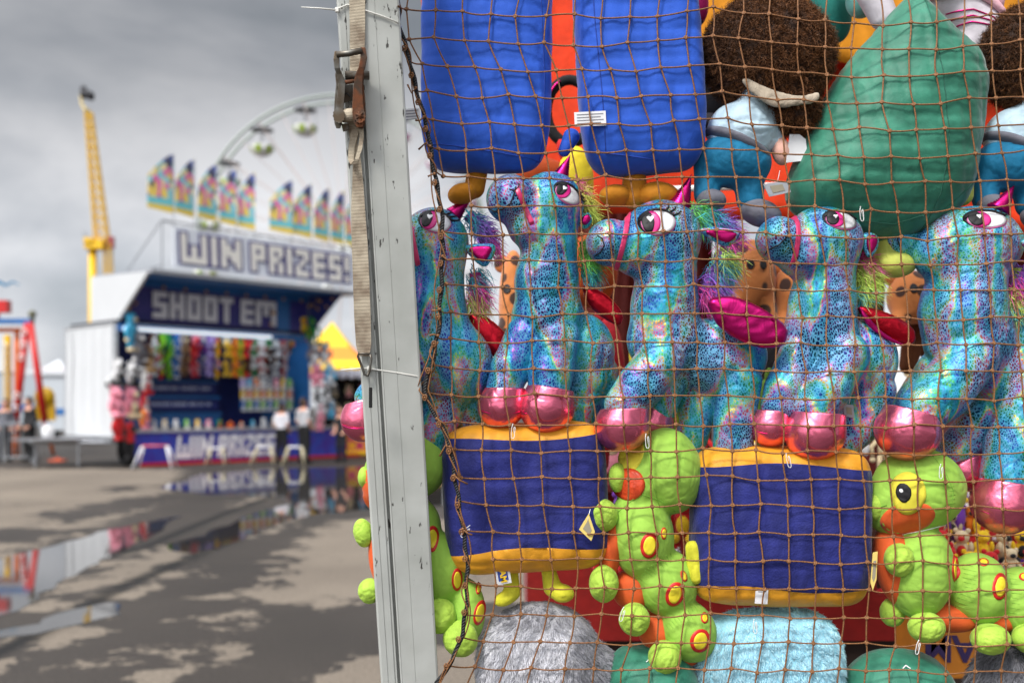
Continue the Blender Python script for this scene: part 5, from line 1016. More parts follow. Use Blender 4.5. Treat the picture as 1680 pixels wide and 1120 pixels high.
def unicorn(S):
    xs = [p[0] for p in S['body']]; t = Toy('plush_unicorn', S['a'][0], S['a'][1], S.get('D', 1.605), S['label'], 'plush toy', 'holographic plush unicorns behind the net')
    prims = []
    for q in S['parts']:
        if q[0] == 'e': prims.append(ell(q[1], q[2], *(q[3:] if len(q) > 3 else ())))
        else:
            ns = q[1]
            for i in range(len(ns)-1): prims.append(cone(ns[i][:3], ns[i+1][:3], ns[i][3], ns[i+1][3]))
    nc = sum(1 for q in S['parts'] if q[0] == 'e'); core, legs = [], []; seen = 0
    for q in S['parts']:
        pr = [ell(q[1], q[2], *(q[3:] if len(q) > 3 else ()))] if q[0] == 'e' else [cone(q[1][i][:3], q[1][i+1][:3], q[1][i][3], q[1][i+1][3]) for i in range(len(q[1])-1)]
        if q[0] == 'e' or not seen: core += pr
        else: legs.append(union(pr, 6))
        if q[0] == 'c': seen = 1
    prims = [union(core, 14)]+legs
    t.sdf('body', prims, holo, 3.5, 2.6, wr=1.6, wscale=.045, main=True, seed=S['seed'])
    for k, (c, r, ang) in enumerate(S['hooves']):
        sa = math.tan(R(ang))*.8; tilt = S.get('tilt', (.12, .12, .12))[min(k, 2)]
        h = t.sdf('hoof', [ell((c[0], c[1]+r[1]*.22, c[2]), (r[0]*1.05, r[1]*.88, r[2]*.98), ang), cone((c[0]+r[0]*tilt*2, c[1]-r[1]*.9, c[2]+2), (c[0], c[1]+r[1]*.12, c[2]), r[0]*.86, r[0]*1.02)], pink, 8, 2.2, clip=lambda X, Y, Z, c=c, r=r, sa=sa: (Z+c[1]-r[1]*.72+(X-c[0])*(-sa+.12))*.9, wr=.45, wscale=.07, seed=k+S['seed'])
        t.tube('hoof_seam', [(c[0]+r[0]*1.0*math.cos(a), c[1]+r[1]*.28*math.sin(a)+r[1]*.28, c[2]-abs(r[1])*.93*max(0, math.sin(a))**.7-1) for a in [math.pi*k/14 for k in range(1, 14)]], .7, magenta, h, 5)
    for w in S.get('wings', []):
        o = t.pad('wing', w[0], w[1], w[2], 22, magenta if w[3] else redfoil, 2.4, sm=1, wr=.8, seed=3+S['seed'], tiltx=w[4] if len(w) > 4 else 0)
    if 'bridle' in S:
        p0, nrm, rad = S['bridle']; A = T3(p0); n_ = np.array(nrm, float); n_ /= np.linalg.norm(n_)
        f0 = t.f
        def fb(X, Y, Z): return np.maximum(np.maximum(f0(X, Y, Z)-2.4, np.abs((X-A[0])*n_[0]+(Y-A[1])*n_[1]+(Z-A[2])*n_[2])-4.2), np.sqrt((X-A[0])**2+(Y-A[1])**2+(Z-A[2])**2)-rad)
        V, Fc = snets(fb, A-rad, A+rad, 1.7); 
        if len(V): mesh_np('bridle', t.loc(V), Fc, cm('bridle_pink', (214, 60, 110), rough=.35), t.root)
    if 'smile' in S: t.line('mouth', S['smile'], 1.1, blk, None, .4)
    if 'nostril' in S: t.line('nostril', S['nostril'], 1.0, blk, None, .4)
    for sp in S.get('seams', []): t.line('seam', sp, .8, cm('seam_navy', (36, 84, 130), rough=.7), None, .15, 12)
    if 'eye' in S: eye(t, *S['eye'])
    if 'horn' in S: horn(t, *S['horn'])
    for e in S.get('ears', []): ear(t, *e)
    for k, m_ in enumerate(S.get('manes', [])): mane(t, 'mane', m_[0], m_[1], m_[2], dirv=m_[3], seed=S['seed']*7+k)
    return t
U = []
U.append(dict(seed=1, a=(720, 520), label='holographic plush unicorn half hidden behind the grey post, its hooves left of the post', body=[(720, 500)],
  parts=[('e', (712, 398, 4), (57, 52, 58)), ('e', (668, 415, -6), (38, 38, 36)), ('c', [(712, 440, 6, 50), (706, 510, 10, 56), (718, 570, 14, 66)]), ('e', (742, 600, 14), (68, 60, 72)), ('c', [(690, 590, -8, 40), (640, 625, -4, 34), (608, 652, 0, 26)]), ('c', [(680, 600, 40, 38), (640, 640, 40, 30)]), ('c', [(735, 650, 20, 42), (705, 710, 10, 34), (700, 745, 6, 30)]), ('c', [(770, 650, 34, 36), (778, 700, 40, 30)])],
  hooves=[((594, 682, 0), (32, 36, 36), 25), ((618, 690, 44), (34, 34, 34), 10)], wings=[([(764, 508), (790, 512), (815, 530), (836, 552), (822, 596), (796, 572), (772, 545)], 20, 12, 0), ],
  eye=(716, 371, 24, 17, 12), horn=((742, 352, 10), (776, 316, 16), 15), ears=[([(758, 404), (790, 400), (818, 402), (806, 432), (794, 442), (772, 424)], [(766, 408), (792, 405), (811, 407), (800, 428), (792, 434), (776, 420)], -16)], bridle=((684, 412, -4), (1, 0, .2), 46),
  manes=[([(768, 350, 14, 'teal'), (790, 372, 16, 'purple'), (802, 400, 18, 'magenta')], 24, 230, (.55, 0, -.5)), ([(780, 445, 18, 'teal'), (782, 475, 20, 'magenta'), (776, 492, 20, 'lime')], 24, 240, (.45, 0, -.7))]))
U.append(dict(seed=2, a=(900, 480), label='holographic plush unicorn with raised snout, second from the left, on the left navy pillow', body=[(900, 480)],
  parts=[('e', (838, 330, -14), (40, 42, 40), 15), ('e', (902, 338, 2), (56, 49, 56)), ('e', (872, 372, -6), (40, 40, 38)), ('c', [(903, 390, 6, 45), (897, 460, 10, 50), (900, 510, 12, 56)]), ('e', (954, 575, 34), (58, 50, 66)), ('e', (898, 525, 12), (58, 52, 50)), ('c', [(862, 552, -4, 34), (838, 605, -12, 32), (826, 640, -18, 29)]), ('c', [(914, 556, -16, 37), (903, 612, -26, 35), (898, 645, -26, 34)]), ('c', [(965, 620, 30, 38), (950, 690, 40, 30)]), ('c', [(985, 610, 44, 34), (995, 690, 60, 28)])],
  hooves=[((823, 660, -20), (36, 33, 33), 8), ((896, 661, -26), (42, 37, 40), -4)], wings=[([(953, 462), (978, 470), (1004, 486), (1026, 514), (1020, 536), (992, 522), (966, 500)], 16, 11, 0)],
  eye=(928, 326, 21, 14, 30, True), horn=((914, 302, 6), (936, 252, 8), 19), ears=[([(950, 352), (966, 346), (974, 362), (962, 378), (948, 372)], [(954, 356), (966, 351), (970, 362), (961, 372), (952, 368)], -6)], bridle=((858, 344, -10), (1, 0, .45), 50),
  smile=[(802, 346), (812, 354), (826, 352), (838, 344), (843, 330), (846, 318)], nostril=[(836, 322), (843, 325), (850, 319), (851, 312)],
  manes=[([(938, 296, 22, 'magenta'), (955, 318, 22, 'yellow'), (966, 346, 22, 'lime')], 20, 220, (.4, 0, -.3)), ([(962, 392, 22, 'lime'), (966, 420, 24, 'green'), (968, 448, 26, 'teal')], 20, 220, (.5, 0, -.6))]))
U.append(dict(seed=3, a=(1110, 520), label='holographic plush unicorn with full rainbow mane and wide magenta wing, middle of row', body=[(1100, 500)],
  parts=[('e', (1000, 400, -12), (40, 40, 38), 10), ('e', (1086, 386, 2), (66, 50, 58)), ('e', (1050, 410, -4), (50, 42, 46)), ('c', [(1096, 420, 8, 48), (1092, 500, 10, 53), (1092, 550, 10, 58)]), ('e', (1182, 584, 22), (82, 54, 66)), ('e', (1094, 560, 10), (62, 54, 56)), ('c', [(1082, 588, -26, 38), (1046, 634, -34, 37), (1022, 664, -36, 34)]), ('c', [(1100, 600, 30, 42), (1080, 670, 30, 34)]), ('c', [(1168, 620, 40, 38), (1140, 715, 50, 31), (1130, 745, 50, 30)]), ('c', [(1215, 625, 4, 36), (1206, 690, 4, 33), (1204, 740, 6, 33)])],
  hooves=[((1017, 692, -34), (42, 32, 38), 12), ((1072, 690, 30), (36, 30, 34), 0)], wings=[([(1150, 496), (1180, 489), (1210, 496), (1246, 514), (1280, 540), (1277, 566), (1262, 574), (1232, 574), (1196, 560), (1166, 538), (1156, 516)], -48, 13, 1), ([(1236, 512), (1262, 528), (1292, 552), (1288, 566), (1262, 560)], 20, 8, 0)],
  eye=(1072, 373, 27, 20, -3), horn=((1114, 340, 4), (1136, 284, 8), 20), ears=[([(1132, 384), (1160, 380), (1190, 384), (1207, 388), (1198, 404), (1184, 414), (1160, 404)], [(1142, 388), (1162, 385), (1186, 388), (1200, 391), (1193, 402), (1182, 408), (1162, 400)], -52)], bridle=((1020, 396, -8), (1, 0, -.22), 50),
  smile=[(977, 394), (984, 400), (987, 410), (982, 420), (974, 424)],
  manes=[([(1134, 344, 0, 'green'), (1160, 352, 4, 'teal'), (1184, 368, 8, 'purple'), (1196, 392, 8, 'magenta')], 26, 300, (.5, -.1, -.3)), ([(1186, 414, 6, 'lime'), (1178, 436, 6, 'teal'), (1168, 458, 6, 'purple'), (1156, 484, 6, 'magenta')], 28, 330, (.5, -.1, -.55))]))
U.append(dict(seed=4, a=(1360, 520), label='holographic plush unicorn under the green pear shaped plush, on the right navy pillow', body=[(1360, 500)],
  parts=[('e', (1274, 396, -14), (37, 42, 38)), ('e', (1352, 394, 2), (64, 50, 57)), ('e', (1322, 414, -4), (50, 46, 46)), ('c', [(1360, 430, 8, 46), (1352, 500, 10, 52), (1350, 545, 12, 55)]), ('e', (1422, 590, 28), (60, 52, 68)), ('e', (1350, 545, 12), (58, 52, 52)), ('c', [(1316, 575, 2, 34), (1286, 640, -8, 33), (1276, 665, -10, 30)]), ('c', [(1380, 584, -26, 37), (1347, 638, -34, 36), (1328, 668, -32, 35)]), ('c', [(1440, 640, 24, 38), (1412, 700, 24, 34), (1390, 728, 24, 30)])],
  hooves=[((1262, 694, -10), (32, 30, 31), 5), ((1327, 702, -34), (46, 36, 40), 4)], wings=[([(1404, 500), (1436, 506), (1470, 518), (1500, 538), (1503, 560), (1492, 568), (1462, 560), (1432, 542), (1414, 522)], 0, 12, 0), ([(1402, 498), (1420, 520), (1440, 543), (1466, 560), (1490, 570), (1466, 567), (1436, 552), (1412, 530)], -14, 5, 1)],
  eye=(1366, 369, 26, 14, 6, False), ears=[([(1410, 384), (1430, 380), (1442, 392), (1438, 412), (1424, 428), (1414, 410)], [(1418, 388), (1431, 385), (1438, 394), (1433, 410), (1424, 420), (1418, 408)], -10)], bridle=((1296, 392, -10), (1, 0, -.1), 52),
  smile=[(1278, 372), (1280, 384), (1276, 398), (1264, 410), (1250, 416), (1249, 421)],
  manes=[([(1424, 424, 20, 'magenta'), (1426, 446, 20, 'lime'), (1424, 470, 20, 'lime'), (1412, 488, 22, 'teal')], 24, 230, (.5, -.1, -.4))]))
U.append(dict(seed=5, a=(1600, 540), label='large holographic plush unicorn at the right end of the row, above the right caterpillar', body=[(1600, 500)],
  parts=[('e', (1494, 392, 46), (36, 38, 34)), ('e', (1596, 400, 2), (82, 54, 62)), ('e', (1555, 415, 4), (54, 44, 50)), ('c', [(1594, 430, 8, 60), (1584, 510, 10, 66), (1590, 555, 12, 66)]), ('e', (1684, 600, 28), (88, 54, 78)), ('e', (1600, 550, 14), (70, 56, 62)), ('c', [(1584, 586, -20, 44), (1535, 645, -24, 44), (1508, 668, -28, 40)]), ('c', [(1560, 610, 40, 40), (1500, 690, 50, 32)]), ('c', [(1690, 650, -6, 46), (1660, 730, -10, 46), (1648, 782, -14, 44)]), ('c', [(1640, 680, 40, 38), (1590, 745, 50, 32), (1578, 775, 50, 30)])],
  hooves=[((1478, 699, -28), (50, 37, 42), -12), ((1640, 818, -16), (50, 42, 42), -4), ((1600, 770, 44), (36, 26, 30), 30)], wings=[([(1652, 478), (1690, 486), (1740, 520), (1744, 560), (1700, 556), (1668, 530)], -50, 12, 1)],
  eye=(1598, 368, 32, 14, -2), horn=((1640, 346, 10), (1672, 300, 14), 20), ears=[([(1646, 400), (1680, 396), (1712, 410), (1700, 430), (1668, 424)], [(1656, 404), (1682, 401), (1704, 412), (1696, 424), (1670, 419)], -48)], bridle=((1522, 390, 36), (1, .3, -.35), 50), smile=[(1480, 372), (1478, 392), (1484, 408)],
  manes=[([(1668, 440, 4, 'purple'), (1668, 470, 4, 'magenta'), (1662, 492, 2, 'lime'), (1652, 510, 2, 'teal')], 24, 260, (.3, -.1, -.6))]))
for S in U: unicorn(S)

# ================================================================== CATERPILLARS
lime_ = fabric('lime_velour', (154, 198, 78), wr=.5, wscale=12, var=.05); limed = fabric('lime_terry', (172, 208, 78), wr=.6, wscale=60, wdist=.004, fine=.5, var=.08); orng = fabric('orange_velour', (226, 96, 44), wr=.3, var=.06); gloss = mat('glossy_red_panel', srgb(214, 74, 40), rough=.25, bump=.6, bscale=160, bdist=.003); yel = cm('spot_yellow', (240, 220, 50), rough=.55); rim = cm('spot_rim_red', (206, 34, 30), rough=.5); eyy = fabric('eye_yellow', (232, 220, 70), wr=.2)
seam = cm('seam_green', (128, 178, 62), rough=.8)
def spot(t, x, y, rx, ry, ang=0):
    o = t.disc('spot', x, y, rx, ry, rim, ang, 1.0, n=32); 
    if o: t.disc('spot_centre', x, y, rx*.66, ry*.72, yel, ang, 1.7, o, n=28)
def puckers(t, pts, n, ln, m, seed=0):
    """short gathered seam folds running out from a joint line"""
    r = random.Random(seed)
    for k in range(n):
        f = (k+.5)/n*(len(pts)-1); i = int(f); g = f-i; x = pts[i][0]*(1-g)+pts[i+1][0]*g; y = pts[i][1]*(1-g)+pts[i+1][1]*g; dx, dy = pts[i+1][0]-pts[i][0], pts[i+1][1]-pts[i][1]; L_ = math.hypot(dx, dy); nx, ny = -dy/L_, dx/L_; l = ln*r.uniform(.6, 1.2)
        t.line('gather', [(x-nx*l*.4, y-ny*l*.4), (x+nx*l, y+ny*l)], [.6, .25], m, None, .1, 4)
def caterpillar(a, label, head, segs, belly, feet, spots, extra=None, D=1.60, seed=0):
    t = Toy('plush_caterpillar', a[0], a[1], D, label, 'plush toy', 'lime caterpillar plush toys')
    t.sdf('body', [ell(*q) for q in segs]+[ell(*q) for q in head], lime_, 9, 2.2, wr=1.2, wscale=.05, main=True, seed=seed)
    for q in belly: t.sdf('belly', [ell(*q)], orng, 3, 2.4)
    for q in feet: t.sdf('foot', [ell(*q)], limed, 3, 2.0, wr=1.3, wscale=.11, seed=int(q[0][0]))
    for s in spots: spot(t, *s)
    if extra: extra(t)
    return t
def c1x(t):
    t.disc('cheek_patch', 612, 800, 16, 34, orng, 0, 1.0); t.sdf('snout', [ell((600, 782, -6), (12, 22, 18))], limed, 3, 2.2, wr=.8, wscale=.1); t.line('smile', [(592, 786), (600, 792), (606, 788)], .9, seam, None, .5)
caterpillar((690, 880), 'lime caterpillar plush largely hidden behind the grey post', [((668, 762, 5), (66, 62, 60)), ((625, 790, 8), (32, 46, 46))], [((668, 870, 8), (56, 54, 62)), ((722, 935, 8), (44, 48, 62)), ((766, 1004, 8), (30, 42, 54))],
  [((634, 905, 4), (30, 34, 62)), ((690, 1000, 16), (50, 36, 34))], [((597, 873, -6), (16, 20, 24), 12), ((607, 968, -4), (19, 22, 21)), ((724, 1004, -26), (26, 24, 29)), ((757, 1040, -30), (28, 26, 30), 20)],
  [(711, 880, 10, 21), (751, 946, 8, 19), (787, 1001, 9, 19, 10), (785, 964, 4, 8)], c1x, 1.605, 1)
def c2x(t):
    t.disc('eye_patch', 1034, 744, 17, 30, eyy, 22, .8); t.disc('pupil', 1026, 740, 7, 14, blk, 22, 1.8); t.disc('cheek_patch', 1028, 792, 24, 26, gloss, 15, 1.2)
    t.sdf('snout', [ell((1012, 782, -12), (15, 20, 24))], limed, 3, 2.2, wr=.8, wscale=.1)
    t.sdf('antenna', [cone((1098, 710, 40), (1110, 690, 40), 12, 13)], fabric('antenna_olive', (140, 150, 40)), 2, 2.2)
    t.line('seam', [(1062, 712), (1058, 740), (1062, 780), (1078, 830)], .6, seam, None, .1); t.line('seam', [(1010, 838), (1045, 806), (1080, 818), (1104, 836)], .7, seam, None, .1)
    puckers(t, [(1042, 950), (1062, 925), (1098, 902)], 12, 12, seam, 2); puckers(t, [(1088, 1022), (1110, 1005), (1140, 990)], 10, 10, seam, 4)
caterpillar((1085, 890), 'lime caterpillar plush seen from behind between the two navy pillows', [((1096, 772, 4), (56, 62, 72), 12), ((1050, 790, 6), (40, 50, 52))], [((1052, 876, 0), (53, 56, 76), 8), ((1092, 955, 4), (52, 52, 58), 22), ((1128, 1034, 2), (46, 48, 54), 30)],
  [((1004, 890, 6), (20, 40, 64), -8), ((1040, 968, 10), (36, 36, 34)), ((1084, 1036, 10), (36, 32, 34)), ((1120, 1074, 12), (30, 26, 18), -25)], [((986, 842, -28), (25, 26, 27)), ((988, 952, -28), (24, 26, 30)), ((1037, 1009, -30), (25, 26, 27)), ((1086, 1070, -30), (27, 26, 27))],
  [(1058, 887, 14.5, 20.5, 4), (1082, 869, 5, 9.5), (1100, 966, 15, 20, 14), (1115, 938, 5, 9, -20), (1141, 1041, 17, 19, 6), (1150, 1007, 6.5, 7.5)], c2x, 1.605, 2)
def c3x(t):
    t.disc('cheek_patch', 1474, 846, 40, 28, orng, -8, .8); t.disc('eye_patch', 1471, 805, 24, 34, eyy, 3, 1.5); t.disc('pupil', 1464, 804, 10, 15, blk, 0, 2.4); t.disc('glint', 1461, 801, 2.4, 2.8, wht, 0, 3.2, n=12)
    t.sdf('snout', [ell((1431, 830, -14), (13, 20, 22))], limed, 3, 2.2, wr=.8, wscale=.1); t.line('smile', [(1428, 834), (1434, 827), (1440, 824)], .9, seam, None, .5)
    t.line('seam', [(1514, 740), (1528, 770), (1540, 800), (1536, 860)], .7, seam, None, .1); t.line('seam', [(1470, 876), (1492, 870), (1530, 860), (1550, 860)], .8, wht, None, .3)
    puckers(t, [(1560, 1000), (1572, 960), (1578, 920)], 12, 11, seam, 5); puckers(t, [(1642, 1010), (1648, 970), (1650, 935)], 10, 10, seam, 6); puckers(t, [(1538, 790), (1541, 830)], 6, 12, seam, 7)
caterpillar((1550, 900), 'lime caterpillar plush showing its yellow eye patch and orange cheek at lower right', [((1508, 802, 2), (75, 62, 68)), ((1462, 828, 2), (42, 48, 50))], [((1508, 936, 0), (54, 56, 78), -4), ((1606, 967, 4), (50, 52, 60), 4), ((1678, 988, 6), (50, 50, 58))],
  [((1472, 930, 4), (34, 40, 70), 14), ((1556, 1014, 10), (54, 36, 24), -6), ((1640, 1016, 12), (40, 36, 24))], [((1462, 913, -34), (23, 25, 27)), ((1506, 1021, -34), (29, 26, 25)), ((1609, 1040, -34), (31, 27, 25)), ((1680, 1038, -34), (36, 27, 27)), ((1472, 1008, 20), (20, 22, 24))],
  [(1556, 928, 13, 21.5), (1566, 898, 4, 8), (1620, 954, 14, 21, 18), (1602, 918, 9, 5, -15), (1670, 942, 9, 5, -18), (1694, 976, 8, 20)], c3x, 1.605, 3)

# ================================================================== NAVY AND GOLD CAN PILLOWS
navyf = fabric('navy_plush', (38, 44, 116), wr=.5, wscale=9, wdist=.014, var=.14, fine=.9, fscale=330, sheen=.3); gold = fabric('gold_satin', (232, 162, 44), wr=.5, wscale=14, wdist=.008, rough=.5, sheen=.1); yfoot = fabric('yellow_terry', (226, 222, 60), wr=.6, wscale=60, wdist=.003); tagw = cm('label_white', (226, 226, 228), rough=.5)
def canpillow(a, r, ang, label, bow, tagq, feet, D=1.61, seed=0, hand=None):
    t = Toy('can_pillow', a[0], a[1], D, label, 'plush pillow', 'navy can pillows with gold ends'); ca, sa = math.cos(R(ang)), math.sin(R(ang))
    f0, lo, hi = rbox((a[0], a[1], 0), r, 6.5, ang)
    def f(X, Y, Z): return f0(X, Y, Z)
    V, Fc = snets(f, lo-6, hi+6, 3.0)
    n1 = noise3(V, .022, seed); V[:, 1] += 3.2*n1; V[:, 2] += 2.5*noise3(V, .02, seed+3); V[:, 1] += 1.2*noise3(V, .07, seed+9)+crease(V, .013, 2.4, seed+2, .28)+netdent(V, 1.5); rel = V-np.array((a[0], 0, -a[1])); lx = rel[:, 0]*ca+rel[:, 2]*sa; lz = -rel[:, 0]*sa+rel[:, 2]*ca
    # long soft dents pressed in by the net
    V[:, 1] += 7*np.exp(-((lx-bow[0])**2)/1400-((lz-bow[1])**2)/5200)+5*np.exp(-((lx-bow[2])**2)/900-((lz-bow[3])**2)/2600); t.use(V, Fc); t.V, t.F = V, Fc
    b1 = lambda x: r[2]-bow[4]+5*np.sin(x*.02+seed)
    b0 = lambda x: -r[2]+bow[5]+5*np.sin(x*.024+seed*2)
    for bf in (b1, b0):
        dd = lz-bf(lx); k = np.abs(dd) < 1.9; V[k, 2] -= dd[k]*ca; V[k, 0] += dd[k]*sa; lz = np.where(k, lz-dd, lz)
    fl = lz[Fc].mean(1); e1 = b1(lx[Fc].mean(1)); e0 = b0(lx[Fc].mean(1))
    for nm, k, m_ in (('label_panel', (fl <= e1) & (fl >= e0), navyf), ('top_end', fl > e1, gold), ('bottom_end', fl < e0, gold)):
        Fk = Fc[k]; us, inv = np.unique(Fk, return_inverse=True); mesh_np(nm, t.loc(V[us]), inv.reshape(Fk.shape), m_, t.root)
    if tagq:
        x, y, w, h, an, lettered = tagq; c = t.hit(x, y); yy = (c[0].y if c else -60)-2; cs, sn = math.cos(R(an)), math.sin(R(an)); q = lambda u, v: (x+u*cs-v*sn, y+u*sn+v*cs)
        k = t.card('care_label', [q(-w/2, -h/2), q(w/2, -h/2), q(w/2, h/2), q(-w/2, h/2)], yy, tagw, .8)
        if lettered:
            b = t.card('printed_patch', [q(-w*.30, -h*.36), q(w*.34, -h*.36), q(w*.34, h*.36), q(-w*.30, h*.36)], yy-.6, cm('patch_blue', (50, 70, 150)), .5, k)
            p = t.loc(np.array([[*q(w*.02, 0), 0]]))[0]; p = t.loc(np.array([[q(w*.02, 0)[0], yy-1.2, -q(w*.02, 0)[1]]]))[0]
            text_obj('SPAM', h*.36*t.u, cm('letters_yellow', (250, 205, 40)), 'lettering', k, tuple(p), (R(90), R(90+an), 0), .0002, .0004)
        else:
            for i in range(3): t.card('print_line', [q(-w*.3, -h*.32+i*4), q(w*.3, -h*.32+i*4), q(w*.3, -h*.32+i*4+1.3), q(-w*.3, -h*.32+i*4+1.3)], yy-.5, cm('print_grey', (130, 132, 140)), .3, k)
    for q in feet: t.sdf(q[0], [cone(*z) if len(z) == 4 else ell(*z) for z in q[1]], yfoot, 6, 2.2, wr=.8, wscale=.1)
    return t
canpillow((862, 815, 0), (135, 60, 122), 3, 'left navy pillow with gold ends and a SPAM label, yellow legs hanging below', (20, 60, -60, -40, 24, 42), (824, 932, 25, 38, -10, True),
  [('leg', [((838, 938, 0), (840, 970, -4), 12, 14), ((828, 980, -8), (18, 16, 12), 20)]), ('leg', [((900, 935, 0), (906, 962, -4), 12, 15), ((922, 971, -8), (20, 18, 15), -5)])], seed=4)
canpillow((1279, 862, 0), (146, 64, 131), -1, 'right navy pillow with gold ends and a plain white care label', (-10, 80, 50, -60, 31, 36), (1236, 962, 20, 34, 4, False),
  [('arm', [((1132, 895, -24), (1136, 940, -28), 12, 13)])], seed=8)

# ================================================================== BLUE BLOCK PLUSHES, hanging above
bluef = fabric('royal_blue_velour', (44, 92, 200), wr=.45, wscale=7, wdist=.016, var=.06, sheen=.25, streak=(1, 1, .8)); goldf = fabric('mustard_plush', (206, 132, 28), wr=.4)
def block(a, r, ang, label, feet, seed, arm=None, lab=None, seamx=None):
    t = Toy('block_plush', a[0], a[1], 1.61, label, 'plush toy', 'long royal blue block plushes'); f0, lo, hi = rbox((a[0], a[1], 0), r, 5.5, ang); V, Fc = snets(lambda X, Y, Z: f0(X, Y, Z), lo-6, hi+6, 3.2)
    V[:, 1] += 5*noise3(V, .016, seed)+1.0*noise3(V, .06, seed+1)+crease(V*np.array((1.6, 1, .45)), .011, 3.0, seed+2, .3)+netdent(V, .9)+(2.2*noise3(V, .16, seed+4)*np.exp(-((V[:, 0]-(a[0]+(-88 if seed == 5 else 88)))/9)**2)); V[:, 0] += 2.2*noise3(V, .03, seed+2); V[:, 2] += 2*noise3(V, .03, seed+5)
    t.use(V, Fc); mesh_np('body', t.loc(V), Fc, bluef, t.root)
    if seamx:
        t.line('seam', seamx, .9, cm('seam_blue', (30, 66, 160)), None, .25, 14)
    for nm, q in feet: t.sdf(nm, [cone(*z) if len(z) == 4 else ell(*z) for z in q], goldf, 6, 2.2, wr=.8, wscale=.07)
    if arm: t.sdf('arm', [cone(*arm)], bluef, 4, 2.2, wr=1, wscale=.09)
    if lab:
        x, y, w, h, an = lab; c = t.hit(x+w*.4, y); yy = (c[0].y if c else -40)-3; cs, sn = math.cos(R(an)), math.sin(R(an)); q = lambda u, v: (x+u*cs-v*sn, y+u*sn+v*cs)
        k = t.card('care_label', [q(-w/2, -h/2), q(w/2, -h/2), q(w/2, h/2), q(-w/2, h/2)], yy, tagw)
        for i in range(4): t.card('print_line', [q(-w*.42, -h*.34+i*4.6), q(w*.42*(1-.2*(i % 2)), -h*.34+i*4.6), q(w*.42*(1-.2*(i % 2)), -h*.34+i*4.6+1.3), q(-w*.42, -h*.34+i*4.6+1.3)], yy-.5, cm('print_grey', (130, 132, 140)), .3, k)
    return t
block((798, 78, 0), (107, 58, 205), -.5, 'left royal blue block plush hanging top left beside the border rope, mustard foot below', [('foot', [((782, 280, 20), (778, 306, 12), 17, 17), ((758, 318, 0), (24, 26, 17), 15)])], 1, None, (676, 200, 34, 17, -5), [(884, -60), (888, 60), (892, 140), (890, 225), (884, 270), (700, 244)])
block((1047, 78, 0), (103, 60, 208), -4.2+8, 'right royal blue block plush with a white care label on its left edge', [('foot', [((1012, 318, 14), (28, 26, 18)), ]), ('foot', [((1080, 318, 12), (36, 28, 22))]), ('foot', [((1044, 270, 20), (1042, 318, 16), 18, 22)])], 5, ((938, 222, 10), (926, 246, 6), 14, 10), (964, 211, 50, 23, -3), [(964, -60), (972, 60), (982, 160), (990, 262), (1075, 272)])

# ================================================================== GREEN PEAR PLUSH
teal = fabric('crushed_green_velvet', (56, 128, 104), wr=.5, wscale=14, wdist=.010, var=.14, sheen=.35, rough=.5); pearl = fabric('pale_lime_plush', (200, 206, 96), wr=.3)
def pear():
    t = Toy('pear_plush', 1460, 210, 1.63, 'big green velvet pear shaped plush with pale lime arm and leg, top right', 'plush toy')
    poly = smooth_poly([(1500, -8), (1484, -4), (1440, 48), (1385, 108), (1340, 180), (1306, 250), (1286, 312), (1300, 350), (1345, 372), (1400, 388), (1450, 396), (1510, 386), (1560, 358), (1592, 322), (1606, 250), (1618, 160), (1617, 118), (1600, 78), (1556, 46), (1520, 8)], 2)
    f, lo, hi = padf(poly, 0, 88, 130); V, Fc = snets(f, lo, hi, 3.2); V[:, 1] += 5*noise3(V, .02, 4)+1.4*noise3(V, .07, 5)+crease(V*np.array((.6, 1, 1.5)), .012, 2.4, 6, .28)+netdent(V, 1.3); t.use(V, Fc); mesh_np('body', t.loc(V), Fc, teal, t.root)
    t.line('seam', [(1494, 0), (1500, 60), (1512, 150), (1522, 240), (1516, 330), (1500, 385)], .9, cm('seam_teal', (40, 98, 80)), None, .25, 14); t.line('seam', [(1300, 340), (1370, 366), (1450, 376), (1530, 352), (1590, 300)], .9, cm('seam_teal', (40, 98, 80)), None, .25, 14)
    t.sdf('arm', [cone((1588, 262, 10), (1578, 320, 0), 15, 18)], pearl, 3, 2.4, wr=.8, wscale=.08); t.sdf('leg', [cone((1460, 370, 20), (1456, 420, 10), 16, 18), ell((1470, 434, 4), (34, 28, 21))], pearl, 8, 2.2, wr=.8, wscale=.08)
    r = np.random.default_rng(3)
    return t
pear()

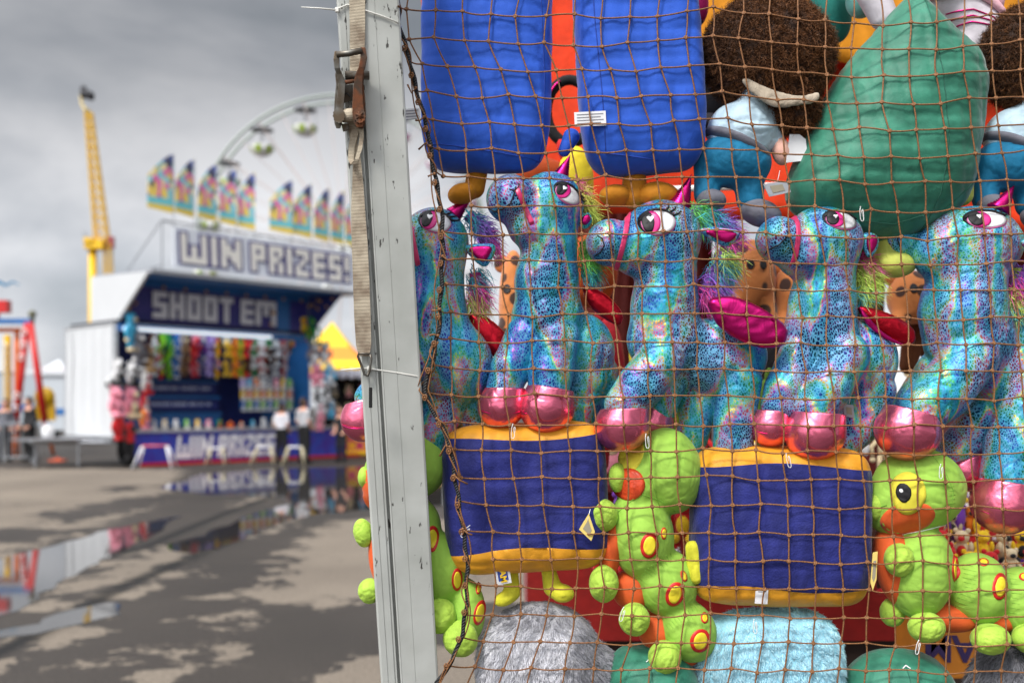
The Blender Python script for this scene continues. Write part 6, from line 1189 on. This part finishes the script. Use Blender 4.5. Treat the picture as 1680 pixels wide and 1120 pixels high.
# ================================================================== CURLY HAIRED DOLLS
shirt = fabric('pale_blue_jersey', (196, 222, 236), wr=.45, wscale=18); jeans = fabric('petrol_blue_velour', (24, 116, 156), wr=.45, wscale=16); shoe = fabric('grey_felt', (112, 112, 122), wr=.3); handm = fabric('doll_skin', (236, 184, 166), wr=.2); curlm = vcol_mat('brown_curls', .8, 0); cream = fabric('cream_fleece', (186, 172, 152), wr=.6, wscale=60)
def doll(dx, dy, label, seed, D=1.62):
    q = lambda x, y, z=0: (x+dx, y+dy, z); t = Toy('curly_doll', 1230+dx, 180+dy, D, label, 'plush doll', 'curly haired dolls hanging from behind')
    t.sdf('body', [cone(q(1228, 162, -22), q(1226, 204, -4), 14, 46), cone(q(1228, 162, -22), q(1258, 190, 0), 14, 24), ell(q(1216, 220, 4), (56, 44, 52), -30), cone(q(1252, 196, 8), q(1272, 232, 0), 19, 16)], shirt, 10, 2.4, wr=1.6, wscale=.06, main=True, seed=seed)
    t.sdf('hand', [ell(q(1280, 250, -6), (15, 17, 23), 10), cone(q(1288, 252, -10), q(1296, 262, -12), 7, 6)], handm, 6, 2, wr=.5, wscale=.1)
    t.sdf('trousers', [ell(q(1204, 264, 2), (62, 48, 44), -8), cone(q(1164, 270, 6), q(1160, 318, 2), 24, 21), cone(q(1228, 280, 0), q(1230, 328, -2), 27, 22)], jeans, 10, 2.4, wr=1.4, wscale=.06, seed=seed+1)
    t.sdf('belt', [ell(q(1211, 238, 3), (60, 47.5, 15), -26)], shoe, 2, 2.2)
    for p, r, a in ((q(1166, 330, -6), (24, 26, 18), -8), (q(1246, 352, -10), (34, 28, 22), -16)): t.sdf('shoe', [ell(p, r, a)], shoe, 4, 2.2, wr=.6, wscale=.1)
    t.pad('collar', [(x+dx, y+dy) for x, y in [(1202, 150), (1212, 143), (1232, 154), (1262, 166), (1296, 174), (1316, 170), (1328, 166), (1330, 178), (1318, 186), (1296, 188), (1262, 194), (1236, 182)]], -50, 4, 8, cream, 2.4, wr=1.5, seed=2)
    k = t.card('hang_tag', [q(1290, 226)[:2], q(1306, 226)[:2], q(1316, 234)[:2], q(1320, 268)[:2], q(1284, 272)[:2]], -20, tagw); k['label'] = 'pale tag in the doll\'s hand'
    head, lo, hi = union([ell(q(1262, 88, 6), (106, 68, 94)), ell(q(1292, 168, 8), (44, 44, 46)), ell(q(1306, 188, -6), (30, 30, 26))], 24); V, Fc = snets(head, lo, hi, 5); V += 2.5*noise3(V, .12, 3)[:, None]; h = mesh_np('hair', t.loc(V), Fc, cm('hair_base', (52, 30, 16)), t.root)
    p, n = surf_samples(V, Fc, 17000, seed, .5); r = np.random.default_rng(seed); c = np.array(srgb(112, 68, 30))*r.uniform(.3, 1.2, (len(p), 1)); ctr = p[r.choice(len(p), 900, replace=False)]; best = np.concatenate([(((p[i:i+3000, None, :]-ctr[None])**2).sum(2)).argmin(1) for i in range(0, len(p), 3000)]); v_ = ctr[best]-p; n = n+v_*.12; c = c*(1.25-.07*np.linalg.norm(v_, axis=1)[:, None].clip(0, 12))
    blades(t.loc(p), n+r.normal(size=n.shape)*.7,   .013, .0014, np.clip(c, .005, 1), curlm, 'curls', h, curl=.0030, seg=5, droop=.1, seed=seed)
doll(0, 0, 'curly brown haired doll in pale blue shirt and petrol trousers, left of the green pear', 3)
doll(458, 8, 'curly brown haired doll cut off by the right photo edge beside the green pear', 8, 1.64)

# ================================================================== FURRY PLUSHES AT THE BOTTOM
def furry(name, prims, a, base, fur, label, N, ln, seed, D=1.62, k=20, comb=(0, 0, -.8), var=.25, group=None, patch=None):
    t = Toy(name, a[0], a[1], D, label, 'plush toy', group); t.sdf('body', prims, cm('fur_base_%d' % seed, base), k, 3.4, main=True, wr=1.5, wscale=.05)
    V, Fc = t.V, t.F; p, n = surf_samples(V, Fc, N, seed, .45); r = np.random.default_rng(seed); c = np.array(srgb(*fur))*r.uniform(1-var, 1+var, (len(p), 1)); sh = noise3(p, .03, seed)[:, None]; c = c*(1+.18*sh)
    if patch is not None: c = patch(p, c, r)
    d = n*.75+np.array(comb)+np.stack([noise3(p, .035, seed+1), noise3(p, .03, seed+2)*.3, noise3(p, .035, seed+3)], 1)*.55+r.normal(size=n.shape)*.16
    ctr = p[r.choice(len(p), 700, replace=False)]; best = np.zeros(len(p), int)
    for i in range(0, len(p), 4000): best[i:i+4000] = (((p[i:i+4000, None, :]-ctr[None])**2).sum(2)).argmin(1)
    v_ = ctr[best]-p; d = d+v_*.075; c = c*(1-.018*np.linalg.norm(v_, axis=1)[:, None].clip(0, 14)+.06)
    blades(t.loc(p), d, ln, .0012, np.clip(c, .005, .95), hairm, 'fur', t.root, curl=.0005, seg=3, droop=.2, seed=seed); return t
def gpatch(p, c, r):
    m = (p[:, 0] > 935) | (p[:, 2] > -1022); dk = np.array(srgb(150, 150, 158)); lt = np.array(srgb(222, 222, 228)); k = np.clip((p[:, 0]-925)/20, 0, 1)[:, None]; k2 = np.clip((p[:, 2]+1028)/14, 0, 1)[:, None]; q = np.maximum(k, k2); return (lt*(1-q)+dk*q)*r.uniform(.75, 1.2, (len(p), 1))
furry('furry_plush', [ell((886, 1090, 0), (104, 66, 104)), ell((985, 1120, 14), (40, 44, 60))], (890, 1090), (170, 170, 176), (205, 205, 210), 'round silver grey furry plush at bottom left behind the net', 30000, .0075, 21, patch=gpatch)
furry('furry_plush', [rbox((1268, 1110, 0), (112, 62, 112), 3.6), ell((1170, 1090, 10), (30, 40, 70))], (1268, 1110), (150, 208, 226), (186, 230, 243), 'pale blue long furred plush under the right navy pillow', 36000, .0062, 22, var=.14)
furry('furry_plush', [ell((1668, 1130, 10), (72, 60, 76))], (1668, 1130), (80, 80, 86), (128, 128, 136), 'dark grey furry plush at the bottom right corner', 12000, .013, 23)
def low_teal(a, poly, label, seed):
    t = Toy('velvet_plush', a[0], a[1], 1.62, label, 'plush toy', 'green velvet plush tops along the bottom'); f, lo, hi = padf(smooth_poly(poly, 2), 0, 74, 80); V, Fc = snets(f, lo, hi, 3.2); V[:, 1] += 3*noise3(V, .03, seed); t.use(V, Fc); mesh_np('body', t.loc(V), Fc, teal, t.root); t.line('seam', [(a[0], a[1]-52), (a[0]+4, a[1]+30)], .9, cm('seam_teal', (40, 98, 80)), None, .25, 14); t.line('stitch_loop', [(a[0]-6, a[1]-46), (a[0], a[1]-50), (a[0]+6, a[1]-46)], 1.0, wht, None, 1.5)
low_teal((1060, 1120, 0), [(985, 1180), (992, 1100), (1010, 1066), (1040, 1054), (1090, 1056), (1130, 1076), (1150, 1120), (1150, 1180)], 'green velvet plush top between the silver and pale blue furry plushes', 3)
low_teal((1468, 1130, 0), [(1372, 1190), (1384, 1110), (1410, 1080), (1445, 1064), (1500, 1064), (1545, 1084), (1572, 1130), (1575, 1190)], 'green velvet plush top at the bottom, left of the dark grey fur', 6)

# ================================================================== PINK SKIRTED PLUSH, top right above the pear
def skirt():
    t = Toy('skirted_plush', 1590, 20, 1.72, 'plush in a pink skirt with a white leg tied with magenta laces, top right', 'plush toy')
    lg = fabric('white_leg', (224, 216, 224)); pk = fabric('skirt_pink', (240, 188, 200), wr=.8, wscale=20)
    t.sdf('leg', [cone((1560, -10, 6), (1610, 50, 0), 44, 38), cone((1610, 50, 0), (1585, 84, 0), 36, 26)], lg, 10, 2.6, main=True); [t.line('lace', [(1545+6*k, 30+10*k), (1580, 30+9*k), (1612, 44+7*k), (1622, 60+4*k)], 1.3, magenta, None, .5) for k in range(3)]
    t.sdf('leg', [cone((1430, -20, 6), (1452, 26, 6), 26, 22)], lg, 6, 2.6)
    t.pad('skirt', [(1380, -110), (1420, -60), (1500, -2), (1520, 12), (1550, 0), (1600, 8), (1628, 40), (1640, 10), (1632, -110)], -20, 22, 26, pk, 3, wr=2, seed=4); t.pad('skirt_frill', [(1500, -10), (1540, -8), (1600, -2), (1634, 34), (1628, 44), (1596, 14), (1548, 6), (1512, 14)], -40, 6, 8, pk, 2.4)
    t.sdf('body', [ell((1520, -110, 6), (80, 60, 70))], lg, 5, 4)
skirt()
t = Toy('pastel_plush', 1410, 5, 1.80, 'pastel mint and yellow plush foot peeking above the pear at top', 'plush toy'); t.sdf('body', [ell((1412, 4, 0), (24, 22, 26), 10), ell((1400, -50, 4), (44, 34, 44))], fabric('mint', (130, 200, 190)), 8, 2.6); t.sdf('paw', [ell((1440, -2, -6), (18, 18, 24))], fabric('pastel_yellow', (220, 220, 140)), 4, 2.6)
t = Toy('teal_plush', 1372, 10, 1.9, 'dark teal plush end showing beside the brown curls at top', 'plush toy'); t.sdf('body', [ell((1362, 10, 0), (32, 30, 62), 14), ell((1352, -70, 0), (50, 40, 50))], fabric('dark_teal', (40, 130, 120)), 8, 2.8); t.line('seam', [(1370, -20), (1372, 30)], .6, blk) if t.bvh else None
t = Toy('navy_ear_plush', 1140, 20, 1.85, 'navy and magenta plush ear peeking right of the blue block plush', 'plush toy'); t.sdf('body', [ell((1138, 4, 6), (24, 22, 40), 8), ell((1120, -60, 6), (50, 40, 50))], fabric('deep_navy', (24, 30, 70)), 8, 2.6); t.sdf('ear_lining', [ell((1148, 2, -6), (12, 20, 34), 8)], fabric('deep_magenta', (170, 20, 90)), 4, 2.4)
t = Toy('black_hoop_toy', 930, 190, 2.05, 'black ring shaped toy with pink stitches between the blue block plushes', 'toy'); t.tube('ring', [(935+38*math.cos(a), 180-52*math.sin(a), 10) for a in [2*math.pi*k/28 for k in range(29)]], 9, black); t.tube('stitching', [(935+38*math.cos(a), 180-52*math.sin(a), 0) for a in [2.0+.12*k for k in range(12)]], 2, magenta)
t = Toy('black_plush', 1168, 190, 1.9, 'black plush in the gap between blue block and curly doll', 'plush toy'); t.sdf('body', [ell((1166, 150, 6), (26, 30, 60)), ell((1160, 120, 0), (30, 30, 40))], fabric('black_plush_cloth', (26, 24, 30)), 10, 2.8); t.sdf('foot', [ell((1162, 204, -6), (20, 22, 16))], fabric('black_plush_cloth2', (40, 36, 44)), 4, 2.6)

# ================================================================== TOYS DEEPER IN THE STALL
def spotted():
    m, nt, N, L, b = newmat('spotted_tan_fleece'); tc = N('ShaderNodeTexCoord'); v = N('ShaderNodeTexVoronoi'); v.inputs['Scale'].default_value = 23; v.inputs['Randomness'].default_value = .55; L(tc.outputs['Object'], v.inputs['Vector']); r = N('ShaderNodeValToRGB'); r.color_ramp.elements[0].position = .30; r.color_ramp.elements[0].color = (*srgb(62, 34, 22), 1); r.color_ramp.elements[1].position = .36; r.color_ramp.elements[1].color = (*srgb(206, 124, 62), 1); L(v.outputs['Distance'], r.inputs[0]); L(r.outputs[0], b.inputs['Base Color']); b.inputs['Roughness'].default_value = .85; b.inputs['Sheen Weight'].default_value = .3
    return m
spm = spotted(); brn = fabric('chestnut_plush', (110, 62, 34)); blp = fabric('black_nap', (26, 22, 24)); crm = fabric('cream_nap', (226, 206, 178))
def deep(name, x, y, r, m, label, D=2.1, ears=None, muzzle=None, limbs=None, cat='plush toy', group=None, em=None, k=10):
    t = Toy(name, x, y, D, label, cat, group); t.sdf('body', [ell((x, y, 0), r)]+[cone(*q) for q in (limbs or [])], m, k, 3.2, main=True, wr=1.2, wscale=.05)
    for e in ears or []: t.sdf('ear', [ell(*e)], em or m, 3, 2.8)
    if muzzle: t.sdf('muzzle', [ell(*muzzle)], crm, 3, 2.8)
    return t
g = 'spotted tan plush toys hanging in the second row'
for x, y, r, lab in [(1232, 455, (40, 44, 62), 'spotted tan plush with round head behind the middle unicorn wing'), (1312, 478, (44, 44, 52), 'spotted tan plush just right of the round headed spotted one'), (842, 500, (24, 34, 90), 'long spotted tan plush in the gap between the first two unicorns'), (1496, 488, (40, 36, 44), 'dark spotted plush in the gap left of the fifth unicorn neck')]:
    t = deep('spotted_plush', x, y, r, spm, lab, 2.15, [((x-r[0]*.8, y-r[2]*.75, 4), (13, 8, 15)), ((x+r[0]*.8, y-r[2]*.75, 4), (13, 8, 15))], None, [((x-r[0]*.5, y+r[2]*.5, -10), (x-r[0]*.8, y+r[2]*1.2, -20), 15, 13), ((x+r[0]*.5, y+r[2]*.5, -10), (x+r[0]*.7, y+r[2]*1.2, -20), 15, 13)], group=g)
    for s in (-1, 1): t.disc('eye', x+s*10, y-r[2]*.25, 6, 8, blk, 0, 1)
deep('brown_plush', 1516, 500, (30, 30, 60), brn, 'chestnut brown plush between the fourth and fifth unicorn necks', 2.2, None, None, [((1500, 540, 0), (1490, 600, 0), 18, 14), ((1525, 540, 0), (1530, 600, 0), 18, 14)])
deep('brown_plush', 968, 445, (46, 34, 60), fabric('rust_plush', (176, 74, 30)), 'rust brown plush behind the neck of the second unicorn', 2.25, [((935, 395, 0), (14, 10, 16)), ((1000, 395, 0), (14, 10, 16))])
deep('black_plush', 1290, 620, (44, 36, 90), blp, 'black plush in the gap between third and fourth unicorn', 2.05, [((1262, 540, 0), (12, 10, 20))], None, [((1290, 680, 0), (1296, 760, 0), 20, 16)])
deep('yellow_plush', 944, 300, (30, 30, 60), fabric('bright_yellow', (250, 220, 50)), 'yellow and red bird plush behind the second unicorn head', 2.05, [((925, 250, -4), (10, 8, 22), 20), ((962, 262, -4), (10, 8, 22), -20)], ((950, 322, -28), (14, 12, 12)), em=fabric('bird_red', (214, 40, 40)))
deep('yellow_plush', 1058, 590-20, (26, 26, 110), fabric('bright_yellow2', (240, 215, 40)), 'narrow yellow plush behind the chest of the third unicorn', 2.2, [((1050, 455, -4), (10, 8, 22), 10)])
deep('orange_plush', 890, 290, (44, 36, 30), fabric('deep_orange', (206, 84, 30)), 'orange plush behind the raised snout of the second unicorn', 2.3, [((860, 270, 0), (14, 10, 16))])
deep('pink_plush', 1136, 668, (40, 30, 40), fabric('blush_pink', (236, 150, 150)), 'blush pink plush under the belly of the third unicorn', 2.1, [((1110, 640, 0), (12, 9, 16)), ((1164, 640, 0), (12, 9, 16))], ((1136, 672, -28), (14, 12, 10)))
deep('red_plush', 995, 610, (30, 30, 90), fabric('cherry_red', (180, 30, 44)), 'cherry red plush in the gap between second and third unicorn', 2.1, [((985, 520, 0), (10, 8, 18))], None, [((990, 680, 0), (985, 760, 0), 16, 14)])
deep('green_plush', 1258, 690, (20, 22, 70), fabric('grass_green', (110, 150, 50)), 'grass green plush strip left of the fourth unicorn hooves', 1.95, [((1262, 620, 0), (8, 7, 18))])
deep('white_plush', 1385, 560, (20, 26, 60), crm, 'cream plush behind the fourth unicorn body', 2.4, [((1380, 500, 0), (10, 8, 16))])
deep('mauve_plush', 1590, 690, (50, 34, 74), fabric('dusty_mauve', (120, 74, 78)), 'dusty mauve plush behind the right unicorn legs', 2.3, [((1560, 620, 0), (16, 10, 18))], ((1600, 670, -28), (18, 12, 14)))
deep('olive_plush', 700, 700, (30, 26, 36), fabric('apple_green', (100, 190, 90)), 'apple green plush behind the border rope under the first unicorn', 1.85, [((690, 668, 0), (10, 8, 14))])
# prize heaps on the inner counter: every one a toy of its own
rr = random.Random(21); n = 0; pal = ['red', 'white', 'pink', 'yellow', 'orange', 'navy', 'purple', 'brown', 'cream', 'red', 'magenta' if 'magenta' in CN else 'pink', 'yellow']
for r in range(5):
    for c in range(17):
        px = 850+c*50+(r % 2)*22; py = 780-r*44 if r < 3 else 900+(r-3)*75
        if r < 3 and px < 1500 and r > 0: continue
        if r == 0 and px < 960: continue
        col = rr.choice(pal) if r < 3 else rr.choice(['red', 'brown', 'navy', 'red', 'purple']); D = 2.5+.12*(r % 2) if r < 3 else 2.22
        if r >= 3 and px < 960: continue
        mini(rr.choice(['bear', 'bear', 'long', 'pillow']), CN[col], CN[rr.choice(['white', 'yellow', 'red', 'cream'])], P(px, py, D), .13, rr.uniform(-.5, .5), f'small {col} plush inside the netted stall, {ORD[r]} tier, {ORD[c]} from the left', 'small plush prizes piled on the inner counter of the netted stall')
for r, c in [(r, c) for r in range(4) for c in range(6)]:
    col = rr.choice(['red', 'white', 'yellow', 'orange', 'red', 'white', 'cream', 'yellow']); mini(rr.choice(['bear', 'long', 'bear']), CN[col], CN[rr.choice(['white', 'red', 'yellow', 'black'])], P(1545+c*33+(r % 2)*14, 858+r*36, 2.12+.05*(3-r)), .085, rr.uniform(-.6, .6), f'tiny {col} plush heaped right of the right caterpillar, {ORD[r]} layer, {ORD[c]} from left', 'tiny plush heaped behind the right caterpillar')
rt = empty('prize_box', P(1590, 1062, 2.02)); tag(rt, 'orange box with purple SPAM lettering upside down under the right caterpillar', 'box'); b = MB(); b.box((0, .05, 0), (.23, .09, .13)); b.build('carton', cm('carton_orange', (222, 136, 40), rough=.55, var=.2), rt, bevel=.004)
text_obj('SPAM', .075, cm('carton_purple', (62, 44, 96), rough=.5), 'lettering', rt, (0, .0035, 0), (R(90), R(180), 0), .0008, .0018); MB().box((0, .004, .05), (.19, .003, .02)).build('printed_band', cm('carton_yellow', (236, 190, 60)), rt)
# hang tags
def hangtag(poly, D, m, label, lines=True):
    x = sum(p[0] for p in poly)/len(poly); y = sum(p[1] for p in poly)/len(poly); t = Toy('hang_tag', x, y, D, label, 'tag', 'cardboard hang tags'); t.card('card', poly, 0, m); t.card('print', [(x+(p[0]-x)*.55, y+(p[1]-y)*.55) for p in poly], -.7, cm('tag_print', (150, 142, 122)) if lines else tagw, .4); t.tube('string', [(x, y-12, -1), (x+5, y-30, 4)], .5, wht)
hangtag([(957, 856), (966, 842), (976, 872), (970, 887), (950, 868)], 1.54, cm('tag_yellow', (226, 200, 110)), 'yellow diamond hang tag under the raised paw of the middle caterpillar'); hangtag([(1432, 906), (1440, 904), (1438, 950), (1432, 968), (1428, 955)], 1.55, cm('tag_yellow', (226, 200, 110)), 'yellow hang tag edge beside the paw of the right caterpillar')
hangtag([(1252, 302), (1290, 297), (1298, 315), (1262, 323)], 1.58, cm('tag_grey', (160, 164, 170)), 'grey printed tag hanging left of the green pear'); hangtag([(1384, 662), (1400, 664), (1402, 686), (1386, 682)], 1.6, cm('tag_grey', (160, 164, 170)), 'small grey tag between the fourth and fifth unicorn legs')

# ================================================================== NET, drawn tight over the toys
bpy.context.view_layer.update(); DG = bpy.context.evaluated_depsgraph_get()
def front_depth(px, py, far=1.60):
    d = (P(px, py, 1.0)-Vector((0, 0, H))).normalized(); r = sc.ray_cast(DG, Vector((0, 0, H))+d*1.30/d.y, d, distance=2)
    return min(far, r[1].y) if r[0] else far
def build_net():
    m, nt, N, L, b = newmat('orange_brown_twine'); tc = N('ShaderNodeTexCoord'); w = N('ShaderNodeTexNoise'); w.inputs['Scale'].default_value = 700; w.inputs['Detail'].default_value = 3; L(tc.outputs['Object'], w.inputs['Vector'])
    r = N('ShaderNodeValToRGB'); r.color_ramp.elements[0].position = .35; r.color_ramp.elements[0].color = (*srgb(88, 54, 28), 1); r.color_ramp.elements[1].position = .62; r.color_ramp.elements[1].color = (*srgb(154, 104, 60), 1); L(w.outputs['Fac'], r.inputs[0]); L(r.outputs[0], b.inputs['Base Color']); b.inputs['Roughness'].default_value = .65
    bp = N('ShaderNodeBump'); bp.inputs['Strength'].default_value = .7; bp.inputs['Distance'].default_value = .0006; L(w.outputs['Fac'], bp.inputs['Height']); L(bp.outputs[0], b.inputs['Normal'])
    rt = empty('safety_net', P(1180, 560, NETD)); tag(rt, 'orange brown knotted twine net stretched over the plush toys', 'net'); o0 = Vector(rt.location)
    rr = np.random.default_rng(5); cols = [716+45.6*i for i in range(-1, 26)]; rows = [26-45*2+44.7*j for j in range(0, 30)]; K = {}
    for i, c in enumerate(cols):
        for j, y in enumerate(rows):
            yy = y+rr.normal()*2.0; x = c+net_x(c, yy)+rr.normal()*2.2; y2 = net_y(x, yy); d = NETD+.006*math.sin(x*.013+y*.02)+rr.normal()*.0015
            if x < rope_edge(y2)+6: continue
            K[i, j] = (x, y2, d)
    cord, knot = MB(), MB()
    hit = {k: min(front_depth(v[0]+a, v[1]+b) for a, b in ((0, 0), (5, 0), (-5, 0), (0, 5), (0, -5)))-.0045 for k, v in K.items()}; dep = dict(hit)
    for _ in range(14):
        nd = {}
        for (i, j), h in hit.items():
            nb = [dep[q] for q in ((i+1, j), (i-1, j), (i, j+1), (i, j-1)) if q in dep]+([NETD] if (i-1, j) not in dep else []); nd[i, j] = min(h, .35*dep[i, j]+.65*sum(nb)/max(1, len(nb)))
        dep = nd
    for k in K: K[k] = (K[k][0], K[k][1], dep[k])
    def seg(a, b_, sag=1.0):
        p = []; dx, dy = b_[0]-a[0], b_[1]-a[1]; o = rr.normal()*1.1; n = 6
        for k in range(n+1):
            t = k/n; s = 4*t*(1-t); x_, y_ = a[0]+dx*t+(-dy*.02*o)*s, a[1]+dy*t+(sag*(abs(dx) > abs(dy))+dx*.02*o)*s; p.append(P(x_, y_, min(a[2]+(b_[2]-a[2])*t, front_depth(x_, y_)-.0022))-o0)
        cord.tube(p, .00124, 6, False)
    for (i, j), a in K.items():
        if (i+1, j) in K: seg(a, K[i+1, j])
        if (i, j+1) in K: seg(a, K[i, j+1])
        c = P(*a)-o0; s = .0024; q = Vector((rr.normal(), rr.normal(), rr.normal())).normalized()
        for t in range(2):
            u = q.orthogonal().normalized() if t == 0 else Vector((0, -1, .2)).cross(q).normalized(); w_ = (u.cross(Vector((0, -.8, .6)))).normalized()
            knot.tube([c+u*s*math.cos(z*1.05)*(1+.15*t)+w_*s*math.sin(z*1.05)*(.8+.3*t)+Vector((0, -.0005*t, 0)) for z in range(6)], .0014, 5, False, True)
        knot.ball(c, .0022, 6, 4)
        # left-most knots reach the border rope
        if (i-1, j) not in K and j > 0 and rr.random() < .95:
            ex = rope_edge(a[1]-6); seg(a, (ex, a[1]-rr.uniform(-2, 10), NETD-.004), 2)
            if rr.random() < .55: # loose knotted end
                x0, y0 = ex, a[1]-4; p = [(x0, y0), (x0-7, y0+rr.uniform(-8, 10)), (x0-rr.uniform(10, 22), y0+rr.uniform(-6, 16))] if rr.random() < .5 else [(x0, y0), (x0+8, y0+rr.uniform(4, 10)), (x0+rr.uniform(14, 22), y0+rr.uniform(6, 16))]
                cord.tube([P(x, y, NETD-.008)-o0 for x, y in p], [.0012, .0012, .0016], 5); knot.ball(P(x0, y0, NETD-.007)-o0, .0026, 7, 5)
    cord.build('net_cord', m, rt, True); knot.build('knots', m, rt, True)
    # border: black rope bound with twine
    bm_, nt, N, L, b = newmat('black_braided_rope'); b.inputs['Base Color'].default_value = (.012, .012, .013, 1); b.inputs['Roughness'].default_value = .6
    tc = N('ShaderNodeTexCoord'); mp = N('ShaderNodeMapping'); mp.inputs['Rotation'].default_value = (0, .6, 0); L(tc.outputs['Object'], mp.inputs[0]); w = N('ShaderNodeTexWave'); w.bands_direction = 'Z'; w.inputs['Scale'].default_value = 90; L(mp.outputs[0], w.inputs[0]); bp = N('ShaderNodeBump'); bp.inputs['Strength'].default_value = .9; bp.inputs['Distance'].default_value = .0015; L(w.outputs[0], bp.inputs['Height']); L(bp.outputs[0], b.inputs['Normal'])
    ys = np.arange(-150, 1190, 9.0); MB().tube([P(rope_edge(y)+1.5*math.sin(y*.11), y, NETD-.003) - o0 for y in ys], .0032, 10).build('border_rope', bm_, rt, True)
    b = MB(); ys = np.arange(-150, 1190, 2.5)
    pts = []
    for y in ys:
        a = y*.075+1.2*math.sin(y*.021); k = 5+2.5*math.sin(y*.034); pts.append(P(rope_edge(y)-1+k*math.sin(a), y, NETD-.003-.0042*math.cos(a))-o0)
    b.tube(pts, .00115, 6)
    pts = [P(rope_edge(y)-7-4*math.sin(y*.043), y, NETD-.004+.002*math.sin(y*.05))-o0 for y in np.arange(-150, 640, 7)]; b.tube(pts, .0011, 6)
    pts = [P(rope_edge(y)+4+4*math.sin(y*.051), y, NETD-.005+.002*math.sin(y*.05))-o0 for y in np.arange(560, 1190, 7)]; b.tube(pts, .0011, 6)
    for y in np.arange(-140, 1180, 44): c = P(rope_edge(y)-3, y, NETD-.007)-o0; b.tube([c+Vector((.0035*math.cos(z), -.001, .0045*math.sin(z))) for z in range(6)], .0012, 5, False, True); b.ball(c, .0024, 7, 5)
    b.build('lashing_twine', m, rt, True)
build_net()
wire = cm('white_coated_wire', (228, 228, 226), rough=.35)
for px, py, ang, lab in [(842, 708, 5, 'on the left navy pillow'), (1294, 756, -12, 'on the top of the right navy pillow'), (1544, 774, 3, 'on the head of the right caterpillar'), (764, 864+8, 40, 'above the grey furry plush'), (1021, 1008, 18, 'above the lower middle teal plush'), (1239, 1028, -2, 'above the pale blue fur'), (1506, 1062, 12, 'above the lower right teal plush'), (1062, 724, -3, 'on the head of the middle caterpillar'), (1414, 352, -4, 'beside the eye of the fourth unicorn')]:
    rt = empty('prize_clip', P(px, py, min(NETD+.03, front_depth(px, py)-.006)), 0); tag(rt, f'white wire clip on the net {lab}', 'clip', 'white wire clips hooked on the net'); rt.rotation_euler = (0, R(ang), 0)
    s = .0008; MB().tube([Vector(q)*s for q in [(-2, -1, 14), (-3.4, 0, 8), (-3.2, 0, -8), (-2, 0, -12), (1, 0, -13), (3, 0, -10), (3.2, 0, 6), (2, 0, 10), (.5, 0, 8), (.8, 0, -4)]], .0006, 6).build('wire', wire, rt, True)
    MB().ball((-.0016, -.001, .0116), .0010, 8, 6).build('wire_tip', wire, rt, True)
